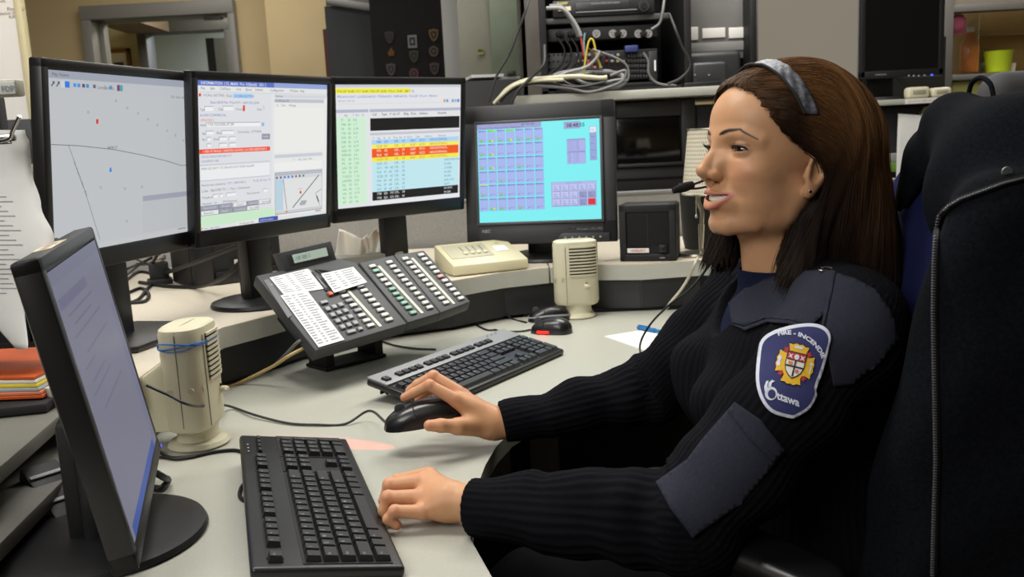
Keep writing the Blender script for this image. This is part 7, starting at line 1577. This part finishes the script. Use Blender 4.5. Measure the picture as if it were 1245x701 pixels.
q = MB(); q.box((.36, 1.15, .405), (.50, .50, .09), CN, .04, 4, rz=-ca_); q.out('seat', chair)
q = MB(); q.box((.50, 1.14, .46), (.06, .10, .25), BLK2, .01); q.out('back_support', chair)
q = MB(); q.cyl((.38, 1.15, .10), (.38, 1.15, .37), .03, .022, METAL); q.out('gas_column', chair)
for i in range(5):
    a = i*2*PI/5+.3; p = Vector((.38+math.cos(a)*.30, 1.15+math.sin(a)*.30, .075)); q = MB(); q.cyl((.38, 1.15, .105), p+Vector((0, 0, .01)), .028, .016, BLK2, 12); q.out('leg', chair)
    q = MB(); q.cyl(p+Vector((0, -.018, -.047)), p+Vector((0, .018, -.047)), .027, .027, RUB, 20); q.cyl(p+Vector((0, 0, -.04)), p+Vector((0, 0, .012)), .008, .008, RUB, 8); q.out('caster', chair)
a0, a1 = G(892, 642, .760), G(986, 683, .752); dv = (a1-a0); ang = math.atan2(dv.y, dv.x); ma = (a0+a1)/2
def rboxf(Q, hs, rz_, rxy):
    qx, qy = np.abs(Q[:, 0])-(hs[0]-rxy), np.abs(Q[:, 1])-(hs[1]-rxy); d2 = np.sqrt(np.maximum(qx, 0)**2+np.maximum(qy, 0)**2)+np.minimum(np.maximum(qx, qy), 0)-rxy
    a_ = d2+rz_; b_ = np.abs(Q[:, 2])-(hs[2]-rz_); return np.sqrt(np.maximum(a_, 0)**2+np.maximum(b_, 0)**2)+np.minimum(np.maximum(a_, b_), 0)-rz_
def arm_pad(a0, a1, nm):
    dv_ = a1-a0; Rm = np.array(Matrix.Rotation(math.atan2(dv_.y, dv_.x), 3, 'Z') @ Matrix.Rotation(-math.asin(dv_.z/dv_.length), 3, 'Y')); c_ = np.array((a0+a1)/2); hl_ = dv_.length/2+.02
    V, Fq = surface(lambda P: rboxf((P-c_.astype(f4)) @ Rm.astype(f4), (hl_+.014, .038, .016), .0155, .034), np.minimum(a0, a1)-.07, np.maximum(a0, a1)+.07, .004)
    return np_obj(nm, V, Fq, LEA, chair, chair.location)
a0 = a0+Vector((0, 0, -.02)); a1 = a1+Vector((0, 0, -.02))
ap = arm_pad(a0, a1, 'armrest'); far0 = Vector((a0.x-.0, 1.46, a0.z-.13)); arm_pad(far0, far0+Vector((.2, .0, -.01)), 'armrest')
q = MB(); q.tube([a0.lerp(a1, .6)+Vector((0, 0, -.02)), a0.lerp(a1, .6)+Vector((.01, .02, -.15)), Vector((.36, .92, .42)), Vector((.37, 1.0, .36))], .018, BLK2, 12); q.out('arm_bracket', chair)
q = MB(); q.tube([far0+Vector((.1, 0, -.02)), far0+Vector((.1, -.01, -.2)), Vector((.36, 1.40, .42)), Vector((.37, 1.3, .36))], .018, BLK2, 12); q.out('arm_bracket', chair)

def toB(P): Ti = TB.inverted(); R_ = np.array(Ti.to_3x3(), f4); return P @ R_.T+np.array(Ti.translation, f4)
def rbox(Q, c, hs, r): q_ = np.abs(Q-np.asarray(c, f4))-(np.asarray(hs, f4)-r); return length(np.maximum(q_, 0))+np.minimum(q_.max(-1), 0)-r
def jacket_sdf(P):
    Q = toB(P)                       # x along the back's width (away from camera +), y up the back, z towards her
    fold = .008*np.sin(Q[:, 0]*48+1.2*np.sin(Q[:, 1]*7))+.006*np.sin(Q[:, 0]*21+Q[:, 1]*11)+.004*np.sin(Q[:, 1]*34+Q[:, 0]*30+Q[:, 2]*40)
    # shell hanging behind the back and wrapping its near side
    d = rbox(Q, (-.03, -.20, -.105), (.25, .42, .045), .04)-fold
    # near front panel, hanging at the side facing the camera
    d = smin(d, rbox(Q, (-.235, -.15, -.030), (.055, .435, .112), .045)-fold*.8, .03)
    # draped shoulders and collar over the top
    d = smin(d, ell(Q, (-.07, .300, -.03), (.17, .065, .085))-.5*fold, .035)
    d = smin(d, ell(Q, (-.165, .262, -.01), (.075, .105, .09))-.4*fold, .03)      # near hanging collar flap
    d = smin(d, rcone(Q, (-.02, .29, .03), (.10, .17, .0), .04, .035), .025)
    d = smin(d, rcone(Q, (-.06, .33, .03), (-.15, .305, .02), .040, .036), .02)
    e = rbox(Q, (0, -.02, .0), (.232, .315, .0445), .04)                         # room for the backrest
    return smax(d, -(e-.001), .004)
print('jacket...'); V, Fq = surface(jacket_sdf, (.20, .78, .32), (.86, 1.50, 1.36), .0055)
FLC = mat('black_fleece', (20, 22, 26), .98, spec=.05, noise=.3, nscale=260, bump=.5, bscale=420)
jl = (.60, 1.1, .0); jk = np_obj('jacket', V, Fq, FLC, None, jl); jk.location = jl; jk['label'] = 'black fleece jacket draped over the back of her chair'; jk['category'] = 'jacket'
jf = lambda P: jacket_sdf(P)
def jmarch(pts, off=.003):
    a = np.array(pts, float); return march(a[:, 0], a[:, 1], jf, 120, .55, off)
zp = [(1245, 216), (1222, 222), (1195, 232), (1170, 241), (1155, 250), (1143, 262), (1139, 280), (1137, 320), (1136, 380), (1137, 440), (1138, 500), (1139, 560), (1137, 620), (1135, 700)]
fine = []
for a, b in zip(zp, zp[1:]):
    L = math.hypot(b[0]-a[0], b[1]-a[1]); k_ = max(1, int(L/3.2))
    fine += [(a[0]+(b[0]-a[0])*i/k_, a[1]+(b[1]-a[1])*i/k_) for i in range(k_)]
Z3 = jmarch(fine, .003); q = MB(); q.tube([Vector(p) for p in Z3[::2]], .0036, mat('zip_tape', (14, 14, 16), .8), 6, 1)
qt = MB(); ZT = mat('zip_teeth', (120, 122, 128), .4, metal=.6)
for i, p in enumerate(Z3):
    if i % 1 == 0: qt.box(tuple(p+np.array((-.003, -.0035, 0))), (.0035, .003, .0018), ZT, .0006)
class JB(MB): pass
def jout(q, name): 
    o = q.out(name, None); me = o.data; co = np.empty(len(me.vertices)*3, f4); me.vertices.foreach_get('co', co); co = co.reshape(-1, 3)-np.array(jl, f4); me.vertices.foreach_set('co', co.ravel()); me.update(); o.parent = jk; return o
jout(q, 'zip_tape'); jout(qt, 'zip_teeth')
Vj = V.astype(f4); _q = Vj-A3(0, 0, CZ); _fw = _q[:, 1]*cP-_q[:, 2]*sP; _up = _q[:, 1]*sP+_q[:, 2]*cP; _px = 622.5+F*(_q[:, 0]/_fw*cA-_up/_fw*sA); _py = 350.5-F*(_q[:, 0]/_fw*sA+_up/_fw*cA)
def crest_of(x): m_ = np.where(np.abs(_px-x) < 2.5)[0]; return Vj[m_[np.argmin(_py[m_])]]-A3(0, 0, .002)
l3 = [crest_of(1178), crest_of(1206)]; a, b = Vector(l3[0]), Vector(l3[1]); q = MB(); q.tube([a, a.lerp(b, .15)+Vector((0, 0, .014)), a.lerp(b, .5)+Vector((0, 0, .02)), a.lerp(b, .85)+Vector((0, 0, .014)), b], .0028, FLC, 8); jout(q, 'hanging_loop')
g3 = jmarch([(1224, 209)], .001)[0]; q = MB(); q.lathe([(.003, 0), (.0055, 0), (.005, .0015), (.003, .0015)], mat('eyelet_grey', (110, 112, 114), .4, metal=.5), n=20, T=Matrix.Translation(g3) @ Matrix.Rotation(PI/2, 4, 'X')); jout(q, 'eyelet')
